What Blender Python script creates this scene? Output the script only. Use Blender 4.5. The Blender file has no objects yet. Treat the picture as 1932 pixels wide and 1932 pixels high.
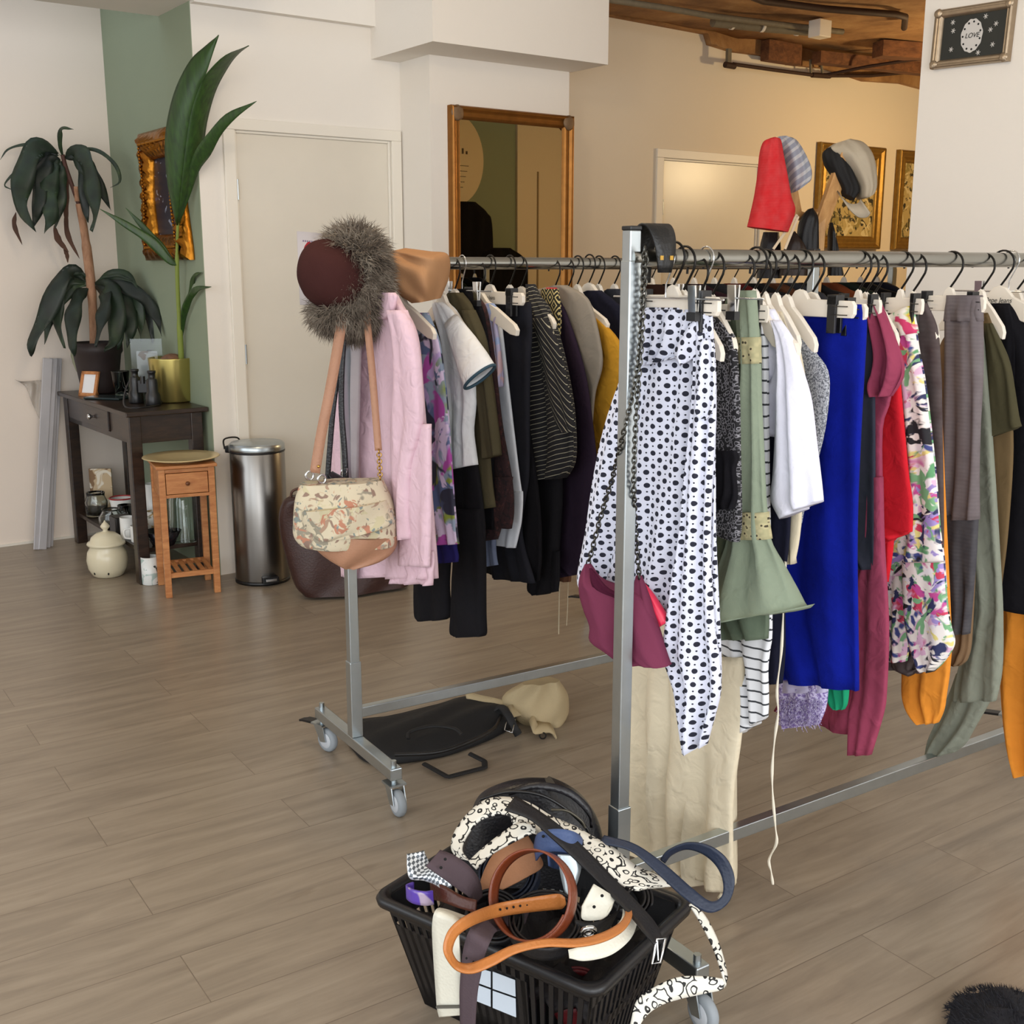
import bpy, bmesh, math, random
from mathutils import Vector as V, Matrix
sin, cos, PI = math.sin, math.cos, math.pi
RD = math.radians
rng = random.Random(11)
COL = bpy.context.scene.collection

# ------------------------------------------------------------------ camera geometry (1932 x 1932 frame)
F = 2160.0
TH = math.atan(461 / 2160.0)
H = 1.45
_c, _s = cos(TH), sin(TH)
def ray(u, v):
    x = (u - 966) / F; y = -(v - 966) / F
    return V((x, _c + y * _s, -_s + y * _c))
CAM = V((0, 0, H))
def zp(u, v, z=0.0):                 # the point at height z
    r = ray(u, v); return CAM + r * ((z - H) / r.z)
def yp(u, v, Y):                     # the point at distance Y
    r = ray(u, v); return CAM + r * (Y / r.y)
def pln(u, v, P, n):                 # the point on the plane through P with normal n
    r = ray(u, v); return CAM + r * ((P - CAM).dot(n) / r.dot(n))
EZ = V((0, 0, 1))
def dirv(deg): return V((cos(RD(deg)), sin(RD(deg)), 0))
EA = dirv(36); EB = dirv(126); G0 = V((-1.403, 5.337, 0))
def rm(a, b, z=0.0): return G0 + EA * a + EB * b + EZ * z     # room coordinates

def crv(pts, n):
    """Catmull-Rom through pts (tuples or vectors), n samples."""
    P = [tuple(p) for p in pts]
    if len(P) == 2:
        return [tuple(a + (b - a) * i / (n - 1) for a, b in zip(P[0], P[1])) for i in range(n)]
    Q = [tuple(2 * a - b for a, b in zip(P[0], P[1]))] + P + [tuple(2 * a - b for a, b in zip(P[-1], P[-2]))]
    out = []
    m = len(P) - 1
    for i in range(n):
        t = m * i / (n - 1); k = min(int(t), m - 1); f = t - k
        a, b, c, d = Q[k], Q[k + 1], Q[k + 2], Q[k + 3]
        out.append(tuple(0.5 * (2 * y + (z - x) * f + (2 * x - 5 * y + 4 * z - w) * f * f + (3 * y - x - 3 * z + w) * f ** 3) for x, y, z, w in zip(a, b, c, d)))
    return out
def vcrv(pts, n): return [V(p) for p in crv(pts, n)]
def lcrv(pts, n):                    # linear resample
    P = [tuple(p) for p in pts]; m = len(P) - 1; out = []
    for i in range(n):
        t = m * i / (n - 1); k = min(int(t), m - 1); f = t - k
        out.append(tuple(a + (b - a) * f for a, b in zip(P[k], P[k + 1])))
    return out

class MB:
    def __init__(self): self.v = []; self.f = []; self.uv = []; self.sm = []
    def add(self, vs, fs, uvs=None, smooth=True):
        o = len(self.v); self.v += [V(p) for p in vs]
        for i, f in enumerate(fs):
            self.f.append(tuple(k + o for k in f)); self.uv.append(uvs[i] if uvs else None); self.sm.append(smooth)
        return self
    def box(self, c, s, ax=(V((1, 0, 0)), V((0, 1, 0)), EZ), taper=1.0):
        X, Y, Z = [a * (k / 2) for a, k in zip(ax, s)]
        vs = [c + X * i * (taper if k > 0 else 1) + Y * j * (taper if k > 0 else 1) + Z * k for k in (-1, 1) for j in (-1, 1) for i in (-1, 1)]
        return self.add(vs, [(0, 2, 3, 1), (4, 5, 7, 6), (0, 1, 5, 4), (2, 6, 7, 3), (0, 4, 6, 2), (1, 3, 7, 5)], None, False)
    def rbox(self, a0, a1, b0, b1, z0, z1):           # a box in room coordinates
        return self.box(rm((a0 + a1) / 2, (b0 + b1) / 2, (z0 + z1) / 2), (abs(a1 - a0), abs(b1 - b0), abs(z1 - z0)), (EA, EB, EZ))
    def bar(self, p, q, w, h, up=EZ):                  # a rectangular bar from p to q
        d = (q - p); L = d.length; d = d / L
        sd = d.cross(up)
        if sd.length < 1e-5: sd = d.cross(V((1, 0, 0)))
        sd.normalize(); u = sd.cross(d)
        return self.box((p + q) / 2, (L, w, h), (d, sd, u))
    def tube(self, path, r, n=8, closed=False, cap=True, flat=1.0, up=None):
        path = [V(p) for p in path]; m = len(path)
        R = r if isinstance(r, (list, tuple)) else [r] * m
        T = []
        for i in range(m):
            a = path[(i - 1) % m] if (closed or i > 0) else path[i]
            b = path[(i + 1) % m] if (closed or i < m - 1) else path[i]
            d = b - a
            T.append(d.normalized() if d.length > 1e-9 else EZ)
        N = up if up is not None else (V((0, 0, 1)) if abs(T[0].z) < .9 else V((1, 0, 0)))
        vs = []
        for i in range(m):
            N = N - T[i] * N.dot(T[i])
            if N.length < 1e-6: N = T[i].orthogonal()
            N = N.normalized(); B = T[i].cross(N)
            for k in range(n):
                a = 2 * PI * k / n
                vs.append(path[i] + (N * cos(a) * flat + B * sin(a)) * R[i])
        fs = []
        for i in range(m if closed else m - 1):
            for k in range(n):
                a, b = i * n + k, i * n + (k + 1) % n
                c, d = ((i + 1) % m) * n + (k + 1) % n, ((i + 1) % m) * n + k
                fs.append((a, d, c, b))
        self.add(vs, fs)
        if cap and not closed:
            self.add(vs[:n], [tuple(range(n))], None, False); self.add(vs[-n:], [tuple(reversed(range(n)))], None, False)
        return self
    def lathe(self, c, prof, n=32, ax=(V((1, 0, 0)), V((0, 1, 0)), EZ)):
        vs = []; m = len(prof)
        for r, z in prof:
            for k in range(n):
                a = 2 * PI * k / n
                vs.append(c + ax[0] * (max(r, 1e-5) * cos(a)) + ax[1] * (max(r, 1e-5) * sin(a)) + ax[2] * z)
        fs = []; uvs = []
        for i in range(m - 1):
            for k in range(n):
                fs.append((i * n + k, i * n + (k + 1) % n, (i + 1) * n + (k + 1) % n, (i + 1) * n + k))
                uvs.append([(k / n, prof[i][1]), ((k + 1) / n, prof[i][1]), ((k + 1) / n, prof[i + 1][1]), (k / n, prof[i + 1][1])])
        return self.add(vs, fs, uvs)
    def torus(self, c, R, r, ax, n=28, k=8):
        return self.tube([c + ax[0] * (R * cos(2 * PI * i / n)) + ax[1] * (R * sin(2 * PI * i / n)) for i in range(n)], r, k, closed=True)
    def ell(self, c, rad, ax=(V((1, 0, 0)), V((0, 1, 0)), EZ), nu=20, nv=12, bump=0, seed=0):
        vs = []
        for j in range(nv + 1):
            t = PI * j / nv
            for i in range(nu):
                p = 2 * PI * i / nu
                k = 1 + bump * (sin(3 * p + 2.3 * t + seed) * sin(2.7 * t + seed * 1.7) + .6 * sin(5 * p - 3 * t + seed * 2.1) * sin(t))
                vs.append(c + ax[0] * rad[0] * k * sin(t) * cos(p) + ax[1] * rad[1] * k * sin(t) * sin(p) - ax[2] * rad[2] * k * cos(t))
        fs = [(j * nu + i, j * nu + (i + 1) % nu, (j + 1) * nu + (i + 1) % nu, (j + 1) * nu + i) for j in range(nv) for i in range(nu)]
        return self.add(vs, fs)
    def sheet(self, rows, uvs=None, thick=0.0, closed=False):
        """rows: list of lists of points; a skin, given thickness both ways when thick > 0."""
        m, n = len(rows), len(rows[0])
        P = [V(p) for r in rows for p in r]
        if uvs is None:
            uvs = []
            vlen = 0.0
            for j in range(m):
                if j: vlen += (V(rows[j][n // 2]) - V(rows[j - 1][n // 2])).length
                ul = 0.0
                for i in range(n):
                    if i: ul += (V(rows[j][i]) - V(rows[j][i - 1])).length
                    uvs.append((ul, vlen))
        fs = []; fu = []
        for j in range(m - 1):
            for i in range(n if closed else n - 1):
                k = (i + 1) % n
                q = (j * n + i, j * n + k, (j + 1) * n + k, (j + 1) * n + i)
                fs.append(q); fu.append([uvs[x] for x in q])
        if not thick:
            return self.add(P, fs, fu)
        nor = [V((0, 0, 0)) for _ in P]
        for q in fs:
            nn = (P[q[2]] - P[q[0]]).cross(P[q[3]] - P[q[1]])
            if nn.length > 1e-12:
                nn.normalize()
                for x in q: nor[x] += nn
        nor = [x.normalized() if x.length > 1e-9 else EZ for x in nor]
        N = len(P)
        A = [p + k * thick / 2 for p, k in zip(P, nor)] + [p - k * thick / 2 for p, k in zip(P, nor)]
        F2 = list(fs) + [tuple(x + N for x in reversed(q)) for q in fs]
        U2 = list(fu) + [list(reversed(u)) for u in fu]
        def edge(a, b):
            F2.append((b, a, a + N, b + N)); U2.append([uvs[b], uvs[a], uvs[a], uvs[b]])
        if not closed:
            for j in range(m - 1):
                edge((j + 1) * n, j * n) if False else edge(j * n, (j + 1) * n) if False else None
                F2.append((j * n, (j + 1) * n, (j + 1) * n + N, j * n + N)); U2.append([uvs[j * n], uvs[(j + 1) * n], uvs[(j + 1) * n], uvs[j * n]])
                a, b = j * n + n - 1, (j + 1) * n + n - 1
                F2.append((b, a, a + N, b + N)); U2.append([uvs[b], uvs[a], uvs[a], uvs[b]])
        for i in range(n if closed else n - 1):
            k = (i + 1) % n
            F2.append((k, i, i + N, k + N)); U2.append([uvs[k], uvs[i], uvs[i], uvs[k]])
            a, b = (m - 1) * n + i, (m - 1) * n + k
            F2.append((a, b, b + N, a + N)); U2.append([uvs[a], uvs[b], uvs[b], uvs[a]])
        return self.add(A, F2, U2)
    def prism(self, pts, d):          # a flat outline given depth d (vector)
        n = len(pts); P = [V(p) for p in pts]
        vs = P + [p + d for p in P]
        fs = [tuple(range(n)), tuple(reversed(range(n, 2 * n)))] + [(i, i + n, (i + 1) % n + n, (i + 1) % n) for i in range(n)]
        return self.add(vs, fs, None, False)
    def center_base(self):
        xs = [p.x for p in self.v]; ys = [p.y for p in self.v]
        return V(((min(xs) + max(xs)) / 2, (min(ys) + max(ys)) / 2, min(p.z for p in self.v)))

ORG = {}
def root_of(o):
    while o.parent: o = o.parent
    return o
def obj(name, mb, mat, parent=None, org=None, bevel=0, sub=0, label=None):
    if parent is not None: org = ORG[root_of(parent).name]
    elif org is None: org = mb.center_base()
    me = bpy.data.meshes.new(name)
    me.from_pydata([tuple(p - org) for p in mb.v], [], mb.f)
    if any(u is not None for u in mb.uv):
        lay = me.uv_layers.new(name='UVMap'); k = 0
        for f, u in zip(mb.f, mb.uv):
            for i in range(len(f)):
                lay.data[k].uv = u[i] if u else (0, 0); k += 1
    me.polygons.foreach_set('use_smooth', mb.sm)
    me.validate(); me.update()
    bm = bmesh.new(); bm.from_mesh(me); bmesh.ops.recalc_face_normals(bm, faces=bm.faces[:]); bm.to_mesh(me); bm.free()
    me.materials.append(mat)
    o = bpy.data.objects.new(name, me); COL.objects.link(o)
    if parent is not None: o.parent = parent
    else:
        o.location = org; ORG[o.name] = org
    if bevel:
        m = o.modifiers.new('bevel', 'BEVEL'); m.width = bevel; m.segments = 2; m.limit_method = 'ANGLE'; m.angle_limit = RD(50)
    if sub:
        m = o.modifiers.new('smooth', 'SUBSURF'); m.levels = sub; m.render_levels = sub
    if label: o['label'] = label
    return o
def tag(o, label, cat, group=None):
    o['label'] = label; o['category'] = cat
    if group: o['group'] = group
    return o
def thing(name, label, cat, loc, group=None):
    o = bpy.data.objects.new(name, None); COL.objects.link(o); o.location = loc; o.empty_display_size = .05
    ORG[o.name] = V(loc)
    return tag(o, label, cat, group)
def struct(name, mb, mat, bevel=0):
    o = obj(name, mb, mat, bevel=bevel); o['kind'] = 'structure'; return o
def copy_tree(o, parent=None):
    c = o.copy(); COL.objects.link(c)
    if parent: c.parent = parent
    else: ORG[c.name] = V(o.location)
    for ch in list(o.children): copy_tree(ch, c)
    return c

# ------------------------------------------------------------------ materials
def lin(h):
    h = h.lstrip('#'); out = []
    for i in (0, 2, 4):
        x = int(h[i:i + 2], 16) / 255
        out.append(x / 12.92 if x <= .04045 else ((x + .055) / 1.055) ** 2.4)
    return (*out, 1)
def shade(h, k):
    c = lin(h); return tuple(min(1, x * k) for x in c[:3]) + (1,)
class NT:
    def __init__(self, name):
        self.m = bpy.data.materials.new(name); self.m.use_nodes = True
        self.t = self.m.node_tree; self.b = self.t.nodes['Principled BSDF']
    def n(self, kind, **kw):
        x = self.t.nodes.new(kind)
        for k, val in kw.items():
            if k.startswith('i_'): x.inputs[k[2:].replace('_', ' ')].default_value = val
            else: setattr(x, k, val)
        return x
    def l(self, a, b): self.t.links.new(a, b)
    def coord(self, kind='Object', scale=(1, 1, 1), rot=(0, 0, 0), loc=(0, 0, 0)):
        c = self.n('ShaderNodeTexCoord'); m = self.n('ShaderNodeMapping')
        m.inputs['Scale'].default_value = scale; m.inputs['Rotation'].default_value = rot; m.inputs['Location'].default_value = loc
        self.l(c.outputs[kind], m.inputs['Vector']); return m.outputs['Vector']
    def noise(self, vec, scale, detail=3, rough=.5, dist=0.0):
        x = self.n('ShaderNodeTexNoise'); x.inputs['Scale'].default_value = scale; x.inputs['Detail'].default_value = detail
        x.inputs['Roughness'].default_value = rough; x.inputs['Distortion'].default_value = dist
        self.l(vec, x.inputs['Vector']); return x
    def ramp(self, fac, stops, interp='LINEAR'):
        r = self.n('ShaderNodeValToRGB'); r.color_ramp.interpolation = interp
        while len(r.color_ramp.elements) < len(stops): r.color_ramp.elements.new(.5)
        for e, (p, c) in zip(r.color_ramp.elements, stops):
            e.position = p; e.color = lin(c) if isinstance(c, str) else (c, c, c, 1)
        self.l(fac, r.inputs['Fac']); return r.outputs['Color']
    def math(self, op, a, b=None, c=None):
        x = self.n('ShaderNodeMath', operation=op)
        for i, val in enumerate((a, b, c)):
            if val is None: continue
            if isinstance(val, (int, float)): x.inputs[i].default_value = val
            else: self.l(val, x.inputs[i])
        return x.outputs[0]
    def mix(self, fac, a, b, mode='MIX'):
        x = self.n('ShaderNodeMix', data_type='RGBA', blend_type=mode)
        for s, val in ((0, fac), (6, a), (7, b)):
            if isinstance(val, str): x.inputs[s].default_value = lin(val)
            elif isinstance(val, tuple): x.inputs[s].default_value = val
            elif isinstance(val, (int, float)): x.inputs[s].default_value = val
            else: self.l(val, x.inputs[s])
        return x.outputs[2]
    def color(self, c):
        if isinstance(c, str): self.b.inputs['Base Color'].default_value = lin(c)
        else: self.l(c, self.b.inputs['Base Color'])
        return self
    def pr(self, **kw):
        for k, val in kw.items(): self.b.inputs[k.replace('_', ' ')].default_value = val
        return self
    def bump(self, h, strength=.2, dist=.01):
        x = self.n('ShaderNodeBump'); x.inputs['Strength'].default_value = strength; x.inputs['Distance'].default_value = dist
        self.l(h, x.inputs['Height']); self.l(x.outputs['Normal'], self.b.inputs['Normal']); return self
    def sep(self, vec):
        x = self.n('ShaderNodeSeparateXYZ'); self.l(vec, x.inputs[0]); return x.outputs

def simple(name, hexc, rough=.6, metal=0.0, var=.0, vs=8.0, bump=0.0, bs=150.0, **kw):
    t = NT(name); t.pr(Roughness=rough, Metallic=metal, **kw)
    if var or bump:
        co = t.coord()
    if var:
        n = t.noise(co, vs, 4, .6)
        t.color(t.mix(n.outputs['Fac'], shade(hexc, 1 - var), shade(hexc, 1 + var)))
    else: t.color(hexc)
    if bump: t.bump(t.noise(co, bs, 2).outputs['Fac'], bump, .002)
    return t.m
def fabric(name, hexc, var=.12, vs=14, weave=500, wb=.25, rough=.95, sheen=.0, wrinkle=.15):
    t = NT(name); t.pr(Roughness=rough); t.b.inputs['Sheen Weight'].default_value = sheen
    t.b.inputs['Specular IOR Level'].default_value = .12
    co = t.coord(); n = t.noise(co, vs, 4, .6)
    t.color(t.mix(n.outputs['Fac'], shade(hexc, 1 - var), shade(hexc, 1 + var * .8)))
    w = t.noise(co, weave, 1); k = t.noise(co, 22, 2, .5, .6)
    t.bump(t.math('ADD', t.math('MULTIPLY', w.outputs['Fac'], wb * .06), t.math('MULTIPLY', k.outputs['Fac'], wrinkle)), .9, .03)
    return t.m
def heather(name, c1, c2, scale=260, thr=.5):
    t = NT(name); t.pr(Roughness=.95); co = t.coord(); n = t.noise(co, scale, 2, .7)
    t.color(t.ramp(n.outputs['Fac'], [(thr - .08, c1), (thr + .08, c2)])); t.bump(n.outputs['Fac'], .5, .003); return t.m
def knit(name, hexc, dark, uscale=120, vscale=90, var=.1):
    t = NT(name); t.pr(Roughness=.95); t.b.inputs['Specular IOR Level'].default_value = .1
    co = t.coord('UV'); x, y, z = t.sep(co)
    a = t.math('SINE', t.math('MULTIPLY', x, uscale * 1.2)); b = t.math('SINE', t.math('MULTIPLY', y, vscale * 6.28))
    h = t.math('ADD', t.math('MULTIPLY', a, .2), t.math('MULTIPLY', b, .2)); h = t.math('ADD', h, .5)
    n = t.noise(t.coord(), 30, 3)
    t.color(t.mix(t.math('ADD', t.math('MULTIPLY', h, .10), .6), dark, t.mix(t.math('MULTIPLY', n.outputs['Fac'], var), hexc, '#ffffff'))); t.bump(h, .25, .004); return t.m
def stripes(name, base, line, period=.02, duty=.12, angle=0.0, wob=.004, rough=.9, off=0.0):
    t = NT(name); t.pr(Roughness=rough); co = t.coord('UV', rot=(0, 0, angle)); x, y, z = t.sep(co)
    n = t.noise(t.coord('UV'), 9, 2)
    y2 = t.math('ADD', y, t.math('MULTIPLY', n.outputs['Fac'], wob))
    f = t.math('FRACT', t.math('DIVIDE', t.math('ADD', y2, 10 + off), period))
    t.color(t.mix(t.math('LESS_THAN', f, duty), base, line)); return t.m
def dots(name, base, dot, cell=.03, r=.3, r2=.1):
    t = NT(name); t.pr(Roughness=.85)
    def lay(loc, rad, sc):
        vo = t.n('ShaderNodeTexVoronoi'); vo.voronoi_dimensions = '2D'; vo.inputs['Scale'].default_value = sc; vo.inputs['Randomness'].default_value = .04
        t.l(t.coord('UV', rot=(0, 0, RD(45)), loc=loc), vo.inputs['Vector']); return t.math('LESS_THAN', vo.outputs['Distance'], rad)
    vx = 1 / cell
    a = lay((0, 0, 0), r, vx); b = lay((cell / 2, cell / 2, 0), r2, vx)
    t.color(t.mix(t.math('MAXIMUM', a, b), base, dot)); return t.m
def floral(name, base, cols, scale=14, coord='UV', rough=.8, thr=.56, dist=1.2):
    t = NT(name); t.pr(Roughness=rough); cur = base
    for i, (c, k) in enumerate(cols):
        co = t.coord(coord, loc=(i * 1.37 + .3, i * 2.11 - .7, i * .9))
        n = t.noise(co, scale * k, 2.5, .55, dist)
        cur = t.mix(t.math('SMOOTH_MIN', t.math('MULTIPLY', t.math('SUBTRACT', n.outputs['Fac'], thr), 22), 1.0, .1) if False else t.ramp(n.outputs['Fac'], [(thr, 0.0), (thr + .035, 1.0)]), cur, c)
    t.color(cur); return t.m
def leather(name, hexc, rough=.45, var=.25, vs=9, bs=180, bump=.25):
    t = NT(name); t.pr(Roughness=rough); co = t.coord(); n = t.noise(co, vs, 4, .65)
    t.color(t.mix(n.outputs['Fac'], shade(hexc, 1 - var), shade(hexc, 1 + var))); t.b.inputs['Specular IOR Level'].default_value = .5 - .42 * min(1, max(0, (rough - .35) / .5))
    vo = t.n('ShaderNodeTexVoronoi'); vo.inputs['Scale'].default_value = bs; t.l(co, vo.inputs['Vector']); t.bump(vo.outputs['Distance'], bump, .002); return t.m
def wood(name, c1, c2, scale=(1, 1, 1), rot=(0, 0, 0), rough=.5, ns=6):
    t = NT(name); t.pr(Roughness=rough); co = t.coord('Object', scale, rot); n = t.noise(co, ns, 5, .6, .6)
    t.color(t.ramp(n.outputs['Fac'], [(.3, c1), (.7, c2)])); t.bump(n.outputs['Fac'], .1, .003); return t.m
def glass(name, tint='#eef4f2', rough=.02):
    t = NT(name); t.color(tint).pr(Roughness=rough, IOR=1.45); t.b.inputs['Transmission Weight'].default_value = 1.0; return t.m
M = {}
M['steel'] = simple('zinc_steel', '#b4bcc0', .30, .97, .12, 20)
M['chrome'] = simple('chrome', '#d0d2d4', .12, 1.0)
M['rail'] = simple('rail_steel', '#9a9a95', .22, 1.0, .1, 15)
M['black_plastic'] = simple('black_plastic', '#141416', .35, bump=.1, bs=300)
M['black_wire'] = simple('black_wire', '#1a1714', .4, .6)
M['hanger_white'] = simple('hanger_board', '#e2d9cb', .55, var=.05)
M['brass'] = simple('brass', '#b5914a', .25, 1.0, .15, 6)
M['gold'] = simple('gold_leaf', '#9a6420', .30, 1.0, .45, 25, .3, 90)
M['oldgold'] = simple('antique_gold', '#8c6a2c', .42, .7, .4, 30, .4, 110)
M['black_leather'] = leather('black_leather', '#17161a', .38, .2)
M['dark'] = simple('dark_hole', '#0a0a0b', .9)
M['white_paper'] = simple('white_paper', '#e8e8ea', .7)
M['clear'] = glass('clear_glass')
# ------------------------------------------------------------------ the setting
def floor_mat():
    t = NT('laminate_floor'); co = t.coord('Object', rot=(0, 0, -RD(34)))
    br = t.n('ShaderNodeTexBrick'); br.offset = .37; br.offset_frequency = 2
    for k, val in dict(Scale=1.0, Brick_Width=1.28, Row_Height=.192, Mortar_Size=.0012).items(): br.inputs[k.replace('_', ' ')].default_value = val
    br.inputs['Color1'].default_value = (.25, .25, .25, 1); br.inputs['Color2'].default_value = (.75, .75, .75, 1); br.inputs['Mortar'].default_value = (.0, .0, .0, 1)
    br.inputs['Bias'].default_value = 0.0
    t.l(co, br.inputs['Vector'])
    off = t.n('ShaderNodeVectorMath', operation='MULTIPLY_ADD'); off.inputs[1].default_value = (3, 7, 5)
    t.l(br.outputs['Color'], off.inputs[0]); t.l(co, off.inputs[2])
    mp = t.n('ShaderNodeMapping'); mp.inputs['Scale'].default_value = (1.6, 14, 1); t.l(off.outputs[0], mp.inputs['Vector'])
    g = t.noise(mp.outputs[0], 1.6, 6, .62, .5)
    mp2 = t.n('ShaderNodeMapping'); mp2.inputs['Scale'].default_value = (2.2, 9, 1); t.l(off.outputs[0], mp2.inputs['Vector'])
    k = t.noise(mp2.outputs[0], 2.2, 3, .5, .3)
    base = t.ramp(g.outputs['Fac'], [(.25, '#74685b'), (.5, '#8a7d6d'), (.75, '#9b8e7d')])
    kn = t.ramp(k.outputs['Fac'], [(.66, 0.0), (.78, 1.0)])
    c = t.mix(t.math('MULTIPLY', kn, .38), base, '#5a4a39')
    c = t.mix(t.math('MULTIPLY', t.sep(br.outputs['Color'])[0], .16), c, '#b3a48f')
    c = t.mix(t.math('MULTIPLY', br.outputs['Fac'], .6), c, '#5a4c3e')
    t.color(c).pr(Roughness=.30); t.b.inputs['Specular IOR Level'].default_value = .45
    t.bump(t.math('SUBTRACT', t.math('MULTIPLY', g.outputs['Fac'], .15), t.math('MULTIPLY', br.outputs['Fac'], 1.0)), .15, .002)
    return t.m
def plaster(name, c, var=.04):
    t = NT(name); co = t.coord(); n = t.noise(co, 2.5, 4, .6); f = t.noise(co, 90, 2)
    t.color(t.mix(n.outputs['Fac'], t.mix(var, c, '#8a7a66'), c)).pr(Roughness=.88); t.b.inputs['Specular IOR Level'].default_value = .25
    t.bump(f.outputs['Fac'], .12, .003); return t.m
WALL = plaster('white_plaster', '#e9e3da'); GREEN = plaster('sage_plaster', '#8d9882', .06)
TRIM = simple('painted_trim', '#e6e0d4', .45); DOOR = simple('door_paint', '#ddd6c8', .32, var=.03)
CEILW = plaster('ceiling_plaster', '#e4ded5'); WARMW = plaster('cream_plaster', '#e2d6c2')
def raw_mat():
    t = NT('raw_concrete'); co = t.coord(); n = t.noise(co, 3, 6, .65, .4)
    t.color(t.ramp(n.outputs['Fac'], [(.3, '#6e4a2b'), (.5, '#9c7347'), (.7, '#b89263')])).pr(Roughness=.95); t.bump(n.outputs['Fac'], .5, .03); return t.m
RAW = raw_mat()
struct('floor', MB().box(V((0, 2, -.05)), (20, 24, .1)), floor_mat())
struct('wall_left', MB().rbox(-4.6, .15, 1.232, 1.4, 0, 3.1), plaster('blush_plaster', '#ecdfd2'))
struct('wall_green', MB().rbox(-.004, .06, .001, 1.232, 0, 3.1), GREEN)
# the long wall that carries both doors; openings are left for the doors
D1, D2 = (.172, .99), (2.825, 3.665)
w = MB()
w.rbox(0.0, D1[0], 0, .15, 0, 3.1); w.rbox(D1[0], D1[1], 0.0, .15, 2.062, 3.1); w.rbox(D1[1], 1.9, 0, .15, 0, 3.1)
struct('wall_door', w, WALL)
w = MB()
w.rbox(1.9, D2[0], 0, .15, 0, 3.1); w.rbox(D2[0], D2[1], 0, .15, 2.08, 3.1); w.rbox(D2[1], 6.6, 0, .15, 0, 3.1)
struct('wall_back', w, WARMW)
def door(n, a0, a1, z1, hingeleft=True):
    o = struct('door_%d' % n, MB().rbox(a0 + .012, a1 - .012, .012, .052, .008, z1 - .012), DOOR, .002)
    f = MB()
    f.rbox(a0 - .055, a0, -.016, .0, 0, z1); f.rbox(a1, a1 + .055, -.016, .0, 0, z1); f.rbox(a0 - .055, a1 + .055, -.016, 0.0, z1, z1 + .05)
    f.rbox(a0, a0 + .012, 0, .06, 0, z1); f.rbox(a1 - .012, a1, 0, .06, 0, z1); f.rbox(a0 + .012, a1 - .012, 0, .06, z1 - .012, z1)
    fo = obj('door_frame', f, TRIM, o, bevel=.003)
    h = MB()
    s = a1 - .09 if hingeleft else a0 + .09
    h.tube([rm(s, .012, 1.02), rm(s, -.035, 1.02)], .009, 10); h.tube([rm(s, -.035, 1.02), rm(s - (.11 if hingeleft else -.11), -.035, 1.02)], .008, 10)
    obj('door_handle', h, M['steel'], o)
    hg = MB()
    for z in (.25, 1.05, 1.8): hg.tube([rm(a0 + .006 if hingeleft else a1 - .006, -.006, z - .045), rm(a0 + .006 if hingeleft else a1 - .006, -.006, z + .045)], .006, 8)
    obj('hinge', hg, M['steel'], o)
    return o
door(1, D1[0], D1[1], 2.062); door(2, D2[0], D2[1], 2.08)
struct('baseboard_left', MB().rbox(-4.6, 0, 1.222, 1.232, 0, .012), TRIM)
# pillar with the mirror, the beam it carries, and the low soffits
struct('wall_pillar', MB().rbox(1.052, 1.9, -.274, 0, 0, 2.434), WALL)
struct('trim_beam', MB().rbox(.893, 1.917, -.558, 0.0, 2.434, 3.1), WALL)
struct('trim_soffit', MB().rbox(-.0, .893, -.05, 0.0, 2.575, 3.1), WALL)
struct('ceiling_alcove', MB().rbox(-4.6, -.002, -.9, .385, 2.585, 3.09), CEILW)
struct('wall_right', MB().rbox(2.004, 2.19, -7.9, -2.3, 0, 3.1), WALL)
# the room behind: its side walls close off what the mirror looks at
w = MB().rbox(2.19, 4.30, -4.2, -4.05, 0, 3.1); struct('wall_far', w, GREEN)
struct('wall_panel', MB().rbox(4.30, 6.6, -4.2, -4.02, 0, 3.1), WARMW)
struct('wall_end', MB().rbox(6.6, 6.75, -4.2, .15, 0, 3.1), WARMW)
struct('trim_panel', MB().rbox(4.52, 4.535, -4.02, -4.012, 0, 2.3), simple('seam', '#8f7c60', .6))
# ceilings: white over the shop, bare with pipes over the room behind
struct('ceiling', MB().rbox(-4.6, 2.19, -7.9, -.56, 3.1, 3.2), CEILW)
c = MB(); NR, NC = 14, 24
rr = random.Random(3)
rows = [[rm(1.917 + (6.6 - 1.917) * i / (NC - 1), -4.0 + 4.0 * j / (NR - 1) + (0), 2.83 + .012 * rr.uniform(-1, 1) - .014 * max(0, i - 6) / NC * 3) for i in range(NC)] for j in range(NR)]
c.sheet(rows, thick=.06)
struct('ceiling_raw', c, RAW)
# ragged remains of the old ceiling along the wall
pts = [(1.95, 2.82), (2.4, 2.80), (3.12, 2.79), (3.15, 2.735), (3.35, 2.715), (3.6, 2.72), (3.85, 2.69), (4.2, 2.70), (4.6, 2.66), (5.0, 2.68), (5.3, 2.66), (6.55, 2.66), (6.55, 2.86), (1.95, 2.86)]
struct('trim_ceiling_edge', MB().prism([rm(a, -.045, z) for a, z in pts], EB * .043), RAW)
struct('wall_window_side', MB().rbox(-4.75, -4.6, -7.9, 1.4, 0, .5).rbox(-4.75, -4.6, -7.9, 1.4, 2.75, 3.2).rbox(-4.75, -4.6, -3.0, -2.7, .5, 2.75).rbox(-4.75, -4.6, -.4, 1.4, .5, 2.75), WALL)
struct('wall_shopfront', MB().rbox(-4.75, 2.2, -8.05, -7.9, 0, .3).rbox(-4.75, 2.2, -8.05, -7.9, 2.75, 3.2).rbox(-4.75, -4.4, -8.05, -7.9, .3, 2.75).rbox(-1.35, -1.15, -8.05, -7.9, .3, 2.75).rbox(1.9, 2.2, -8.05, -7.9, .3, 2.75), WALL)

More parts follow.
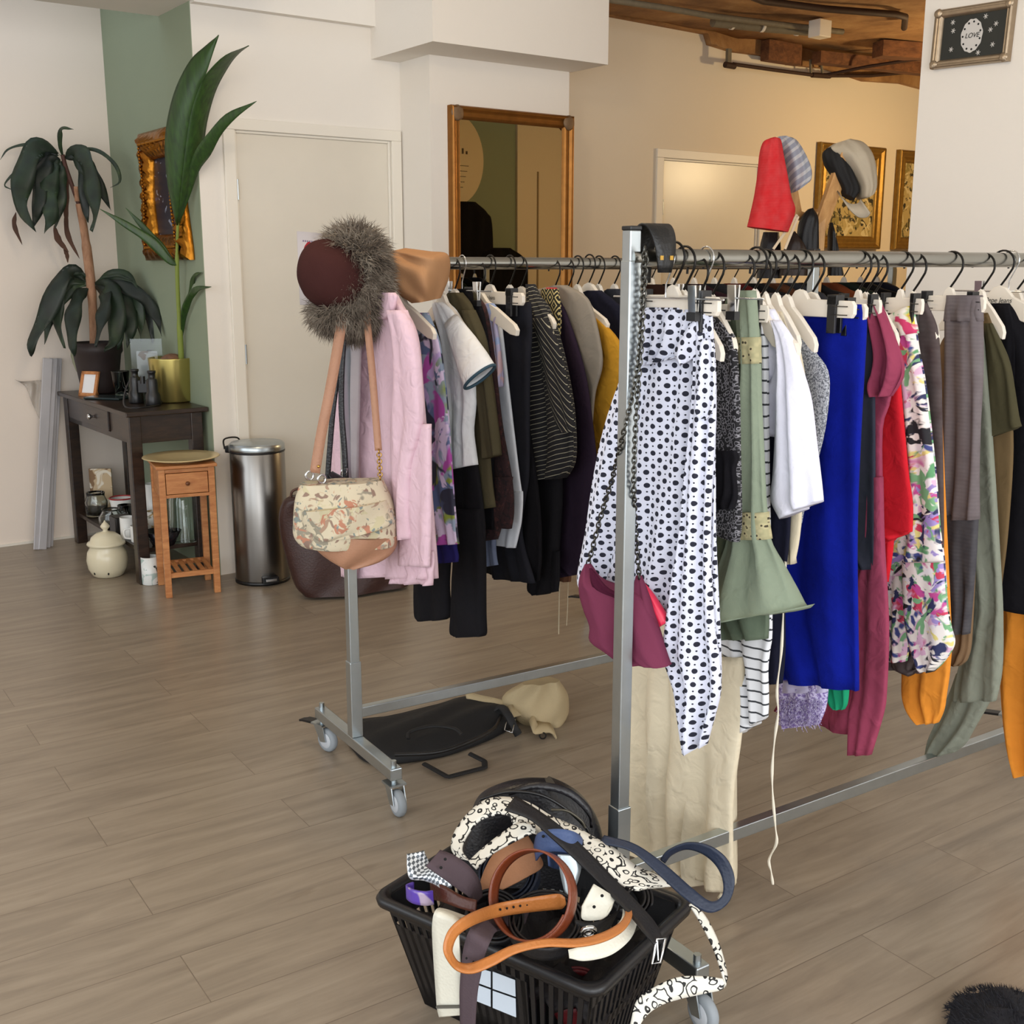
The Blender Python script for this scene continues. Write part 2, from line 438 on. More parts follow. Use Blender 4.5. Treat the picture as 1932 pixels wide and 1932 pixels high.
# pipes, conduit and joists under the bare ceiling
def ce(u, v, z): return zp(u, v, z)
PIPE = simple('rusty_pipe', '#3a2418', .7, .3, .4, 40); PIPEG = simple('grey_conduit', '#6f6552', .7, 0, .3, 30)
JOIST = wood('old_joist', '#4f2f1b', '#7d5130', (1, 6, 6), rough=.9)
def pipe(name, px, z, r, m, label):
    mb = MB().tube([ce(u, v, z) for u, v in px], r, 10)
    return tag(obj(name, mb, m), label, 'pipe')
pipe('ceiling_pipe', [(1400, -14), (1440, 2), (1560, 17), (1690, 27), (1708, 32), (1706, 52)], 2.76, .018, PIPE, 'rusty brown pipe with an elbow under the bare ceiling')
p = thing('conduit_pipe', 'long grey conduit with white joints along the bare ceiling', 'pipe', ce(1400, 40, 2.75))
obj('pipe', MB().tube([ce(u, v, 2.75) for u, v in ((1140, -2), (1250, 14), (1340, 30), (1520, 52), (1590, 60))], .016, 10), PIPEG, p)
obj('sleeve', MB().tube([ce(u, v, 2.75) for u, v in ((1345, 40), (1440, 50), (1535, 58))], .03, 10), PIPEG, p)
for u, v in ((1381, 44), (1438, 49), (1504, 56)): obj('clamp', MB().tube([ce(u - 2, v, 2.75), ce(u + 2, v + .4, 2.75)], .033, 10), M['hanger_white'], p)
obj('junction_box', MB().box(ce(1547, 55, 2.74), (.1, .08, .09), (EA, EB, EZ)), M['hanger_white'], p, bevel=.004)
tag(obj('ceiling_joist', MB().bar(rm(4.1, -.5, 2.74), rm(5.6, -1.0, 2.74), .11, .09), JOIST), 'heavier wooden joist running to the white wall', 'beam')
tag(obj('ceiling_joist', MB().bar(rm(3.95, -.16, 2.725), rm(5.9, -.42, 2.725), .08, .07), JOIST), 'thinner wooden joist close along the back wall', 'beam')
tag(obj('wooden_block', MB().box(rm(3.72, -.08, 2.74), (.3, .07, .12), (EA, EB, EZ)), JOIST, bevel=.004), 'short wooden block with a knot on the ceiling edge', 'block')
p = thing('hanging_pipe', 'black pipe hung below the ragged ceiling edge on brackets', 'pipe', rm(3.8, -.1, 2.6))
wp = lambda u, v, b=-.1: pln(u, v, rm(0, b), EB)
obj('pipe', MB().tube([wp(u, v) for u, v in ((1383, 121), (1460, 132), (1545, 143), (1640, 143), (1740, 134))], .011, 10), PIPE, p)
obj('pipe', MB().tube([wp(1560, 141), pln(1640, 125, rm(0, -.35), EB), pln(1740, 110, rm(0, -.6), EB)], .010, 10), PIPE, p)
obj('bracket', MB().bar(wp(1375, 92), wp(1374, 128), .02, .03, EA), PIPEG, p); obj('bracket', MB().bar(wp(1529, 112), wp(1530, 144), .012, .012, EA), PIPEG, p); obj('bracket', MB().bar(wp(1549, 116), wp(1552, 144), .012, .012, EA), PIPEG, p)
obj('coupling', MB().tube([wp(1368, 122), wp(1386, 125)], .018, 10), PIPE, p); obj('coupling', MB().tube([wp(1532, 141.5), wp(1566, 143.5)], .016, 10), PIPE, p)

# camera, light, view
cam = bpy.data.cameras.new('camera'); cam.sensor_width = 36; cam.lens = F / 1932 * 36; cam.clip_start = .05
co = bpy.data.objects.new('camera', cam); COL.objects.link(co); co.location = CAM; co.rotation_euler = (PI / 2 - TH, 0, 0)
sc = bpy.context.scene; sc.camera = co
sc.view_settings.view_transform = 'Standard'; sc.view_settings.look = 'None'; sc.view_settings.exposure = 0.0; sc.view_settings.gamma = 1
W = bpy.data.worlds.new('world'); sc.world = W; W.use_nodes = True
W.node_tree.nodes['Background'].inputs['Color'].default_value = (.82, .9, 1, 1); W.node_tree.nodes['Background'].inputs['Strength'].default_value = 1.0
def area(name, loc, look, sx, sy, power, col):
    l = bpy.data.lights.new(name, 'AREA'); l.shape = 'RECTANGLE'; l.size = sx; l.size_y = sy; l.energy = power; l.color = col
    o = bpy.data.objects.new(name, l); COL.objects.link(o); o.location = loc; o.rotation_euler = (V(look) - V(loc)).to_track_quat('-Z', 'Y').to_euler(); return o
area('shopfront_daylight', rm(-2.9, -7.85, 1.55), rm(-2.9, 0, 1.35), 2.9, 2.4, 104, (.97, .985, 1))
area('shopfront_daylight', rm(.4, -7.85, 1.55), rm(.4, 0, 1.35), 2.9, 2.4, 86, (.97, .985, 1))
area('side_daylight', rm(-4.55, -1.6, 1.65), rm(0, -1.6, 1.4), 2.2, 2.2, 34, (.93, .97, 1))
area('side_daylight', rm(-4.55, -5.4, 1.65), rm(0, -5.4, 1.3), 4.5, 2.2, 84, (.93, .97, 1))
def point(name, loc, e, col, r=.08):
    l = bpy.data.lights.new(name, 'POINT'); l.energy = e; l.color = col; l.shadow_soft_size = r
    o = bpy.data.objects.new(name, l); COL.objects.link(o); o.location = loc; return o
point('warm_lamp', rm(4.52, -1.5, 2.16), 62, (1, .74, .40), .07)
point('warm_lamp', rm(-.6, -2.4, 2.75), 27, (1, .80, .55), .12)
# ------------------------------------------------------------------ clothes racks
class Rack:
    def __init__(s, P, ang, rz):
        s.P = V(P); s.d = dirv(ang); s.b = dirv(ang + 90); s.rz = rz
    def at(s, t, q=0.0, z=0.0):           # t along the rail, q across (positive away from the camera), height z
        return s.P + s.d * t + s.b * q + EZ * z
    def t(s, u, v=None):                  # where the rail crosses picture column u
        v = v or (488 if s is RA1 else 497)
        p = pln(u, v, s.P, s.b); return (p - s.P).dot(s.d)
RA1 = Rack((.223, 2.193, 0), 33.3, 1.468)
RA2 = Rack((-.450, 3.085, 0), 32.0, 1.462)
RUBBER = simple('grey_rubber', '#8f969c', .6); HUB = simple('wheel_hub', '#b9bec4', .45)
def caster(parent, p, ax, brake=False, swing=V((0, 0, 0))):
    """a swivel caster under the point p (top of the stem); ax = wheel axle"""
    c = MB(); f = ax.cross(EZ).normalized()
    wc = V((p.x, p.y, .038)) + f * .022 + swing
    c.tube([p + EZ * .03, p - EZ * .012], .008, 10); c.box(p - EZ * .012, (.05, .05, .006), (ax, f, EZ))
    for s in (-1, 1):
        a = p - EZ * .013 + ax * .017 * s
        c.prism([a - f * .02, a + f * .02, wc + ax * .017 * s + f * .012, wc + ax * .017 * s - f * .012 - EZ * .004], ax * .003 * s)
    o = obj('caster', c, M['steel'], parent)
    w = MB().lathe(wc, [(.001, -.011), (.026, -.012), (.034, -.010), (.0375, -.005), (.0375, .005), (.034, .010), (.026, .012), (.001, .011)], 32, (f, EZ, ax))
    obj('wheel', w, RUBBER, o)
    h = MB()
    for s in (-1, 1): h.lathe(wc + ax * .012 * s, [(.024, 0), (.02, .0025 * s), (.008, .003 * s), (.0001, .004 * s)], 24, (f, EZ, ax))
    obj('hub', h, HUB, o)
    if brake:
        b = MB().bar(p - EZ * .014 - f * .01, p - EZ * .02 - f * .075, .03, .007).bar(p - EZ * .02 - f * .07, p - EZ * .026 - f * .095, .022, .006)
        obj('brake_lever', b, M['black_plastic'], o)
def make_rack(K, label, L, top, foot=.265, baroff=0.0):
    r = thing('clothes_rack', label, 'clothes rack', K.at(0), 'rolling clothes racks')
    for k, e in enumerate((0.0, L)):
        pb = MB().bar(K.at(e, 0, .135), K.at(e, 0, .36), .034, .034, K.d); obj('post_sleeve', pb, M['steel'], r, bevel=.002)
        pt = MB().bar(K.at(e, 0, .3), K.at(e, 0, top - .055), .0285, .0285, K.d); obj('post', pt, M['steel'], r, bevel=.002)
        px = MB().bar(K.at(e, 0, top - .06), K.at(e, 0, top), .0255, .0255, K.d); obj('post_extension', px, M['steel'], r, bevel=.002)
        obj('end_cap', MB().bar(K.at(e, 0, top), K.at(e, 0, top + .008), .028, .028, K.d), M['black_plastic'], r, bevel=.002)
        ft = MB().bar(K.at(e, -foot, .118), K.at(e, foot, .118), .034, .034); obj('foot', ft, M['steel'], r, bevel=.003)
        for q in (-foot + .018, foot - .018): 
            caster(r, K.at(e, q, .1), K.d if q < 0 else (K.d + K.b * .35).normalized(), q > 0)
            obj('caster_bolt', MB().tube([K.at(e, q, .13), K.at(e, q, .152)], .008, 6), M['steel'], r)
    obj('hanging_rail', MB().tube([K.at(-.004, 0, K.rz), K.at(L + .004, 0, K.rz)], .0172, 20), M['rail'], r)
    obj('bottom_bar', MB().bar(K.at(.014, 0, .205), K.at(L - .014, 0, .205), .025, .03), M['steel'], r, bevel=.002)
    return r
make_rack(RA1, 'front zinc clothes rack with the polka dot dress beside its near post', 1.75, 1.518)
make_rack(RA2, 'second zinc clothes rack behind, with fur hat and pink blouse at its end', 1.75, 1.505)

# hangers: a board with a hook; copies share their meshes
def hanger_meshes(kind):
    ex = V((0, 1, 0)); 
    hook = MB(); R = .030
    path = [V((0, -R * cos(a), R * sin(a))) for a in [RD(x) for x in range(-40, 186, 15)]]
    path = [V((0, .0, -.066)), V((0, .0, -.052)), V((0, -.012, -.036))] + path
    hook.tube(path, .0025, 6)
    body = MB()
    if kind == 'shirt':
        top = [(-.205, -.152), (-.19, -.137), (-.1, -.098), (-.045, -.078), (-.02, -.058), (0, -.052), (.02, -.058), (.045, -.078), (.1, -.098), (.19, -.137), (.205, -.152)]
        bot = [(.2, -.168), (.17, -.165), (.09, -.138), (0, -.115), (-.09, -.138), (-.17, -.165), (-.2, -.168)]
        body.prism([V((-.006, y, z)) for y, z in top + bot], V((.012, 0, 0)))
    else:
        top = [(-.17, -.072), (-.03, -.07), (-.015, -.054), (0, -.05), (.015, -.054), (.03, -.07), (.17, -.072), (.178, -.08), (.178, -.098), (.17, -.106), (-.17, -.106), (-.178, -.098), (-.178, -.08)]
        body.prism([V((-.005, y, z)) for y, z in top], V((.010, 0, 0)))
    return hook, body
def make_hanger(kind):
    hook, body = hanger_meshes(kind)
    o = thing('coat_hanger', '', 'hanger', V((0, 0, 0)))
    obj('hook', hook, M['black_wire'], o); obj('board', body, M['hanger_white'], o, bevel=.002)
    if kind == 'clip':
        for s in (-1, 1):
            c = MB(); y = s * .115
            c.box(V((-.009, y, -.1)), (.006, .026, .075)); c.box(V((.009, y, -.1)), (.006, .026, .075)); c.box(V((0, y, -.07)), (.024, .03, .02))
            for z in (-.083, -.1): c.tube([V((-.012, y - .05, z)), V((-.012, y, z))], .0014, 5)
            obj('clip', c, M['black_plastic'], o, bevel=.001)
    return o
PROTO = {}
def hanger(K, u, label, kind='shirt', dz=0.0, group=None, turn=0.0, scale=None, q=None):
    t = K.t(u)
    if scale is None: scale = min(1.0, max(.35, ((q or K.last.q) - .004) / (.205 if kind == 'shirt' else .172)))
    if kind in PROTO: o = copy_tree(PROTO[kind])
    else: o = PROTO[kind] = make_hanger(kind)
    p = K.at(t, 0, K.rz - .0075 + dz)
    o.location = p; o.rotation_euler = (0, 0, math.atan2(K.d.y, K.d.x) + turn); 
    for ch in o.children:
        if ch.name.split('.')[0] != 'hook': ch.scale = (1, scale, 1)
    tag(o, label, 'hanger', group or ('hangers on the front rail' if K is RA1 else 'hangers on the second rail'))
    return o

# ------------------------------------------------------------------ garments
def loft(Ls, Rs, nrm, thick=.014, amp=.006, nf=3.0, seed=0, nrow=34, nseg=44, topamp=.15, tfun=None):
    rr = random.Random(seed); L = vcrv(Ls, nrow); Rr = vcrv(Rs, nrow)
    ph = [rr.uniform(0, 6.28) for _ in range(6)]; fr = [nf * rr.uniform(.85, 1.15), nf * 1.9 * rr.uniform(.9, 1.1), nf * .55]
    vs = []; uv = []; vl = 0.0; half = nseg // 2; hx = nrm.cross(EZ).normalized(); o0 = L[0]
    for j in range(nrow):
        w = j / (nrow - 1); a, b = L[j], Rr[j]; ax = b - a; wd = ax.length
        if j: vl += ((a + b) / 2 - (L[j - 1] + Rr[j - 1]) / 2).length
        k = topamp + (1 - topamp) * w ** .8
        th = thick * (tfun(w) if tfun else 1.0)
        th = min(th, wd * .35)
        for i in range(nseg):
            p = 2 * PI * i / nseg; x = (1 - cos(p)) / 2          # 0 at L .. 1 at R, front then back
            sgn = -1 if p < PI else 1
            e = abs(sin(p)) ** .55
            env = min(1, 5 * x, 5 * (1 - x)) ** .6 if 0 < x < 1 else 0
            xx = x + .04 * sin(2.2 * w * 3 + ph[3])
            fo = (sin(2 * PI * fr[0] * xx + ph[0] + 1.1 * w) + .45 * sin(2 * PI * fr[1] * xx + ph[1] - 1.6 * w) + .5 * sin(2 * PI * fr[2] * xx + ph[2])) * amp * k * (.35 + .65 * env)
            lo = .18 * amp * sin(9 * w + 7 * x + ph[4])
            vs.append(a + ax * x + nrm * (sgn * e * th + fo + lo))
            q0 = (a + ax * x) - o0; uv.append((q0.dot(hx) + (0 if p <= PI else 1.7), -q0.z))
    fs = []; fu = []
    for j in range(nrow - 1):
        for i in range(nseg):
            k = (i + 1) % nseg; q = (j * nseg + i, j * nseg + k, (j + 1) * nseg + k, (j + 1) * nseg + i)
            fs.append(q); u4 = [uv[x] for x in q]
            if k == 0: u4[1] = (u4[1][0] + 1.7, u4[1][1]); u4[2] = (u4[2][0] + 1.7, u4[2][1])
            if i == half: u4[0] = (u4[0][0] + 1.7, u4[0][1]); u4[3] = (u4[3][0] + 1.7, u4[3][1])
            fu.append(u4)
    for j in (0, nrow - 1):
        o = j * nseg
        for i in range(half):
            q = (o + i, o + i + 1, o + (nseg - i - 1) % nseg, o + (nseg - i) % nseg)
            if len(set(q)) == 4: fs.append(q); fu.append([uv[x] for x in q])
            else:
                q = tuple(dict.fromkeys(q)); fs.append(q); fu.append([uv[x] for x in q])
    return MB().add(vs, fs, fu)
def turned(n, a): return V((n.x * cos(a) - n.y * sin(a), n.x * sin(a) + n.y * cos(a), 0))
def rows3(K, t, rows, mirror=.96, turn=0.0):
    """rows (v, uL, uR) or (vL, uL, vR, uR): picture outline cast on the hanging plane at t; uL None mirrors the near edge about the rail"""
    P = K.at(t); n = turned(K.d, turn); Ls = []; Rs = []
    for r in rows:
        if len(r) == 3: v, ul, ur = r; vl = vr = v
        else: vl, ul, vr, ur = r
        b = pln(ur, vr, P, n)
        if ul is None:
            q = max(.03, -(b - P).dot(K.b)); a = K.at(t, q * mirror, b.z)
        else: a = pln(ul, vl, P, n)
        a.z = max(a.z, .008); b.z = max(b.z, .008)
        Ls.append(a); Rs.append(b)
    return Ls, Rs
class Gar:
    def __init__(s, name, label, cat, K, u, m, rows, thick=.012, amp=.006, nf=3, seed=None, group=None, t=None, part='body', mirror=.96, turn=0.0, **kw):
        s.turn = turn; s.n = turned(K.d, turn); s.K = K; s.t = K.t(u) if t is None else t; s.m = m; s.seed = seed if seed is not None else int(u)
        Ls, Rs = rows3(K, s.t, rows, mirror, turn)
        mb = loft(Ls, Rs, s.n, thick, amp, nf, s.seed, **kw)
        zs = K.rz - .165
        near = [-(p - K.at(s.t)).dot(K.b) for p in vcrv(Rs, 60) if p.z > zs - .03]
        s.q = max(near) if near else .15
        K.last = s
        s.o = thing(name, label, cat, K.at(s.t, 0, min(p.z for p in mb.v)), group or ('clothes on the front rack' if K is RA1 else 'clothes on the second rack'))
        obj(part, mb, m, s.o)
    def part(s, name, rows, dt=0.0, m=None, thick=.008, amp=.004, nf=2, label=None, **kw):
        Ls, Rs = rows3(s.K, s.t + dt, rows, .96, s.turn)
        kw.setdefault('seed', s.seed + len(s.o.children) * 7)
        return obj(name, loft(Ls, Rs, s.n, thick, amp, nf, **kw), m or s.m, s.o, label=label)
    def p(s, u, v, dt=0.0): return pln(u, v, s.K.at(s.t + dt), s.n)
    def cord(s, name, px, r, dt=0.0, m=None, flat=1.0, n=6, steps=40, label=None):
        return obj(name, MB().tube(vcrv([s.p(u, v, dt) for u, v in px], steps), r, n, flat=flat), m or s.m, s.o, label=label)
# ------------------------------------------------------------------ clothes on the front rack
POLKA = dots('polka_dot_chiffon', '#d3d6e6', '#1a1c2c', .0192, .275, .09)
g = Gar('polka_dot_dress', 'white chiffon dress with navy polka dots beside the near post', 'dress', RA1, 1272, POLKA,
    [(580, 1212, 1332), (592, 1204, 1340), (640, 1196, 1346), (700, 1175, 1350), (800, 1142, 1352), (900, 1121, 1352), (1000, 1106, 1347), (1060, 1094, 1340), (1098, 1090, 1160, 1300), (1112, 1108, 1182, 1288)], .016, .016, 4.2, t=.112, turn=RD(20))
g.part('front_panel', [(600, 1303, 1342), (690, 1309, 1349), (800, 1302, 1350), (900, 1292, 1345), (1000, 1284, 1342), (1100, 1268, 1345), (1200, 1254, 1352), (1238, 1251, 1358), (1300, 1270, 1360), (1345, 1276, 1350), (1380, 1281, 1340), (1423, 1288, 1404, 1334)], -.034, thick=.012, amp=.011, nf=2.2)
g.part('inner_panel', [(900, 1310, 1350), (1000, 1305, 1352), (1100, 1300, 1356), (1200, 1296, 1360), (1290, 1300, 1362), (1310, 1310, 1350)], -.016, thick=.006, amp=.006, nf=1.6)
g.part('collar', [(584, 1212, 1334), (600, 1205, 1338), (630, 1203, 1328), (664, 1203, 1300), (692, 1207, 676, 1276)], -.026, thick=.007, amp=.010, nf=4.5, topamp=.5)
g.part('lapel', [(592, 1316, 1344), (630, 1290, 1345), (664, 1272, 1322), (690, 1284, 680, 1302)], -.042, thick=.005, amp=.004, nf=1.2)
g.part('tie', [(640, 1322, 1346), (720, 1318, 1350), (770, 1312, 1346), (790, 1322, 1336)], -.055, thick=.005, amp=.004, nf=1.2)
hanger(RA1, 1272, 'white hanger board holding the polka dot dress', 'clip', .008, q=.13)
hanger(RA1, 1292, 'black hooked white hanger just behind the polka dot dress', 'shirt', .0)
hanger(RA1, 1317, 'white hanger with its hook over the polka dot collar', 'shirt', -.02)

LACE = NT('black_lace'); vo = LACE.n('ShaderNodeTexVoronoi'); vo.inputs['Scale'].default_value = 130; LACE.l(LACE.coord('UV'), vo.inputs['Vector'])
LACE.color(LACE.ramp(vo.outputs['Distance'], [(.35, '#17161a'), (.5, '#8c8a90'), (.6, '#17161a')])).pr(Roughness=.9); LACE = LACE.m
BLK = fabric('black_cloth', '#17161a', .2); NVY = fabric('navy_cloth', '#1b1c2b', .2); CHAR = fabric('charcoal_cloth', '#333440', .15)
g = Gar('lace_jacket', 'black and grey lace jacket between polka dots and sage blouse', 'jacket', RA1, 1347, LACE,
    [(598, 1338, 1358), (622, None, 1376), (650, None, 1388), (740, None, 1396), (850, None, 1398), (980, None, 1400), (1022, None, 1396)], .014, .006, 3)
g.part('ruffle_cuff', [(850, 1348, 1388), (866, 1340, 1392), (884, 1346, 1388), (925, 1341, 1390), (944, 1332, 1390), (960, 1346, 1386)], -.012, BLK, .012, .006, 3)
hanger(RA1, 1347, 'white hanger inside the black lace jacket', 'shirt', -.01)

SAGE = fabric('sage_linen', '#848f7c', .1, wrinkle=.25); SAGED = fabric('dark_sage_linen', '#5f6b5a', .12)
EYE = NT('eyelet_lace'); vo = EYE.n('ShaderNodeTexVoronoi'); vo.inputs['Scale'].default_value = 95; EYE.l(EYE.coord('UV'), vo.inputs['Vector'])
EYE.color(EYE.ramp(vo.outputs['Distance'], [(.2, '#3a3426'), (.3, '#b5ab84'), (.7, '#9f9a76')])).pr(Roughness=.9); EYE = EYE.m
g = Gar('bell_sleeve_blouse', 'sage green blouse with flared bell sleeve and eyelet bands', 'blouse', RA1, 1397, SAGED,
    [(562, 1376, 1400), (590, 1362, 1416), (640, 1354, 1432), (800, None, 1434), (1000, None, 1440), (1150, None, 1446), (1206, 1352, 1444)], .014, .008, 3)
flare = lambda w: .8 if w < .68 else .8 + 3.2 * ((w - .68) / .32)
g.part('bell_sleeve', [(548, 1388, 1424), (600, 1391, 1427), (690, 1396, 1431), (760, 1392, 1433), (850, 1386, 1438), (930, 1379, 1443), (968, 1377, 1447), (1015, 1373, 1452), (1060, 1360, 1471), (1110, 1344, 1492), (1150, 1333, 1508), (1180, 1325, 1144, 1517)], -.036, SAGE, .015, .012, 2.6, tfun=flare, topamp=.05)
g.part('eyelet_band', [(966, 1376, 1447), (990, 1374, 1449), (1017, 1372, 1453)], -.036, EYE, .019, .002, 2, nrow=8)
g.part('eyelet_band', [(636, 1393, 1431), (660, 1394, 1432), (686, 1394, 1433)], -.036, EYE, .0165, .002, 2, nrow=8)
hanger(RA1, 1397, 'white hanger with black clips gripping the sage blouse', 'clip', -.012, turn=.5)

STR = stripes('breton_stripe', '#e4e6ea', '#3a3d42', .0235, .17, 0, .012)
g = Gar('striped_shirt', 'white shirt with thin dark stripes hanging below the sage sleeve', 'shirt', RA1, 1427, STR,
    [(600, 1412, 1436), (640, None, 1446), (800, None, 1449), (980, None, 1452), (1180, None, 1456), (1225, 1362, 1452), (1262, 1384, 1448), (1320, 1393, 1450), (1386, 1397, 1350, 1449)], .014, .007, 2.6)
hanger(RA1, 1427, 'white hanger of the striped shirt, broad board facing out', 'shirt', .0)
CRM = fabric('cream_linen', '#d8ccb2', .1, 8, wrinkle=.3)
g = Gar('wide_leg_trousers', 'long cream linen trousers reaching almost to the floor', 'trousers', RA1, 1436, CRM,
    [(604, 1380, 1438), (700, 1340, 1440), (1000, 1250, 1425), (1250, 1196, 1402), (1400, 1184, 1396), (1500, 1181, 1388), (1570, 1184, 1384), (1600, 1196, 1660, 1381), (1612, 1215, 1690, 1378)], .026, .030, 3.4, seed=5, topamp=.2, nrow=44)
g.part('trouser_leg', [(1240, 1262, 1404), (1380, 1268, 1398), (1480, 1262, 1388), (1560, 1262, 1382), (1622, 1268, 1640, 1380), (1640, 1280, 1692, 1378)], -.026, CRM, .014, .016, 1.6)
hanger(RA1, 1436, 'white hanger carrying the cream wide leg trousers', 'shirt', -.02, q=.12)

BLOUSE = fabric('white_cotton', '#dfdfee', .05, wrinkle=.2)
g = Gar('white_blouse', 'bright white short blouse with wide elbow sleeve', 'blouse', RA1, 1445, BLOUSE,
    [(584, 1434, 1452), (600, 1430, 1464), (632, 1428, 1482), (690, 1426, 1494), (760, None, 1484), (826, None, 1480)], .016, .007, 3)
g.part('collar', [(583, 1434, 1458), (600, 1428, 1466), (622, 1430, 1466), (634, 1440, 1462)], -.012, None, .012, .003, 2, nrow=12)
g.part('sleeve', [(604, 1455, 1470), (640, 1468, 1492), (700, 1474, 1510), (760, 1472, 1524), (840, 1467, 1533), (900, 1463, 1540), (940, 1461, 1545), (978, 1480, 944, 1545)], -.022, None, .024, .008, 1.6)
hanger(RA1, 1445, 'white hanger in the white blouse, shoulder showing', 'shirt', -.005)
g = Gar('black_dress', 'long black dress showing beside the striped shirt hem', 'dress', RA1, 1455, NVY,
    [(600, 1448, 1466), (640, None, 1480), (825, None, 1492), (1000, None, 1490), (1100, None, 1480), (1230, None, 1478), (1290, 1420, 1472)], .011, .006, 3)
CARD = fabric('cream_knit', '#d6cab0', .08)
g = Gar('tie_cardigan', 'cream cardigan with a long trailing tie string', 'cardigan', RA1, 1468, CARD,
    [(588, 1456, 1480), (620, None, 1492), (660, None, 1509), (740, None, 1523), (836, None, 1534), (860, None, 1522), (1000, None, 1511), (1064, 1476, 1499)], .010, .005, 3)
g.cord('tie_string', [(1482, 1060), (1478, 1150), (1474, 1230), (1466, 1300), (1468, 1345), (1462, 1390), (1457, 1450), (1458, 1500), (1463, 1560), (1465, 1590), (1451, 1622), (1455, 1645), (1458, 1668)], [.0042 + .0016 * sin(i * .9) for i in range(60)], -.085, simple('tie_cotton', '#e0d8c6', .9), .55, 8, 60)
hanger(RA1, 1468, 'white hanger of the cream cardigan', 'shirt', -.008)
GREY = heather('heather_grey', '#5d6068', '#b4b7be')
g = Gar('grey_sweater', 'heather grey sweater between white blouse and blue skirt', 'sweater', RA1, 1489, GREY,
    [(600, 1480, 1498), (635, None, 1516), (667, None, 1540), (700, None, 1562), (750, None, 1564), (820, None, 1554), (885, None, 1537), (950, None, 1519), (1000, None, 1509), (1062, 1470, 1493)], .012, .006, 2.5)
hanger(RA1, 1489, 'white hanger inside the heather grey sweater', 'shirt', -.012)
BLUE = fabric('cobalt_wool', '#0d1c8a', .25, 20, 420, .5)
g = Gar('blue_skirt', 'long cobalt blue wool skirt hanging from black clips', 'skirt', RA1, 1536, BLUE,
    [(574, 1548, 1629), (600, 1500, 1632), (650, None, 1631), (800, None, 1625), (1000, None, 1618), (1150, None, 1616), (1282, 1473, 1304, 1617)], .016, .012, 2.4)
hanger(RA1, 1536, 'white hanger with black clip holding the cobalt blue skirt', 'clip', -.01)
hanger(RA1, 1514, 'bare flat white hanger beside the cobalt blue skirt', 'clip', -.004)
FLUF = heather('lilac_bouclé', '#7d69a6', '#cfc6e6', 160)
g = Gar('fluffy_scarf', 'lilac and white fluffy scarf hanging below the blue skirt', 'scarf', RA1, 1556, FLUF,
    [(620, 1535, 1565), (800, 1500, 1566), (1000, 1490, 1565), (1250, 1474, 1563), (1310, 1471, 1560), (1340, 1470, 1555), (1374, 1476, 1366, 1545)], .012, .006, 2.6)
fr = MB(); rr = random.Random(4)
for i in range(420):
    u = rr.uniform(1472, 1552); v = rr.uniform(1318, 1368); a = g.p(u, v, -.013 + rr.uniform(-.004, .004)); b = a + RA1.d * -.004 + RA1.b * rr.uniform(-.012, .012) + EZ * rr.uniform(-.016, .004)
    fr.tube([a, (a + b) / 2 + RA1.d * -.003, b], .0007, 3, cap=False)
obj('fringe', fr, FLUF, g.o)
g.part('pale_band', [(1284, 1474, 1561), (1306, 1473, 1559)], -.003, simple('lilac_band', '#c3bcdc', .9), .0135, .004, 2.6, nrow=6)
g = Gar('emerald_jumper', 'small piece of an emerald green top below the blue skirt', 'top', RA1, 1574, fabric('emerald_cloth', '#1f8f66', .15),
    [(620, 1556, 1590), (900, None, 1604), (1240, 1556, 1602), (1300, 1560, 1602), (1326, 1566, 1600), (1338, 1576, 1594)], .010, .005, 2)
g = Gar('navy_cardigan', 'narrow charcoal navy cardigan edge behind the blue skirt', 'cardigan', RA1, 1624, CHAR,
    [(584, 1616, 1636), (620, None, 1647), (800, None, 1650), (1000, None, 1651), (1074, 1612, 1650)], .010, .004, 2)
hanger(RA1, 1624, 'white hanger holding the charcoal navy cardigan', 'clip', -.006)
RASP = fabric('raspberry_jersey', '#934058', .12, 10, wrinkle=.3)
g = Gar('raspberry_cardigan', 'long raspberry pink cardigan with draped ruffle collar', 'cardigan', RA1, 1638, RASP,
    [(578, 1628, 1655), (600, None, 1666), (640, None, 1680), (690, None, 1690), (760, None, 1678), (820, None, 1664), (1000, None, 1668), (1150, None, 1674), (1300, None, 1670), (1340, 1462, 1396, 1640)], .012, .008, 2.6)
g.part('front_panel', [(900, 1640, 1664), (1040, 1632, 1667), (1110, 1617, 1672), (1200, 1615, 1675), (1300, 1613, 1672), (1345, 1604, 1667), (1424, 1601, 1643)], -.016, None, .012, .004, 1.5)
g.part('ruffle', [(574, 1640, 1660), (620, 1646, 1681), (670, 1652, 1697), (702, 1650, 1697), (725, 1646, 1690), (748, 1652, 1676)], -.016, None, .010, .016, 1.7, topamp=.6)
hanger(RA1, 1638, 'white hanger inside the raspberry cardigan', 'shirt', -.01)
RED = fabric('red_crepe', '#c4202c', .1, 10, wrinkle=.25)
g = Gar('red_tunic', 'bright red sleeve of a top beside the raspberry cardigan', 'top', RA1, 1655, RED,
    [(640, 1655, 1682), (680, None, 1694), (800, None, 1706), (900, None, 1715), (950, None, 1721), (1000, None, 1721), (1030, 1664, 1000, 1720)], .014, .006, 2)
g.part('hem', [(960, 1660, 1690), (1030, 1661, 1684), (1098, 1664, 1676)], .006, None, .008, .003, 1.5)
hanger(RA1, 1655, 'white hanger of the red top', 'shirt', -.012)
FLOR = floral('floral_print', '#e6e0dc', [('#5f9a6a', 1.0), ('#dccf80', 1.3), ('#c04a92', .9), ('#e2dee2', 1.25), ('#3a4480', 1.0), ('#9a88c4', 1.6), ('#c43a5a', 1.4), ('#d8b0cc', 1.2), ('#1b1a20', 1.1), ('#2a3058', 1.7), ('#74a87a', 1.35), ('#e8e2dc', 1.6)], 12, thr=.585)
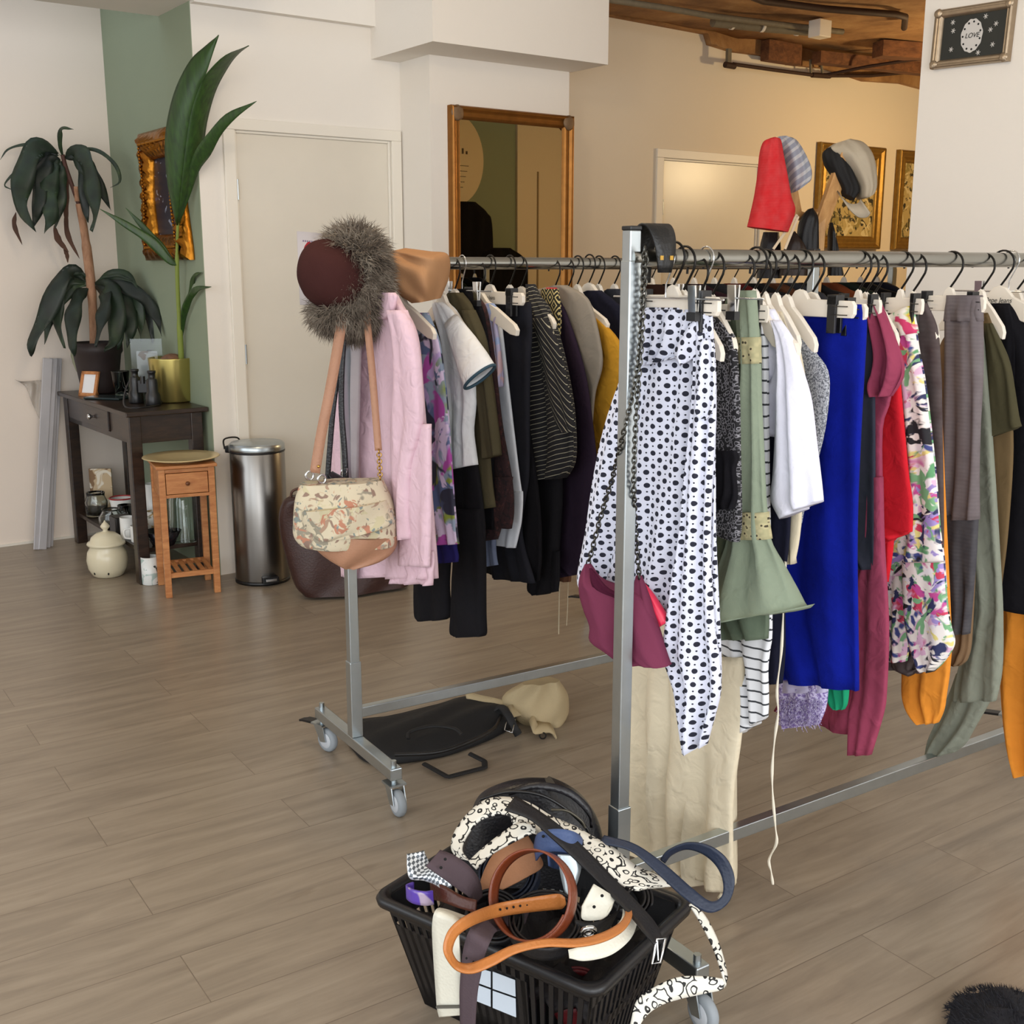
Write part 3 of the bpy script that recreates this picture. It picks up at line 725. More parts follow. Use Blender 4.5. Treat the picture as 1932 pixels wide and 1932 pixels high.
g = Gar('floral_trousers', 'white trousers printed with bright pink, green and navy flowers', 'trousers', RA1, 1704, FLOR,
    [(598, 1676, 578, 1720), (618, 1677, 1726), (660, 1685, 1731), (720, 1693, 1742), (800, 1698, 1753), (900, 1700, 1765), (1000, 1692, 1773), (1050, 1680, 1779), (1110, 1678, 1783)], .016, .006, 2.2)
g.part('trouser_leg', [(1085, 1675, 1716), (1150, 1673, 1710), (1220, 1674, 1712), (1248, 1676, 1708)], .004, None, .016, .004, 1.5)
g.part('trouser_leg', [(1060, 1704, 1780), (1130, 1706, 1786), (1180, 1711, 1793), (1215, 1717, 1799), (1246, 1727, 1782), (1267, 1738, 1762)], -.016, None, .018, .005, 1.6)
g.part('waistband', [(600, 1674, 577, 1721), (640, 1683, 628, 1730)], -.002, floral('waist_print', '#e9e4dc', [('#d9c83e', .8), ('#8fc49a', 1.1), ('#cc3a6a', 1.2)], 14), .018, .004, 2, nrow=6)
hanger(RA1, 1704, 'white hanger with black clips on the floral trousers', 'clip', -.006)
DKB = knit('brown_knit', '#4a3a38', '#2a2022', 150, 90)
g = Gar('brown_sweater', 'dark brown knitted sweater between floral trousers and grey skirt', 'sweater', RA1, 1728, DKB,
    [(572, 1720, 1748), (620, None, 1768), (700, None, 1775), (760, None, 1778), (1000, None, 1782), (1180, None, 1776), (1262, 1676, 1270, 1740)], .012, .005, 2.5)
g.part('ribbed_cuff', [(1236, 1684, 1734), (1262, 1690, 1722), (1276, 1716, 1260, 1736)], -.004, DKB, .016, .003, 2, nrow=8)
hanger(RA1, 1728, 'white hanger of the dark brown knitted sweater', 'shirt', -.01)
ORG_ = fabric('orange_jersey', '#d98a33', .1, 9, wrinkle=.3)
g = Gar('orange_jumper', 'small orange garment end peeking out below the floral trousers', 'top', RA1, 1744, ORG_,
    [(640, 1738, 1768), (900, None, 1780), (1180, 1700, 1792), (1260, 1704, 1790), (1310, 1705, 1784), (1340, 1716, 1779), (1364, 1738, 1768)], .018, .008, 2)
GKN = knit('grey_rib_knit', '#6d6264', '#4c4547', 160, 110); CHK = knit('charcoal_knit', '#3d3a40', '#242329', 160, 110)
g = Gar('grey_knit_skirt', 'long grey knitted skirt with charcoal lower half', 'skirt', RA1, 1797, GKN,
    [(558, 1790, 1850), (600, 1785, 1853), (700, 1783, 1853), (800, 1780, 1850), (900, 1776, 1848), (980, 1774, 1846)], .016, .007, 2.2)
g.part('charcoal_hem', [(972, 1775, 1846), (1050, 1780, 1841), (1120, 1786, 1836), (1196, 1790, 1828)], .002, CHK, .0155, .006, 2.2)
g.part('waistband', [(557, 1789, 1851), (580, 1787, 1853), (606, 1784, 1854)], -.001, GKN, .018, .004, 2.2, nrow=8)
hanger(RA1, 1797, 'white hanger with black clips on the grey knitted skirt', 'clip', -.004)
TAN_ = fabric('taupe_cloth', '#7d654c', .12)
g = Gar('taupe_dress', 'taupe brown hem showing under the charcoal skirt', 'dress', RA1, 1818, TAN_,
    [(600, 1808, 1830), (700, None, 1845), (1000, None, 1842), (1190, 1784, 1834), (1240, 1782, 1826), (1256, 1790, 1812)], .012, .006, 2)
GGN = fabric('grey_green_cotton', '#7f8376', .1, 8, wrinkle=.3)
g = Gar('grey_green_trousers', 'grey green cotton trousers, lower legs nearly touching the floor', 'trousers', RA1, 1840, GGN,
    [(620, 1830, 1852), (800, None, 1870), (1100, 1830, 1890), (1190, 1826, 1892), (1250, 1812, 1890), (1290, 1803, 1886), (1322, 1800, 1880)], .016, .008, 2)
g.part('trouser_leg', [(1270, 1806, 1884), (1310, 1790, 1872), (1360, 1768, 1846), (1400, 1750, 1822), (1430, 1742, 1420, 1800)], .012, None, .016, .010, 2)
OLV = fabric('olive_cotton', '#66543a', .12, 8); 
g = Gar('olive_dress', 'olive khaki dress with short sleeve beside the grey skirt', 'dress', RA1, 1857, OLV,
    [(590, 1852, 1868), (630, None, 1882), (700, None, 1896), (830, None, 1911), (1000, None, 1902), (1100, None, 1890), (1194, 1846, 1877)], .012, .006, 2.4)
g.part('sleeve', [(610, 1858, 1872), (650, 1860, 1890), (690, 1861, 1905), (740, 1861, 1915), (790, 1862, 1923), (828, 1864, 804, 1927)], -.014, fabric('olive_sleeve', '#46422f', .15, 5), .018, .005, 1.5)
hanger(RA1, 1857, 'white hanger inside the olive dress', 'shirt', -.008)
g = Gar('black_coat', 'black coat at the right end of the front rack', 'coat', RA1, 1893, BLK,
    [(572, 1872, 1908), (600, None, 1926), (680, None, 1962), (900, None, 1974), (1100, None, 1975), (1168, None, 1970)], .016, .008, 2.5)
g.part('lapel', [(575, 1880, 1904), (640, 1884, 1915), (760, 1890, 1912), (800, 1896, 1906)], -.016, None, .006, .003, 1.2)
hl = hanger(RA1, 1893, 'white hanger with script logo above the black coat', 'shirt', .0, scale=.8)
g = Gar('orange_trousers', 'orange trousers with full leg below the black coat', 'trousers', RA1, 1925, ORG_,
    [(600, 1915, 1945), (700, None, 1985), (1000, None, 1995), (1130, 1886, 1998), (1250, 1888, 1998), (1350, 1894, 1996), (1420, 1903, 1994), (1462, 1914, 1990)], .024, .012, 2.2)
hanger(RA1, 1925, 'white hanger of the orange trousers at the frame edge', 'shirt', -.01)
# chrome clip hangers with no board
def wire_hanger(K, u, label):
    t = K.t(u); o = thing('clip_hanger', label, 'hanger', K.at(t, 0, K.rz - .1), 'hangers on the front rail' if K is RA1 else 'hangers on the second rail')
    P = lambda q, z, dt=0: K.at(t + dt, q, K.rz + z)
    R = .0225
    obj('hook', MB().tube([P(0, -.075), P(0, -.05), P(-.01, -.03)] + [P(-R * cos(RD(a)), R * sin(RD(a))) for a in range(-30, 190, 20)], .0017, 6), M['chrome'], o)
    obj('bar', MB().tube([P(-.16, -.075), P(.16, -.075)], .002, 6), M['chrome'], o)
    for q in (-.08, .08):
        c = MB().bar(P(q, -.05, -.006), P(q, -.105, -.002), .02, .004, K.d).bar(P(q, -.05, .006), P(q, -.105, .002), .02, .004, K.d)
        cl = obj('clip', c, M['chrome'], o); obj('rubber_tip', MB().box(P(q, -.108), (.014, .024, .016), (K.d, K.b, EZ)), M['black_plastic'], cl)
    return o
wire_hanger(RA1, 1258, 'chrome clip hanger nearest the post with round top')
wire_hanger(RA1, 1332, 'chrome clip hanger with black rubber tips above the polka dots')
wire_hanger(RA1, 1908, 'chrome clip hanger at the right end above the black coat')
# ------------------------------------------------------------------ clothes on the second rack
PINK = fabric('pink_chiffon', '#d8b9c4', .08, 6, wrinkle=.35)
g = Gar('pink_blouse', 'pale pink long blouse at the end of the second rack', 'blouse', RA2, 716, PINK,
    [(556, 700, 746), (575, 682, 756), (610, 652, 776), (650, 634, 788), (720, 627, 796), (800, 625, 803), (900, 624, 810), (1000, 628, 817), (1060, 634, 821), (1086, 640, 1092, 821)], .018, .016, 3.6, t=.06)
g.part('sleeve', [(585, 736, 764), (640, 744, 783), (720, 746, 793), (800, 742, 796), (880, 744, 779), (960, 748, 774), (1019, 752, 1016, 777)], -.03, None, .018, .006, 1.4)
g.part('sleeve', [(800, 762, 812), (900, 760, 813), (1000, 756, 813), (1066, 753, 1070, 812)], -.022, None, .012, .004, 1.4)
g.part('collar', [(552, 694, 744), (562, 690, 748), (590, 684, 740), (602, 700, 728)], -.024, None, .010, .004, 2, nrow=12)
g.part('hem', [(1040, 728, 818), (1080, 732, 821), (1100, 738, 1104, 818)], -.008, None, .010, .010, 2.6, nrow=10)
hanger(RA2, 716, 'white hanger with black clip at the pink blouse collar', 'clip', -.03, q=.07)
GREYS = fabric('grey_voile', '#a79ea0', .1)
g = Gar('grey_scarf', 'long thin grey scarf hanging over the pink blouse behind the bag straps', 'scarf', RA2, 668, GREYS,
    [(600, 655, 684), (700, 656, 678), (800, 660, 675), (900, 664, 674), (960, 666, 674)], .008, .005, 1.6, t=.018)
hanger(RA2, 752, 'bare white hanger arm just right of the pink blouse', 'shirt', -.02, scale=1.0)
FL2 = floral('watercolour_floral', '#8f9fb5', [('#8a9a3c', .55), ('#b9a2d2', .8), ('#5a6a92', 1.0), ('#b04fa8', .7), ('#d7c5e2', 1.3), ('#2e2f42', .9)], 9, thr=.56)
g = Gar('floral_dress', 'watercolour floral dress in purple, green and blue beside the pink blouse', 'dress', RA2, 792, FL2,
    [(590, 782, 806), (640, None, 826), (720, None, 838), (800, None, 846), (900, None, 853), (1000, 812, 859), (1027, 806, 861)], .014, .006, 3)
g.part('navy_hem', [(1018, 808, 859), (1064, 812, 1060, 864)], .004, fabric('indigo_cloth', '#25215c', .1), .012, .004, 3, nrow=8)
TR = fabric('black_jersey', '#19181b', .15)
g = Gar('black_trousers', 'black narrow trousers with two legs below the olive jacket', 'trousers', RA2, 842, TR,
    [(600, 830, 856), (800, 815, 890), (960, 800, 912), (1040, 788, 914)], .014, .006, 2)
g.part('trouser_leg', [(960, 840, 908), (1040, 857, 911), (1100, 856, 912), (1160, 855, 912), (1192, 853, 912), (1200, 860, 1201, 909)], -.006, None, .022, .005, 1.5)
g.part('trouser_leg', [(960, 780, 846), (1040, 786, 848), (1100, 785, 846), (1140, 785, 848), (1162, 786, 848), (1171, 794, 1169, 840)], .008, None, .022, .005, 1.5)
TEE = fabric('white_jersey', '#e6e8ea', .05, wrinkle=.25); TEAL = simple('teal_trim', '#2f4a58', .8)
g = Gar('white_tee', 'white short sleeved tee with teal sleeve trim', 'shirt', RA2, 834, TEE,
    [(570, 822, 840), (590, 822, 860), (640, 836, 884), (700, 840, 893), (760, 842, 896), (810, 844, 891), (850, 847, 894), (886, 850, 877, 897)], .018, .006, 2.5)
sl = [g.p(850, 604, -.012), g.p(874, 648, -.020), g.p(892, 684, -.028), g.p(905, 711, -.034)]
sk = MB(); ax1 = (g.p(928, 690, -.03) - g.p(880, 738, -.05)).normalized()
N = 28; ringc = vcrv(sl, 12); rows = []
wid = lcrv([(.026,), (.040,), (.050,), (.055,)], 12); dep = lcrv([(.012,), (.024,), (.030,), (.032,)], 12)
axd = (RA2.d * -1 + EZ * -.25).normalized()
for c, w, d in zip(ringc, wid, dep): rows.append([c + ax1 * w[0] * cos(2 * PI * i / N) + axd * d[0] * sin(2 * PI * i / N) for i in range(N)])
sk.sheet(rows, thick=.003, closed=True); so = obj('sleeve', sk, TEE, g.o)
obj('sleeve_trim', MB().tube(rows[-1], .0042, 8, closed=True), TEAL, so)
OLJ = fabric('olive_twill', '#4a4432', .15, 8)
g = Gar('olive_jacket', 'olive brown jacket with long sleeve behind the white tee', 'jacket', RA2, 858, OLJ,
    [(552, 850, 868), (580, None, 890), (640, None, 908), (720, None, 914), (800, None, 918), (900, None, 926), (968, 858, 957, 933)], .016, .005, 2.4)
g.part('sleeve', [(585, 876, 892), (640, 890, 912), (700, 900, 920), (760, 908, 930), (820, 914, 938), (866, 917, 858, 941)], -.016, None, .018, .004, 1.4)
hanger(RA2, 858, 'white hanger under the olive jacket collar', 'shirt', -.01)
hanger(RA2, 834, 'white hanger in the white tee', 'shirt', -.02)
BK2 = fabric('black_velvet', '#141316', .2)
g = Gar('black_cardigan', 'black cardigan between olive jacket and maroon jacket', 'cardigan', RA2, 876, BK2,
    [(545, 866, 884), (570, None, 902), (600, None, 914), (700, None, 925), (900, None, 930), (1000, None, 930)], .012, .005, 2)
MAR = floral('maroon_tweed', '#2b1517', [('#40211f', 2.5), ('#1a0e12', 3)], 20, 'Object', .95)
g = Gar('maroon_jacket', 'dark maroon brown jacket right of the olive jacket', 'jacket', RA2, 892, MAR,
    [(560, 880, 902), (590, None, 918), (680, None, 933), (800, None, 948), (900, None, 966), (960, None, 968), (984, 920, 998, 962)], .014, .006, 2.4)
g.part('sleeve', [(900, 930, 965), (960, 920, 952), (1010, 908, 938), (1022, 906, 1018, 934)], -.010, None, .014, .004, 1.5)
LIL = floral('lilac_satin', '#a9a2c0', [('#8fa0c8', .8), ('#c3a2a8', 1.2)], 12, 'Object', .4)
g = Gar('lilac_scarf', 'narrow lilac blue satin scarf beside the white hanger arm', 'scarf', RA2, 905, LIL,
    [(572, 905, 930), (590, 908, 942), (610, 914, 938), (650, 926, 942), (700, 934, 944), (730, 938, 943)], .008, .005, 1.8)
hanger(RA2, 905, 'white hanger arm with lilac scarf hung on it', 'shirt', -.018, scale=1.0)
DEN = fabric('faded_denim', '#6f7890', .25, 10)
g = Gar('denim_skirt', 'faded denim skirt hem with lace edge under the maroon jacket', 'skirt', RA2, 908, DEN,
    [(600, 900, 915), (900, 905, 934), (1018, 909, 934), (1050, 911, 935), (1070, 913, 1066, 938)], .012, .004, 2)
HBL = hanger(RA2, 925, 'flat white hanger with script logo and black clip', 'clip', .0, scale=1.0)
CH2 = fabric('charcoal_wool', '#232329', .2)
g = Gar('charcoal_coat', 'charcoal coat clipped beside the striped top', 'coat', RA2, 944, CH2,
    [(570, 938, 1000), (620, 936, 1002), (700, 938, 1000), (800, None, 1000), (900, None, 998), (1000, None, 985), (1090, 930, 1100, 1010)], .014, .006, 2.6)
WH2 = fabric('white_poplin', '#e2e6ee', .04)
g = Gar('white_shirt', 'white shirt tail showing between maroon and charcoal garments', 'shirt', RA2, 932, WH2,
    [(600, 925, 945), (900, 930, 980), (930, 950, 986), (980, 946, 984), (1010, 939, 978), (1029, 938, 1034, 972)], .008, .003, 1.6)
g = Gar('black_skirt', 'black skirt hem low behind the white shirt tail', 'skirt', RA2, 956, BK2,
    [(640, 950, 970), (900, 930, 1010), (1040, 912, 1020), (1080, 914, 1098, 1012)], .014, .008, 3)
ST2 = stripes('pinstripe_jersey', '#17161a', '#a9a48e', .0132, .1, RD(18), .008)
g = Gar('striped_blouse', 'black top with thin cream stripes and gathered body', 'blouse', RA2, 984, ST2,
    [(536, 996, 1006), (556, 998, 1014), (580, 1000, 1030), (620, 994, 1046), (680, 986, 1062), (760, 980, 1078), (830, 978, 1084), (870, 984, 1083), (892, 1002, 1072), (903, 1030, 1058)], .024, .012, 2.6, topamp=.3)
g.part('sleeve', [(600, 1006, 1030), (660, 1020, 1056), (740, 1036, 1074), (800, 1050, 1084), (815, 1062, 1084)], -.024, stripes('sleeve_stripe', '#17161a', '#a9a48e', .0132, .1, RD(-38), .006), .012, .004, 1.5)
g.part('hanging_sleeve', [(868, 986, 1012), (900, 993, 1010), (930, 994, 1006), (950, 990, 1003)], -.004, stripes('cuff_stripe', '#17161a', '#a9a48e', .013, .13), .012, .003, 1.2)
hanger(RA2, 984, 'white hanger behind the striped top', 'shirt', -.005)
g = Gar('black_gown', 'long black gown reaching lowest beside the purple dress', 'dress', RA2, 1000, TR,
    [(580, 994, 1012), (700, None, 1046), (900, 1002, 1058), (1000, 1000, 1054), (1080, 999, 1046), (1112, 998, 1040), (1122, 1008, 1121, 1032)], .018, .007, 2)
g.part('black_ribbon', [(1040, 1036, 1056), (1100, 1040, 1054), (1118, 1042, 1116, 1052)], -.006, None, .006, .003, 1.2)
def diamond():
    t = NT('diamond_band'); co = t.coord('UV'); x, y, z = t.sep(co)
    a = t.math('ABSOLUTE', t.math('SUBTRACT', t.math('FRACT', t.math('MULTIPLY', x, 26)), .5)); b = t.math('ABSOLUTE', t.math('SUBTRACT', t.math('FRACT', t.math('MULTIPLY', y, 22)), .5))
    s = t.math('FRACT', t.math('MULTIPLY', t.math('ADD', a, b), 3.2))
    t.color(t.mix(t.math('LESS_THAN', s, .38), '#1b1a16', '#c3b077')).pr(Roughness=.9); return t.m
g = Gar('patterned_vest', 'black vest edge with cream diamond pattern beside the striped top', 'vest', RA2, 1016, diamond(),
    [(545, 1022, 1052), (580, 1024, 1057), (620, 1030, 1057), (640, 1044, 1054)], .010, .003, 1.5)
PUR = fabric('aubergine_jersey', '#2c2130', .15, 8)
g = Gar('purple_dress', 'long aubergine purple dress under the grey cardigan', 'dress', RA2, 1030, PUR,
    [(560, 1030, 1050), (600, None, 1072), (700, None, 1104), (800, None, 1118), (900, None, 1126), (1000, None, 1124), (1060, None, 1112), (1090, 1058, 1082, 1102)], .014, .007, 2.5)
GCA = fabric('warm_grey_knit', '#8d857a', .2, 9)
g = Gar('grey_cardigan', 'warm grey cardigan with pale shoulder beside the mustard jacket', 'cardigan', RA2, 1046, GCA,
    [(538, 1048, 1066), (556, None, 1100), (580, None, 1116), (640, None, 1130), (690, None, 1134), (740, None, 1122), (800, None, 1116)], .014, .006, 2.4)
hanger(RA2, 1046, 'white hanger inside the grey cardigan', 'shirt', -.012)
MUS = fabric('mustard_cotton', '#bd8b2c', .12, 9, wrinkle=.35)
g = Gar('mustard_jacket', 'mustard yellow jacket with bent sleeve behind the front rack post', 'jacket', RA2, 1072, MUS,
    [(580, 1076, 1100), (596, None, 1124), (640, None, 1166), (690, None, 1176), (760, None, 1160), (860, None, 1150), (900, None, 1146)], .016, .007, 2.4)
hanger(RA2, 1072, 'white hanger of the mustard jacket', 'shirt', -.01)
g = Gar('navy_jacket', 'dark navy jacket shoulder at the right of the mustard jacket', 'jacket', RA2, 1112, NVY,
    [(548, 1112, 1132), (570, None, 1160), (600, None, 1186), (700, None, 1196), (900, None, 1198), (1090, None, 1180)], .016, .006, 2.4)
hanger(RA2, 1112, 'white hanger at the navy jacket collar', 'shirt', .004)
g = Gar('grey_coat', 'slate grey coat shoulder behind the front rack post', 'coat', RA2, 1146, fabric('slate_cloth', '#2a2c34', .15),
    [(545, 1150, 1166), (575, None, 1186), (640, None, 1210), (900, None, 1215), (1060, None, 1205)], .014, .006, 2.4)
g = Gar('tan_camisole', 'tan camisole end with two thin cream ribbons hanging low', 'top', RA2, 1060, fabric('tan_satin', '#6a4836', .2, rough=.5),
    [(640, 1060, 1080), (900, 1056, 1090), (1056, 1048, 1078), (1096, 1052, 1098, 1074)], .010, .004, 2)
RIB = simple('cream_ribbon', '#c9bda2', .6)
g.cord('ribbon', [(1056, 1090), (1055, 1130), (1054, 1196)], .004, 0, RIB, .4); g.cord('ribbon', [(1072, 1090), (1071, 1140), (1069, 1180)], .0028, 0, RIB, .4)
wire_hanger(RA2, 872, 'chrome clip hanger behind the white tee on the second rack')
for i, (u, lb) in enumerate(((962, 'empty white hanger left of the striped top'), (1090, 'white hanger between mustard and navy jackets'), (1130, 'white hanger close to the front rack post'), (1160, 'white hanger hidden half behind the front rack post'))):
    hanger(RA2, u, lb, 'shirt', 0, scale=.5)
rt = MB().box(RA2.at(RA2.t(1021), -.055, RA2.rz - .098), (.012, .05, .06), (RA2.d, RA2.b, EZ))
tag(obj('clip_tag', rt, simple('red_plastic', '#b8242c', .4), bevel=.004), 'small red plastic clip above the diamond patterned vest', 'clip')
# logo lettering on two hanger boards
def text_mesh(s, size, depth=.0003):
    c = bpy.data.curves.new('lettering', 'FONT'); c.body = s; c.size = size; c.extrude = depth; c.align_x = 'CENTER'; c.align_y = 'CENTER'; c.shear = .25
    o = bpy.data.objects.new('lettering', c); COL.objects.link(o); bpy.context.view_layer.update()
    me = bpy.data.meshes.new_from_object(o.evaluated_get(bpy.context.evaluated_depsgraph_get())); bpy.data.objects.remove(o, do_unlink=True)
    return me
INK = simple('black_ink', '#201c1a', .7)
def lettering(s, size, org, X, Y, parent, m=INK, name='lettering'):
    me = text_mesh(s, size); mb = MB()
    mb.add([org + X * v.co.x + Y * v.co.y + X.cross(Y) * v.co.z for v in me.vertices], [tuple(p.vertices) for p in me.polygons], None, False)
    return obj(name, mb, m, parent)
for h, z, q, sz in ((hl, -.088, -.02, .017), (HBL, -.088, -.02, .016)):
    me = text_mesh('Pepe Jeans', sz); mb = MB()
    mb.add([V((-.0068, -q * 0 - v.co.x, z + v.co.y)) for v in me.vertices], [tuple(p.vertices) for p in me.polygons], None, False)
    me2 = bpy.data.meshes.new('lettering'); me2.from_pydata([tuple(p) for p in mb.v], [], mb.f); me2.materials.append(INK)
    lo = bpy.data.objects.new('lettering', me2); COL.objects.link(lo); lo.parent = h
# ------------------------------------------------------------------ hats and bags on the racks
K = RA2
# fur hat on the post
hc = yp(645, 535, 3.0); 
hat = thing('fur_hat', 'grey fur hat with brown suede crown on the second rack post', 'hat', hc - EZ * .13)
cx = V((.92, .2, .33)).normalized(); cy = V((-.25, .95, .1)); cy = (cy - cx * cy.dot(cx)).normalized(); cz = cx.cross(cy)
SUE = leather('brown_suede', '#3c2220', .95, .2, 9, 300, .15)
P2 = lambda u, v, Y: yp(u, v, Y)
body = MB().ell(P2(630, 521, 2.96), (.100, .10, .088), ((P2(660, 480, 2.9) - P2(575, 540, 2.95)).normalized().cross(V((0, 1, 0))).normalized(), V((0, 1, 0)), (P2(700, 470, 2.95) - P2(610, 520, 2.95)).normalized()), 26, 16, .03, 1)
obj('crown', body, SUE, hat, sub=1)
base = MB().ell(P2(662, 545, 3.0), (.088, .095, .120), (V((1, 0, 0)), V((0, 1, 0)), EZ), 26, 18, .04, 2); FURM = NT('grey_fur'); co_ = FURM.coord(); nn = FURM.noise(co_, 26, 4, .7)
FURM.color(FURM.ramp(nn.outputs['Fac'], [(.3, '#3f352d'), (.5, '#75695c'), (.7, '#a3998a')])).pr(Roughness=.95); FURM = FURM.m
bo = obj('fur_band', base, FURM, hat, sub=1)
rr = random.Random(8); fur = MB()
def furblob(c, rad, n, L):
    for i in range(n):
        z = rr.uniform(-1, 1); a = rr.uniform(0, 2 * PI); s = math.sqrt(1 - z * z)
        d = V((s * cos(a), s * sin(a), z)); p = c + V((d.x * rad[0], d.y * rad[1], d.z * rad[2]))
        nrm = V((d.x / rad[0], d.y / rad[1], d.z / rad[2])).normalized()
        if (p - hc).dot(V((0, -1, 0))) < -.06: continue
        # the suede crown stays bare
        q = body_c - p
        if p.x < P2(640, 500, 2.95).x - .012 + .1 * (p.z - body_c.z) * -0.35 and abs(p.z - body_c.z) < .075 and p.y < body_c.y + .03: continue
        t = (nrm + V((rr.gauss(0, .45), rr.gauss(0, .45), rr.gauss(-.25, .45)))).normalized()
        l = L * rr.uniform(.6, 1.25); side = t.cross(V((rr.uniform(-1, 1), rr.uniform(-1, 1), rr.uniform(-1, 1)))).normalized() * .0011
        m_ = p + t * l * .55; e = m_ + (t + V((0, 0, -.35))).normalized() * l * .45
        fur.add([p - side, p + side, m_ + side * .7, m_ - side * .7, e], [(0, 1, 2, 3), (3, 2, 4)])
body_c = P2(630, 521, 2.96)
furblob(P2(664, 545, 3.0), (.092, .097, .122), 9000, .036)
furblob(P2(668, 492, 3.0), (.078, .09, .078), 5500, .040)
furblob(P2(640, 590, 2.98), (.07, .08, .05), 3000, .034)
obj('fur', fur, FURM, hat)
# tan beret on the rail
TANB = leather('tan_suede', '#a97f5b', .9, .15, 7, 300, .12)
bt = MB(); rows = []
Lp = crv([(722, 478), (724, 500), (736, 530), (752, 555), (776, 572)], 20); Rp = crv([(766, 468), (812, 474), (846, 480), (848, 520), (832, 562)], 20)
mid = P2(785, 520, 3.12)
rows = []
for j in range(20):
    a, b_ = P2(*Lp[j], 3.12), P2(*Rp[j], 3.16); w = j / 19; th = .105 * (.45 + .55 * sin(PI * (.12 + .8 * w)))
    ring = []
    for i in range(36):
        p = 2 * PI * i / 36; x = (1 - cos(p)) / 2; f = .020 * sin(8 * x + 5 * w) * sin(PI * x) + .012 * sin(15 * x - 8 * w) * sin(PI * x)
        ring.append(a.lerp(b_, x) + V((.1, -1, .0)).normalized() * (sin(p) * th + f) )
    rows.append(ring)
bt.sheet(rows, closed=True)
bt.add(rows[0], [tuple(range(36))]); bt.add(rows[-1], [tuple(range(36))])
tag(obj('beret', bt, TANB, sub=1), 'tan suede beret resting on the second rack rail', 'hat')
# shoulder bags hanging from the second rack post
FLB = floral('tapestry_floral', '#c6baa0', [('#a08570', 1.1), ('#8d8675', 1.5), ('#bdb392', .9), ('#b07a62', 1.25), ('#7d8681', 1.9), ('#8a7264', 1.3)], 17, 'Object', .95, .595)
TAN = leather('tan_leather', '#a57a60', .5, .12)
Y0 = 2.86
bag = thing('floral_bag', 'cream floral tapestry shoulder bag with tan leather base and strap', 'handbag', P2(655, 1066, Y0))
def bagloft(Lp, Rp, Y, depth, n=22, seg=40, sag=.0, pw=.6, bulge=None):
    L = crv(Lp, n); R = crv(Rp, n); rows = []
    for j in range(n):
        a, b_ = P2(*L[j], Y), P2(*R[j], Y); w = j / (n - 1); d = depth * (bulge(w) if bulge else (.35 + .65 * sin(PI * min(1, .15 + .75 * w))))
        rows.append([a.lerp(b_, (1 - cos(p)) / 2) + V((0, -1, 0)) * (math.copysign(abs(sin(p)) ** pw, sin(p)) * d + .006 * sin(11 * (1 - cos(p)) / 2 + 6 * w)) for p in (2 * PI * i / seg for i in range(seg))])
    m = MB().sheet(rows, closed=True); m.add(rows[0], [tuple(range(seg))]); m.add(rows[-1], [tuple(range(seg))]); return m
obj('body', bagloft([(566, 912), (558, 940), (555, 980), (556, 1010), (575, 1030), (592, 1020), (620, 1016)], [(722, 905), (738, 940), (747, 975), (749, 1010), (746, 1026), (735, 1022), (700, 1018)], Y0, .075), FLB, bag, sub=1)
obj('leather_base', bagloft([(584, 1000), (590, 1020), (605, 1040), (625, 1056), (650, 1066)], [(752, 1008), (748, 1032), (735, 1047), (712, 1059), (680, 1067)], Y0, .07, 16, bulge=lambda w: 1.12 - .5 * w), TAN, bag, sub=1)
obj('flap', bagloft([(568, 958), (572, 985), (580, 1005), (600, 1012)], [(732, 940), (742, 965), (744, 985), (690, 1000)], Y0 - .01, .078, 12, bulge=lambda w: 1.0), FLB, bag, sub=1)
def strap(name, px, w, m, par, th=.003, lab=None):
    """px: (u, v, Y); a flat strap that faces the camera"""
    c = vcrv([P2(*p) for p in px], 40); rows = []
    for i, p in enumerate(c):
        t = (c[min(i + 1, 39)] - c[max(i - 1, 0)]).normalized(); s = t.cross(V((0, 1, 0))).normalized(); rows.append([p - s * w / 2, p + s * w / 2])
    return obj(name, MB().sheet(rows, thick=th), m, par, label=lab)
strap('strap', [(668, 478, 3.02), (652, 560, 2.94), (638, 650, 2.9), (622, 740, 2.87), (606, 820, 2.86), (594, 892, 2.85)], .026, TAN, bag)
strap('strap', [(676, 478, 3.05), (690, 560, 2.96), (694, 620, 2.93), (702, 700, 2.9), (710, 800, 2.87), (714, 850, 2.86)], .018, TAN, bag)
for j, (u, v) in enumerate(((584, 897), (607, 904))): obj('strap_ring', MB().torus(P2(u, v, Y0 - .01), .011, .003, (V((.8, .5, 0)), EZ)), M['chrome'], bag)
ch = MB()
for i in range(9): ch.torus(P2(715 + .3 * i, 852 + i * 6.2, Y0 - .006), .0058, .0016, (V((1, 0, 0)) if i % 2 else V((0, 1, 0)), EZ), 12, 5)
obj('strap_chain', ch, M['brass'], bag)
for u, v in ((601, 880),): obj('rivet', MB().ell(P2(u, v, Y0 - .012), (.004, .003, .004)), M['brass'], bag)
bb = thing('black_bag', 'black shoulder bag behind the floral bag, black strap with buckle', 'handbag', P2(630, 940, 2.92))
obj('body', bagloft([(612, 900), (604, 925), (600, 960), (610, 1000)], [(626, 890), (664, 915), (668, 960), (660, 1000)], 2.955, .025, 14), M['black_leather'], bb, sub=1)
strap('strap', [(672, 476, 3.06), (664, 560, 3.0), (646, 650, 2.96), (630, 760, 2.95), (622, 850, 2.95), (618, 905, 2.95)], .014, M['black_leather'], bb)
strap('strap', [(680, 476, 3.06), (664, 560, 3.0), (648, 650, 2.95), (644, 760, 2.945), (650, 850, 2.94), (653, 910, 2.94)], .015, M['black_leather'], bb)
bk = MB(); c4 = [P2(u, v, 2.93) for u, v in ((645, 884), (655, 884), (653, 898), (643, 896))]; bk.tube(c4, .0018, 6, closed=True); obj('buckle', bk, M['chrome'], bb)

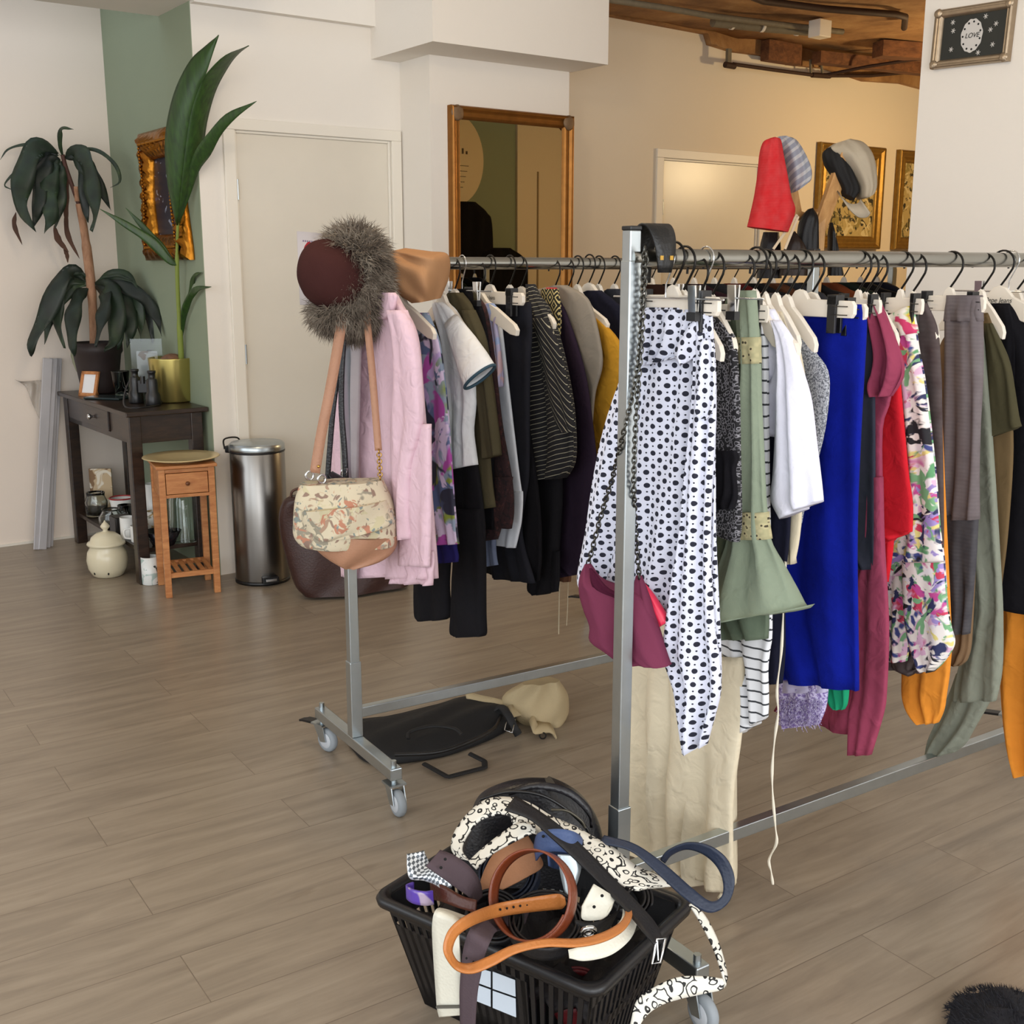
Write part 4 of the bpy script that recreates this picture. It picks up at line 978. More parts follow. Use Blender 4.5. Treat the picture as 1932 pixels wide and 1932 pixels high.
# magenta chain bag on the near post of the front rack
MAG = leather('magenta_suede', '#6e3349', .85, .12, 8, 300, .12)
K = RA1; tb = .046; KN = turned(K.d, RD(20))
mb_ = thing('chain_bag', 'magenta suede bag on a long dark chain beside the near post', 'handbag', zp(1180, 1255, 0) * 0 + pln(1180, 1255, K.at(tb), KN))
BP = lambda u, v, dt=0: pln(u, v, K.at(tb + dt), KN)
L = [BP(*p) for p in crv([(1104, 1064), (1097, 1085), (1096, 1120), (1104, 1150), (1116, 1180), (1116, 1205), (1140, 1222), (1170, 1246)], 26)]
R_ = [BP(*p) for p in crv([(1114, 1064), (1140, 1100), (1200, 1118), (1222, 1150), (1240, 1190), (1252, 1225), (1260, 1252), (1262, 1256)], 26)]
obj('body', loft(L, R_, KN, .028, .006, 2, 3, nrow=26, topamp=.4), MAG, mb_)
L = [BP(*p, .012) for p in crv([(1200, 1086), (1190, 1130), (1185, 1180), (1190, 1250)], 16)]; R_ = [BP(*p, .012) for p in crv([(1210, 1086), (1228, 1140), (1246, 1200), (1261, 1254)], 16)]
obj('corner_gusset', loft(L, R_, KN, .02, .004, 1.5, 4, nrow=16), MAG, mb_)
L = [BP(*p, .03) for p in crv([(1206, 1100), (1214, 1130), (1226, 1160), (1240, 1186)], 12)]; R_ = [BP(*p, .03) for p in crv([(1214, 1098), (1236, 1126), (1252, 1152), (1262, 1172)], 12)]
obj('lining', loft(L, R_, KN, .012, .003, 1.5, 4, nrow=12), simple('red_lining', '#d8304f', .4), mb_, label='glossy red lining showing at the opening')
L = [BP(*p, -.026) for p in crv([(1112, 1072), (1120, 1110), (1160, 1128)], 10)]; R_ = [BP(*p, -.026) for p in crv([(1116, 1072), (1146, 1108), (1178, 1124)], 10)]
obj('opening', loft(L, R_, KN, .004, .002, 1.5, 4, nrow=10), leather('dark_lining', '#45182b', .9), mb_)
def chain(name, px, par, m, r=.006, w=.0017, step=.0095):
    c = vcrv(px, 400); mb = MB(); acc = 0; k = 0; last = c[0]
    for i in range(1, 400):
        acc += (c[i] - c[i - 1]).length
        if acc >= step:
            acc = 0; t = (c[i] - c[i - 1]).normalized(); s = t.cross(V((0, 1, 0))).normalized(); o = t.cross(s)
            a = (s + o * .4).normalized() if k % 2 else (o - s * .4).normalized(); k += 1
            mb.tube([c[i] + t * r * 1.25 * cos(x) + a * r * .72 * sin(x) for x in (2 * PI * q / 10 for q in range(10))], w, 5, closed=True)
    return obj(name, mb, m, par)
GUN = simple('gunmetal', '#55544f', .3, 1.0, .2, 60)
ct = K.at(.03, -.03, 0)
top = lambda u, v, dt: pln(u, v, K.at(dt), KN)
fr0 = lambda u, v, q=-.026: pln(u, v, K.at(0, q), K.b)
chain('chain', [fr0(1217, 462, -.036), fr0(1213, 520), fr0(1209, 600), fr0(1204, 680), fr0(1192, 750), fr0(1176, 820, -.022), top(1156, 900, .03), top(1135, 970, .045), top(1115, 1045, .048), top(1109, 1066, .048)], mb_, GUN)
chain('chain', [fr0(1220, 470, -.034), fr0(1216, 540), fr0(1211, 640), fr0(1204, 730), fr0(1198, 830), fr0(1196, 920, -.022), top(1200, 1010, .03), top(1206, 1090, .048)], mb_, GUN)
pad = MB(); rows = []
for i in range(26):
    w = i / 25; a = RD(200 - 235 * w)
    c = K.at(.055, 0, K.rz + .002) + K.b * (.034 * cos(a)) + EZ * (.060 * sin(a) if sin(a) > 0 else .085 * sin(a))
    ww = .031 * (sin(PI * (.08 + .84 * w)) ** .5); rows.append([c - K.d * ww, c - K.d * ww * .4 + K.b * 0, c + K.d * ww * .4, c + K.d * ww])
pad.sheet(rows, thick=.004); obj('shoulder_pad', pad, leather('pad_leather', '#101011', .4, .15), mb_)
for q in (1, -1): obj('pad_stud', MB().box(K.at(.055 + .012 * q, -.0355, K.rz + .0), (.008, .004, .008), (K.d, K.b, EZ)), M['brass'], mb_)
# ------------------------------------------------------------------ the corner by the green wall
DW = wood('dark_stained_wood', '#150e0a', '#35241a', (3, 3, 14), rough=.32, ns=4)
tz = .812
tab = thing('console_table', 'dark stained console table with a drawer against the green wall', 'table', rm(-.2, .58, 0))
A0, A1, B0, B1 = -.375, -.03, .05, 1.12
obj('tabletop', MB().rbox(A0 - .02, A1 + .02, B0 - .03, B1 + .03, tz - .022, tz), DW, tab, bevel=.004)
ap = MB(); ap.rbox(A0 + .006, A0 + .026, B0, B0 + .30, tz - .15, tz - .022).rbox(A0 + .006, A0 + .026, B1 - .30, B1, tz - .15, tz - .022).rbox(A0 + .006, A0 + .026, B0, B1, tz - .15, tz - .125)
ap.rbox(A1 - .02, A1, B0, B1, tz - .15, tz - .022).rbox(A0, A1, B0 + .006, B0 + .026, tz - .15, tz - .022).rbox(A0, A1, B1 - .026, B1 - .006, tz - .15, tz - .022)
obj('apron', ap, DW, tab, bevel=.002)
dr = obj('drawer', MB().rbox(A0 - .004, A0 + .05, B0 + .305, B1 - .305, tz - .122, tz - .026), DW, tab, bevel=.003)
obj('knob', MB().lathe(rm(A0 - .004, (B0 + B1) / 2, tz - .075), [(.001, .03), (.012, .027), (.015, .02), (.011, .012), (.006, .008), (.006, 0)], 16, (EB, EZ, EA * -1)), M['chrome'], dr)
for a in (A0, A1 - .055):
    for b in (B0, B1 - .055):
        l = MB(); l.box(rm(a + .0275, b + .0275, (tz - .022) / 2), (.056, .056, tz - .022), (EA, EB, EZ)); obj('leg', l, DW, tab, bevel=.004)
obj('shelf', MB().rbox(A0 + .02, A1 - .0, B0 + .02, B1 - .02, .145, .165), DW, tab, bevel=.002)

# dracaena in a dark pot
pc = zp(189, 741, tz)
LEAF = NT('dracaena_leaf'); n_ = LEAF.noise(LEAF.coord(), 14, 3); oi_ = LEAF.n('ShaderNodeObjectInfo'); LEAF.color(LEAF.mix(oi_.outputs['Random'], LEAF.ramp(n_.outputs['Fac'], [(.3, '#0c140f'), (.6, '#16221a'), (.8, '#223020')]), LEAF.ramp(n_.outputs['Fac'], [(.3, '#18271a'), (.6, '#2a3d24'), (.8, '#40522c')]))).pr(Roughness=.5); LEAF = LEAF.m
DRY = simple('dry_leaf', '#4a2f20', .8, var=.3)
BARK = wood('pale_bark', '#8a6248', '#b88e70', (6, 6, 2), rough=.85, ns=7)
dp = thing('dracaena_plant', 'tall dracaena with drooping dark leaves in a black pot', 'potted plant', pc)
pot = MB().lathe(pc, [(.0, .002), (.085, .002), (.09, .01), (.098, .06), (.118, .2), (.128, .215), (.128, .262), (.118, .262), (.112, .21), (.0, .205)], 28)
obj('pot', pot, simple('black_pot', '#2a1f1e', .55, var=.2), dp)
obj('soil', MB().lathe(pc, [(.112, .222), (.06, .232), (.0, .235)], 20), simple('soil', '#1d1511', .95), dp)
YD = pc.y
dq = lambda u, v, d=0.0: yp(u, v, YD + d)
obj('trunk', MB().tube(vcrv([dq(178, 665), dq(176, 600), dq(172, 540), dq(165, 480), dq(158, 430), dq(150, 385)], 24), [.022] * 8 + [.024] * 8 + [.020] * 8, 12), BARK, dp)
obj('stem', MB().tube(vcrv([dq(150, 390), dq(136, 350), dq(124, 315), dq(118, 292)], 14), .011, 8), simple('red_stem', '#4a2a20', .7), dp)
obj('cut_stub', MB().tube([dq(146, 380), dq(144, 352)], .014, 8), BARK, dp)
def leaf(par, px, w, dep=0.0, m=None, wpx=None, prof=None, roll=0.0, curve=.10, name='leaf', wave=.0):
    """px: (u, v[, extra depth]); w: widest width in picture pixels"""
    W_ = w * YD / 2209; n = 22
    pts = [dq(p[0], p[1], dep * (i / (len(px) - 1)) + (p[2] if len(p) > 2 else 0)) for i, p in enumerate(px)]
    c = vcrv(pts, n); rows = []
    for i, p in enumerate(c):
        t = (c[min(i + 1, n - 1)] - c[max(i - 1, 0)]).normalized()
        view = V((roll, -1, .25)).normalized(); s = t.cross(view)
        s = s.normalized() if s.length > 1e-4 else V((1, 0, 0)); nn = s.cross(t)
        x = i / (n - 1); ww = W_ * (prof(x) if prof else (max(0, sin(PI * min(1, x ** .9))) ** .9 * (.93 + .09 * sin(19 * x + w)) + .03)) / 2
        wv = wave * sin(17 * x + w) * W_
        rows.append([p + s * ww * k + nn * (-abs(k) * ww * curve + wv * k) for k in (-1, -.5, 0, .5, 1)])
    return obj(name, MB().sheet(rows, thick=.0016), m or LEAF, par)
rl = random.Random(5)
C1 = [([(119, 297), (113, 272), (116, 243), (138, 244)], 12, .02), ([(112, 290), (80, 275), (45, 273), (15, 282), (0, 302)], 7, .1), ([(110, 290), (82, 274), (58, 290), (42, 340), (40, 390), (66, 436)], 52, -.1),
      ([(112, 298), (90, 305), (78, 340), (72, 390), (62, 432)], 40, -.02), ([(114, 302), (98, 325), (92, 370), (96, 410), (84, 440)], 42, -.06), ([(118, 305), (112, 330), (113, 380), (104, 432)], 34, .05), ([(122, 296), (142, 284), (160, 300), (172, 350), (180, 400), (172, 436)], 44, -.08),
      ([(122, 298), (140, 290), (165, 318), (186, 350), (209, 396)], 40, .06), ([(124, 300), (150, 296), (162, 330), (160, 380), (166, 420)], 36, .12), ([(124, 292), (160, 281), (190, 287), (218, 312), (226, 342), (208, 354)], 10, .08), ([(110, 294), (94, 288), (70, 300), (58, 350)], 30, .12), ([(114, 292), (60, 300), (10, 345), (24, 359)], 6, .15)]
C2 = [([(165, 530), (140, 512), (115, 528), (88, 590), (62, 640), (58, 672)], 46, -.1), ([(165, 535), (130, 530), (110, 560), (108, 610), (122, 657)], 36, .0), ([(168, 540), (150, 556), (138, 590), (136, 640), (140, 672)], 38, -.12),
      ([(178, 535), (205, 540), (220, 580), (216, 640), (196, 662)], 44, -.1), ([(178, 533), (215, 520), (246, 540), (262, 600), (266, 644)], 42, .05), ([(180, 535), (225, 538), (268, 560), (294, 595), (305, 634)], 34, -.04), ([(178, 540), (198, 556), (192, 600), (180, 654)], 36, -.14), ([(180, 540), (232, 555), (246, 610), (240, 656)], 40, -.02),
      ([(180, 532), (200, 522), (226, 520), (250, 530)], 9, .1), ([(167, 530), (150, 514), (128, 516), (112, 532)], 16, .06), ([(170, 535), (140, 540), (98, 590), (84, 650)], 34, .1), ([(176, 538), (210, 560), (228, 610), (222, 660)], 38, .12), ([(182, 536), (250, 548), (284, 600), (288, 650)], 32, .1)]
for px, w, d in C1 + C2: leaf(dp, px, w * .78, d - .16, roll=rl.uniform(-.35, .35), wave=.13)
for px, w in (([(30, 400), (27, 425), (42, 462)], 9), ([(102, 425), (110, 452), (130, 476)], 12), ([(125, 390), (127, 440), (150, 488)], 10), ([(120, 470), (126, 480), (128, 496)], 8), ([(128, 320), (124, 380), (126, 430)], 12)): leaf(dp, px, w, -.04, DRY, name='dry_leaf')
leaf(dp, [(134, 660), (140, 680), (145, 702)], 9, 0, simple('pale_leaf', '#8c8c72', .7))

# coconut palm seedling in a gold pot
gp = zp(329, 757, tz); YD = gp.y - .02
pm = thing('palm_plant', 'young palm with tall forked leaf in a shiny gold pot', 'potted plant', gp)
obj('pot', MB().lathe(gp, [(.0, .002), (.092, .002), (.096, .008), (.112, .208), (.112, .213), (.108, .213), (.098, .16), (.0, .155)], 36), simple('pale_gold', '#b8aa66', .28, .85, .1, 6), pm)
obj('coconut', MB().ell(gp + EZ * .175, (.07, .07, .055), bump=.04), wood('coconut', '#5a3c2c', '#8a6248', (4, 4, 4)), pm)
PALM = NT('palm_leaf'); n_ = PALM.noise(PALM.coord('Object', (9, 9, 1)), 8, 2); PALM.color(PALM.ramp(n_.outputs['Fac'], [(.3, '#22391a'), (.7, '#31501f')])).pr(Roughness=.42); PALM = PALM.m
STEM = simple('palm_stem', '#7c8a3c', .6, var=.2)
obj('stem', MB().tube(vcrv([dq(342, 676), dq(339, 620, -.03), dq(335, 540, -.07), dq(334, 470, -.12), dq(336, 410, -.18)], 20), [.014] * 6 + [.010] * 8 + [.007] * 6, 10), STEM, pm)
def lobe(edge, inner, par, dd=0.0):
    E_ = crv(edge, 30); I_ = crv(inner, 30); rows = []
    for j in range(30):
        w = j / 29; a = dq(*E_[j], .02 * sin(PI * w) + dd - .17 - .30 * w ** .6); b = dq(*I_[j], -.03 * sin(PI * w) - .17 - .30 * w ** .6)
        rows.append([a.lerp(b, k / 6) + V((0, -.010 * sin(PI * k / 6) + .0014 * (k % 2), 0)) for k in range(7)])
    return MB().sheet(rows, thick=.0015)
lf = MB()
obj('leaf', lobe([(333, 425), (318, 360), (311, 290), (314, 235), (330, 170), (358, 115), (386, 88), (413, 66)], [(336, 425), (342, 350), (350, 280), (360, 215), (376, 165), (388, 141), (398, 112), (413, 67)], pm), PALM, pm)
obj('leaf', lobe([(339, 425), (362, 352), (381, 290), (392, 225), (408, 170), (432, 125), (450, 102), (470, 86)], [(336, 425), (342, 350), (350, 280), (360, 215), (376, 165), (388, 141), (424, 105), (470, 87)], pm, .03), PALM, pm)
leaf(pm, [(338, 420, -.18), (362, 330, -.18), (388, 280, -.18), (428, 226, -.18), (484, 191, -.18)], 24, -.36, PALM, roll=.5); leaf(pm, [(337, 500, -.1), (318, 490, -.1), (285, 455, -.1), (240, 425, -.1), (188, 394, -.1)], 18, -.1, PALM); leaf(pm, [(334, 505, -.1), (308, 470, -.1), (270, 428, -.1), (237, 392, -.1)], 13, .0, PALM)
leaf(pm, [(343, 640), (349, 585), (368, 548), (399, 541)], 14, -.34, PALM, roll=.4); leaf(pm, [(344, 620), (360, 550), (366, 522), (380, 514)], 11, -.25, PALM)

# gilded mirror-like frame on the green wall
fr_ = thing('gilded_frame', 'small ornate gold framed dark picture on the green wall', 'picture frame', rm(-.03, .4, 1.48))
b0, b1, z0, z1 = .095, .70, 1.485, 2.09
def framepiece(par, a_in, pts_o, pts_i, m, name='moulding', bumpy=.012, depth=.055):
    n = len(pts_o); rows = []
    for k in range(9):
        w = k / 8; h = depth * (.25 + .75 * sin(PI * (.1 + .8 * w))) 
        rows.append([rm(a_in - h - bumpy * (sin(i * 1.9 + k * 1.3) + .6 * sin(i * 4.1 - k * 2)) * sin(PI * w), o[0] + (q[0] - o[0]) * w, o[1] + (q[1] - o[1]) * w) for i, (o, q) in enumerate(zip(pts_o, pts_i))])
    rows.append([rm(a_in - .003, q[0], q[1]) for q in pts_i]); rows.insert(0, [rm(a_in - .003, o[0], o[1]) for o in pts_o])
    return obj(name, MB().sheet(rows), m, par)
def rect_loop(b0, b1, z0, z1, n, pinch=0.0):
    P = []
    for k in range(n): 
        w = k / n; P.append((b0 + pinch * sin(PI * w) ** 2, z0 + (z1 - z0) * w))
    for k in range(n): P.append((b0 + (b1 - b0) * k / n, z1))
    for k in range(n):
        w = k / n; P.append((b1 - pinch * sin(PI * w) ** 2, z1 - (z1 - z0) * w))
    for k in range(n): P.append((b1 - (b1 - b0) * k / n, z0))
    P.append(P[0]); return P
framepiece(fr_, -.003, rect_loop(b0, b1, z0, z1, 26, .05), rect_loop(b0 + .16, b1 - .16, z0 + .12, z1 - .13, 26, -.02), M['gold'])
bd = MB()
for P in (rect_loop(b0 + .09, b1 - .09, z0 + .06, z1 - .06, 30, .03),):
    for (b, z) in P[::1]: bd.ell(rm(-.062, b, z), (.006, .008, .008), (EA, EB, EZ), 8, 6)
obj('beading', bd, M['gold'], fr_)
obj('canvas', MB().rbox(-.012, -.004, b0 + .13, b1 - .13, z0 + .1, z1 - .11), floral('dark_painting', '#141a2c', [('#2a3a5a', .6), ('#1a1a20', 1), ('#8a90a0', 1.8)], 9, 'Object', .4, .6), fr_)

# small things on the console table
pf = thing('photo_frame', 'small orange wood photo frame tilted back beside the dark pot', 'picture frame', rm(-.31, .86, tz))
fc = zp(165, 747, tz); fx = (zp(191, 746, tz) - zp(147, 744, tz)); fx = V((.93, -.36, 0)).normalized(); fn = V((-.36, -.93, 0)); fz = (EZ * .95 - fn * .3).normalized(); fw, fh = .108, .128
OW = wood('orange_wood', '#a8683a', '#c98a55', (8, 8, 8)); c0 = fc + fx * .0 + EZ * .0
fm = MB()
for s in (-1, 1): fm.box(c0 + fx * s * (fw / 2 - .008) + fz * fh / 2, (.016, .012, fh), (fx, fn, fz)); fm.box(c0 + fz * (fh / 2 + s * (fh / 2 - .008)), (fw, .012, .016), (fx, fn, fz))
obj('frame', fm, OW, pf, bevel=.001); obj('paper', MB().box(c0 + fz * fh / 2 - fn * .002, (fw - .02, .004, fh - .02), (fx, fn, fz)), M['white_paper'], pf)
obj('stand', MB().bar(c0 + fz * .1 - fn * .008, V((c0.x, c0.y, tz)) - fn * .07, .02, .004), OW, pf)
tr = MB(); t0 = zp(205, 752, tz); tr.box(t0 + EZ * .006, (.2, .13, .010), (dirv(-15), dirv(75), EZ)); tag(obj('slate_tray', tr, simple('teal_slate', '#1c2a2c', .25), bevel=.003), 'flat dark slate tray with pale edge lying on the console table', 'tray')
def jar(name, c, prof, label, cat, m=None, group=None): return tag(obj(name, MB().lathe(c, prof, 28), m or M['clear'], org=c), label, cat, group)
jc = zp(230, 750, tz) + EZ * .0125
jar('glass_beaker', jc, [(0, .0), (.03, .0), (.032, .004), (.044, .115), (.046, .12), (.043, .12), (.029, .008), (0, .006)], 'clear faceted drinking glass in front of the dark plant pot', 'glass')
jc2 = zp(246, 742, tz) + V((.02, .22, 0)); jc2.z = tz
jar('glass_carafe', jc2, [(0, 0), (.055, 0), (.06, .01), (.062, .10), (.045, .15), (.026, .18), (.024, .23), (.028, .235), (.022, .23), (.022, .18), (.042, .148), (.057, .1), (.054, .012), (0, .008)], 'round clear glass carafe behind the drinking glass', 'carafe')
jc3 = zp(262, 748, tz) + V((.03, .12, 0)); jc3.z = tz
jar('glass_bottle', jc3, [(0, 0), (.03, 0), (.032, .006), (.032, .13), (.014, .17), (.013, .21), (.016, .212), (.016, .225), (.012, .225), (.011, .17), (.028, .128), (.028, .01), (0, .008)], 'slim clear glass bottle behind the binoculars', 'bottle')
bn = thing('binoculars', 'black binoculars standing upright at the console table corner', 'binoculars', zp(272, 764, tz))
for k, (u, v) in enumerate(((254, 762), (286, 766))):
    c = zp(u, v, tz) + V((.0, .03, 0)); bx = MB().lathe(c, [(0, .0), (.034, .0), (.036, .006), (.034, .05), (.026, .065), (.027, .11), (.023, .125)], 20)
    obj('barrel', bx, M['black_plastic'], bn); ey = MB().lathe(c + EZ * .124, [(.022, 0), (.016, .006), (.016, .025), (.02, .03), (.02, .04), (0, .038)], 18); obj('eyepiece', ey, M['black_plastic'], bn)
cc_ = zp(270, 764, tz) + V((0, .03, 0)); obj('bridge', MB().box(cc_ + EZ * .085, (.05, .03, .06)).tube([cc_ + EZ * .10 - V((0, .012, 0)), cc_ + EZ * .135 - V((0, .012, 0))], .012, 12), M['black_plastic'], bn, bevel=.003)
obj('neck_strap', MB().tube(vcrv([zp(250, 760, tz) + EZ * .12, zp(238, 762, tz) + EZ * .06, zp(236, 768, tz) + EZ * .005, zp(262, 771, tz) + EZ * .005, zp(300, 765, tz) + EZ * .006, zp(308, 756, tz) + EZ * .02], 30), .006, 6, flat=.35), M['black_leather'], bn)
ac = thing('acrylic_stand', 'clear acrylic card stand with photo behind the gold pot', 'card stand', gp + EB * .22)
q = rm(-.14, .45, tz); X_ = V((1, .1, 0)).normalized(); N_ = V((.1, -1, 0)).normalized()
obj('panel', MB().box(q + EZ * .15, (.15, .004, .3), (X_, N_, EZ)), glass('acrylic', '#dfe6e4', .08), ac); obj('card', MB().box(q + EZ * .17 - N_ * .006, (.1, .002, .14), (X_, N_, EZ)), floral('photo_card', '#d5d3da', [('#8a6a5a', .8)], 7, 'Object', .4), ac)
obj('foot', MB().box(q + EZ * .004, (.15, .07, .006), (X_, N_, EZ)), glass('acrylic_foot', '#dfe6e4', .08), ac)

# on the lower shelf and the floor
sz = .165
ENA = simple('white_enamel', '#e4e4e0', .25); REDE = simple('red_enamel', '#a02a2a', .3)
eb = thing('enamel_bowl', 'white enamel bowl with red rim on the lower shelf', 'bowl', rm(-.206, .80, sz)); c = rm(-.206, .80, sz)
obj('bowl', MB().lathe(c, [(0, .0), (.04, 0), (.044, .006), (.062, .11), (.059, .11), (.042, .012), (0, .01)], 26), ENA, eb); obj('rim', MB().torus(c + EZ * .11, .0605, .004, (EA, EB)), REDE, eb)
def mug(c, r, h, m, label, hd=0.0, name='mug', group='mugs and cups around the console table'):
    t = thing(name, label, 'mug', c, group)
    obj('cup', MB().lathe(c, [(0, 0), (r * .92, 0), (r, .005), (r, h), (r * .93, h), (r * .9, .01), (0, .008)], 28), m, t)
    d = V((cos(hd), sin(hd), 0)); obj('handle', MB().tube(vcrv([c + d * r + EZ * h * .82, c + d * (r + .026) + EZ * h * .75, c + d * (r + .026) + EZ * h * .32, c + d * r + EZ * h * .2], 14), .005, 8), m, t); return t
mug(rm(-.325, .335, sz), .037, .105, ENA, 'tall white mug behind the near table leg on the shelf', RD(-20))
mug(rm(-.315, .235, sz), .03, .08, ENA, 'small white mug right beside the near table leg', RD(200))
mug(rm(-.17, .42, sz), .036, .1, floral('mug_print', '#d8d5cc', [('#6b6a52', 1.0), ('#b59a6a', 1.6)], 16, 'Object', .4), 'printed white rimmed mug between table leg and wooden stand', RD(-30))
mug(rm(-.10, .63, sz), .04, .2, ENA, 'tall white tumbler far back on the shelf by the green wall', RD(0))
jar('glass_jar', rm(-.30, .93, sz), [(0, 0), (.05, 0), (.055, .01), (.058, .08), (.045, .11), (.047, .13), (.043, .13), (.041, .11), (.053, .08), (.05, .012), (0, .008)], 'round clear glass jar on the left of the lower shelf', 'jar')
jar('glass_tumbler', rm(-.235, .66, sz), [(0, 0), (.032, 0), (.036, .1), (.033, .1), (.029, .01), (0, .008)], 'small clear glass tumbler in front of the enamel bowl', 'glass')
jar('glass_vase', rm(-.325, .60, sz), [(0, 0), (.045, 0), (.06, .03), (.06, .06), (.04, .09), (.044, .1), (.04, .1), (.036, .09), (.055, .06), (.055, .03), (.04, .012), (0, .008)], 'low round clear glass vase near the front shelf edge', 'vase')
jar('glass_dome', rm(-.12, .13, sz), [(.07, 0), (.072, .004), (.066, .2), (.04, .28), (.014, .3), (.014, .33), (.009, .33), (.009, .295), (.036, .275), (.062, .2), (.068, .004)], 'tall clear glass decanter standing behind the wooden stand', 'decanter')
tag(obj('tan_card', MB().box(rm(-.23, 1.06, sz + .115), (.12, .012, .23), (dirv(0), dirv(90), EZ)), floral('tan_card', '#c9b08c', [('#8a6a4a', .8), ('#e6dcc8', 1.1)], 10, 'Object', .7), bevel=.001), 'small tan printed card standing at the shelf back', 'card')
bx_ = MB(); bx_.box(rm(-.32, .45, sz + .045), (.09, .1, .09), (EA, EB, EZ)); tag(obj('black_tin', bx_, simple('black_tin', '#161314', .3), bevel=.006), 'black tin box behind the ceramic jar on the shelf', 'tin')
tag(obj('dark_bowl', MB().lathe(rm(-.235, .10, sz), [(0, 0), (.05, 0), (.085, .07), (.08, .07), (.047, .008), (0, .008)], 26), simple('dark_glaze', '#1c1a20', .25), org=rm(-.235, .10, sz)), 'dark glazed bowl at the near shelf end', 'bowl')
# cream lidded jar
cj = zp(205, 1085); CER = simple('cream_glaze', '#d9d0b4', .22)
jt = thing('ceramic_jar', 'cream ceramic garlic jar with lid and small holes on the floor', 'jar', cj)
obj('body', MB().lathe(cj, [(0, .0), (.062, .0), (.072, .006), (.09, .04), (.096, .08), (.09, .118), (.076, .142), (.078, .15)], 36), CER, jt)
ld = obj('lid', MB().lathe(cj, [(.07, .146), (.086, .152), (.09, .158), (.086, .166), (.074, .172), (.068, .19), (.045, .208), (.018, .216), (.012, .218), (.011, .226), (.02, .236), (.022, .243), (.014, .254), (.006, .262), (.002, .27), (0, .271)], 36), CER, jt)
for an in (-118, -70): 
    d = dirv(an); obj('vent_hole', MB().ell(cj + d * .083 + EZ * .028, (.004, .004, .008), (d.cross(EZ), d, EZ), 10, 8), M['dark'], jt)
mc = zp(285, 1101); 
mg = mug(mc, .041, .132, floral('leaf_print', '#e0e4e2', [('#2c3d3c', 1.5), ('#a9bdb8', 1.0)], 13, 'Object', .3, .61), 'white mug with dark leaf print on the floor beside the table leg', RD(60))
# bamboo stand with brass tray
BAM = wood('bamboo', '#a8683a', '#c98c56', (3, 3, 16), rough=.42, ns=4)
f0 = V((-1.542, 4.955, 0)); sx = V((.907, .422, 0)).normalized(); sy = V((-sx.y, sx.x, 0)); sw, sd, sh = .215, .235, .585
st = thing('plant_stand', 'narrow bamboo side table with drawer and slatted shelf', 'side table', f0 + sx * sw / 2 + sy * sd / 2)
for i in (0, 1):
    for j in (0, 1): obj('leg', MB().box(f0 + sx * (i * sw) + sy * (j * sd) + EZ * sh / 2, (.028, .028, sh), (sx, sy, EZ)), BAM, st, bevel=.002)
md = f0 + sx * sw / 2 + sy * sd / 2
obj('top', MB().box(md + EZ * (sh + .006), (sw + .05, sd + .05, .014), (sx, sy, EZ)), BAM, st, bevel=.003)
sr = MB(); sr.box(md + EZ * (sh - .012) - sy * sd / 2, (sw, .02, .016), (sx, sy, EZ)).box(md + EZ * (sh - .125) - sy * sd / 2, (sw, .02, .014), (sx, sy, EZ))
for s in (-1, 1): sr.box(md + sx * s * sw / 2 + EZ * (sh - .066), (.016, sd, .13), (sx, sy, EZ))
sr.box(md + sy * sd / 2 + EZ * (sh - .066), (sw, .016, .13), (sx, sy, EZ)); obj('apron', sr, BAM, st, bevel=.001)
dw_ = obj('drawer', MB().box(md - sy * (sd / 2 + .002) + EZ * (sh - .069), (sw - .034, .02, .092), (sx, sy, EZ)), BAM, st, bevel=.002)
obj('knob', MB().lathe(md - sy * (sd / 2 + .012) + EZ * (sh - .069), [(0, .02), (.008, .018), (.01, .012), (.005, .006), (.005, 0)], 14, (sx, EZ, sy * -1)), wood('dark_knob', '#5a331c', '#7a4a2a'), dw_)
sl_ = MB()
for k in range(6): sl_.box(md + sx * (sw * (k - 2.5) / 6.2) + EZ * .105, (.018, sd, .012), (sx, sy, EZ))
for s in (-1, 1): sl_.box(md + sy * s * (sd / 2) + EZ * .1, (sw, .018, .022), (sx, sy, EZ))
obj('slatted_shelf', sl_, BAM, st, bevel=.001)
tc = md + EZ * (sh + .0135)
tag(obj('brass_tray', MB().lathe(tc, [(0, .0), (.1, .0), (.106, .003), (.118, .011), (.165, .017), (.17, .019), (.168, .022), (.117, .015), (.1, .005), (0, .004)], 44), simple('brushed_brass', '#d6c394', .38, .45, .1, 9), org=tc), 'round brass charger tray lying on the bamboo side table', 'tray')
# pedal bin
BINM = simple('brushed_steel', '#8f8c88', .30, 1.0, .12, 3); bc = V((-1.185, 5.262, 0)); 
bi = thing('pedal_bin', 'tall brushed steel pedal bin in front of the white door', 'bin', bc)
obj('body', MB().lathe(bc, [(0, .012), (.124, .012), (.126, .02), (.126, .615), (.124, .618)], 48), BINM, bi)
obj('base_ring', MB().lathe(bc, [(0, .0), (.128, .0), (.129, .012), (.124, .016)], 48), M['black_plastic'], bi)
obj('rim', MB().lathe(bc, [(.126, .616), (.1285, .618), (.1285, .624), (.12, .626)], 48), M['black_plastic'], bi)
obj('lid', MB().lathe(bc, [(.127, .626), (.128, .63), (.127, .652), (.118, .66), (.0, .664)], 48), M['steel'], bi)
hd_ = V((-.9, .3, 0)).normalized(); hx = V((.3, .9, 0)).normalized()
obj('handle', MB().tube(vcrv([bc + hd_ * .125 + hx * .07 + EZ * .63, bc + hd_ * .14 + hx * .06 + EZ * .665, bc + hd_ * .14 - hx * .05 + EZ * .672, bc + hd_ * .128 - hx * .07 + EZ * .63], 16), .004, 6), M['black_wire'], bi)
obj('hinge_cap', MB().box(bc + hd_ * .137 + EZ * .622, (.03, .07, .034), (hd_, hx, EZ)), M['black_plastic'], bi, bevel=.006)
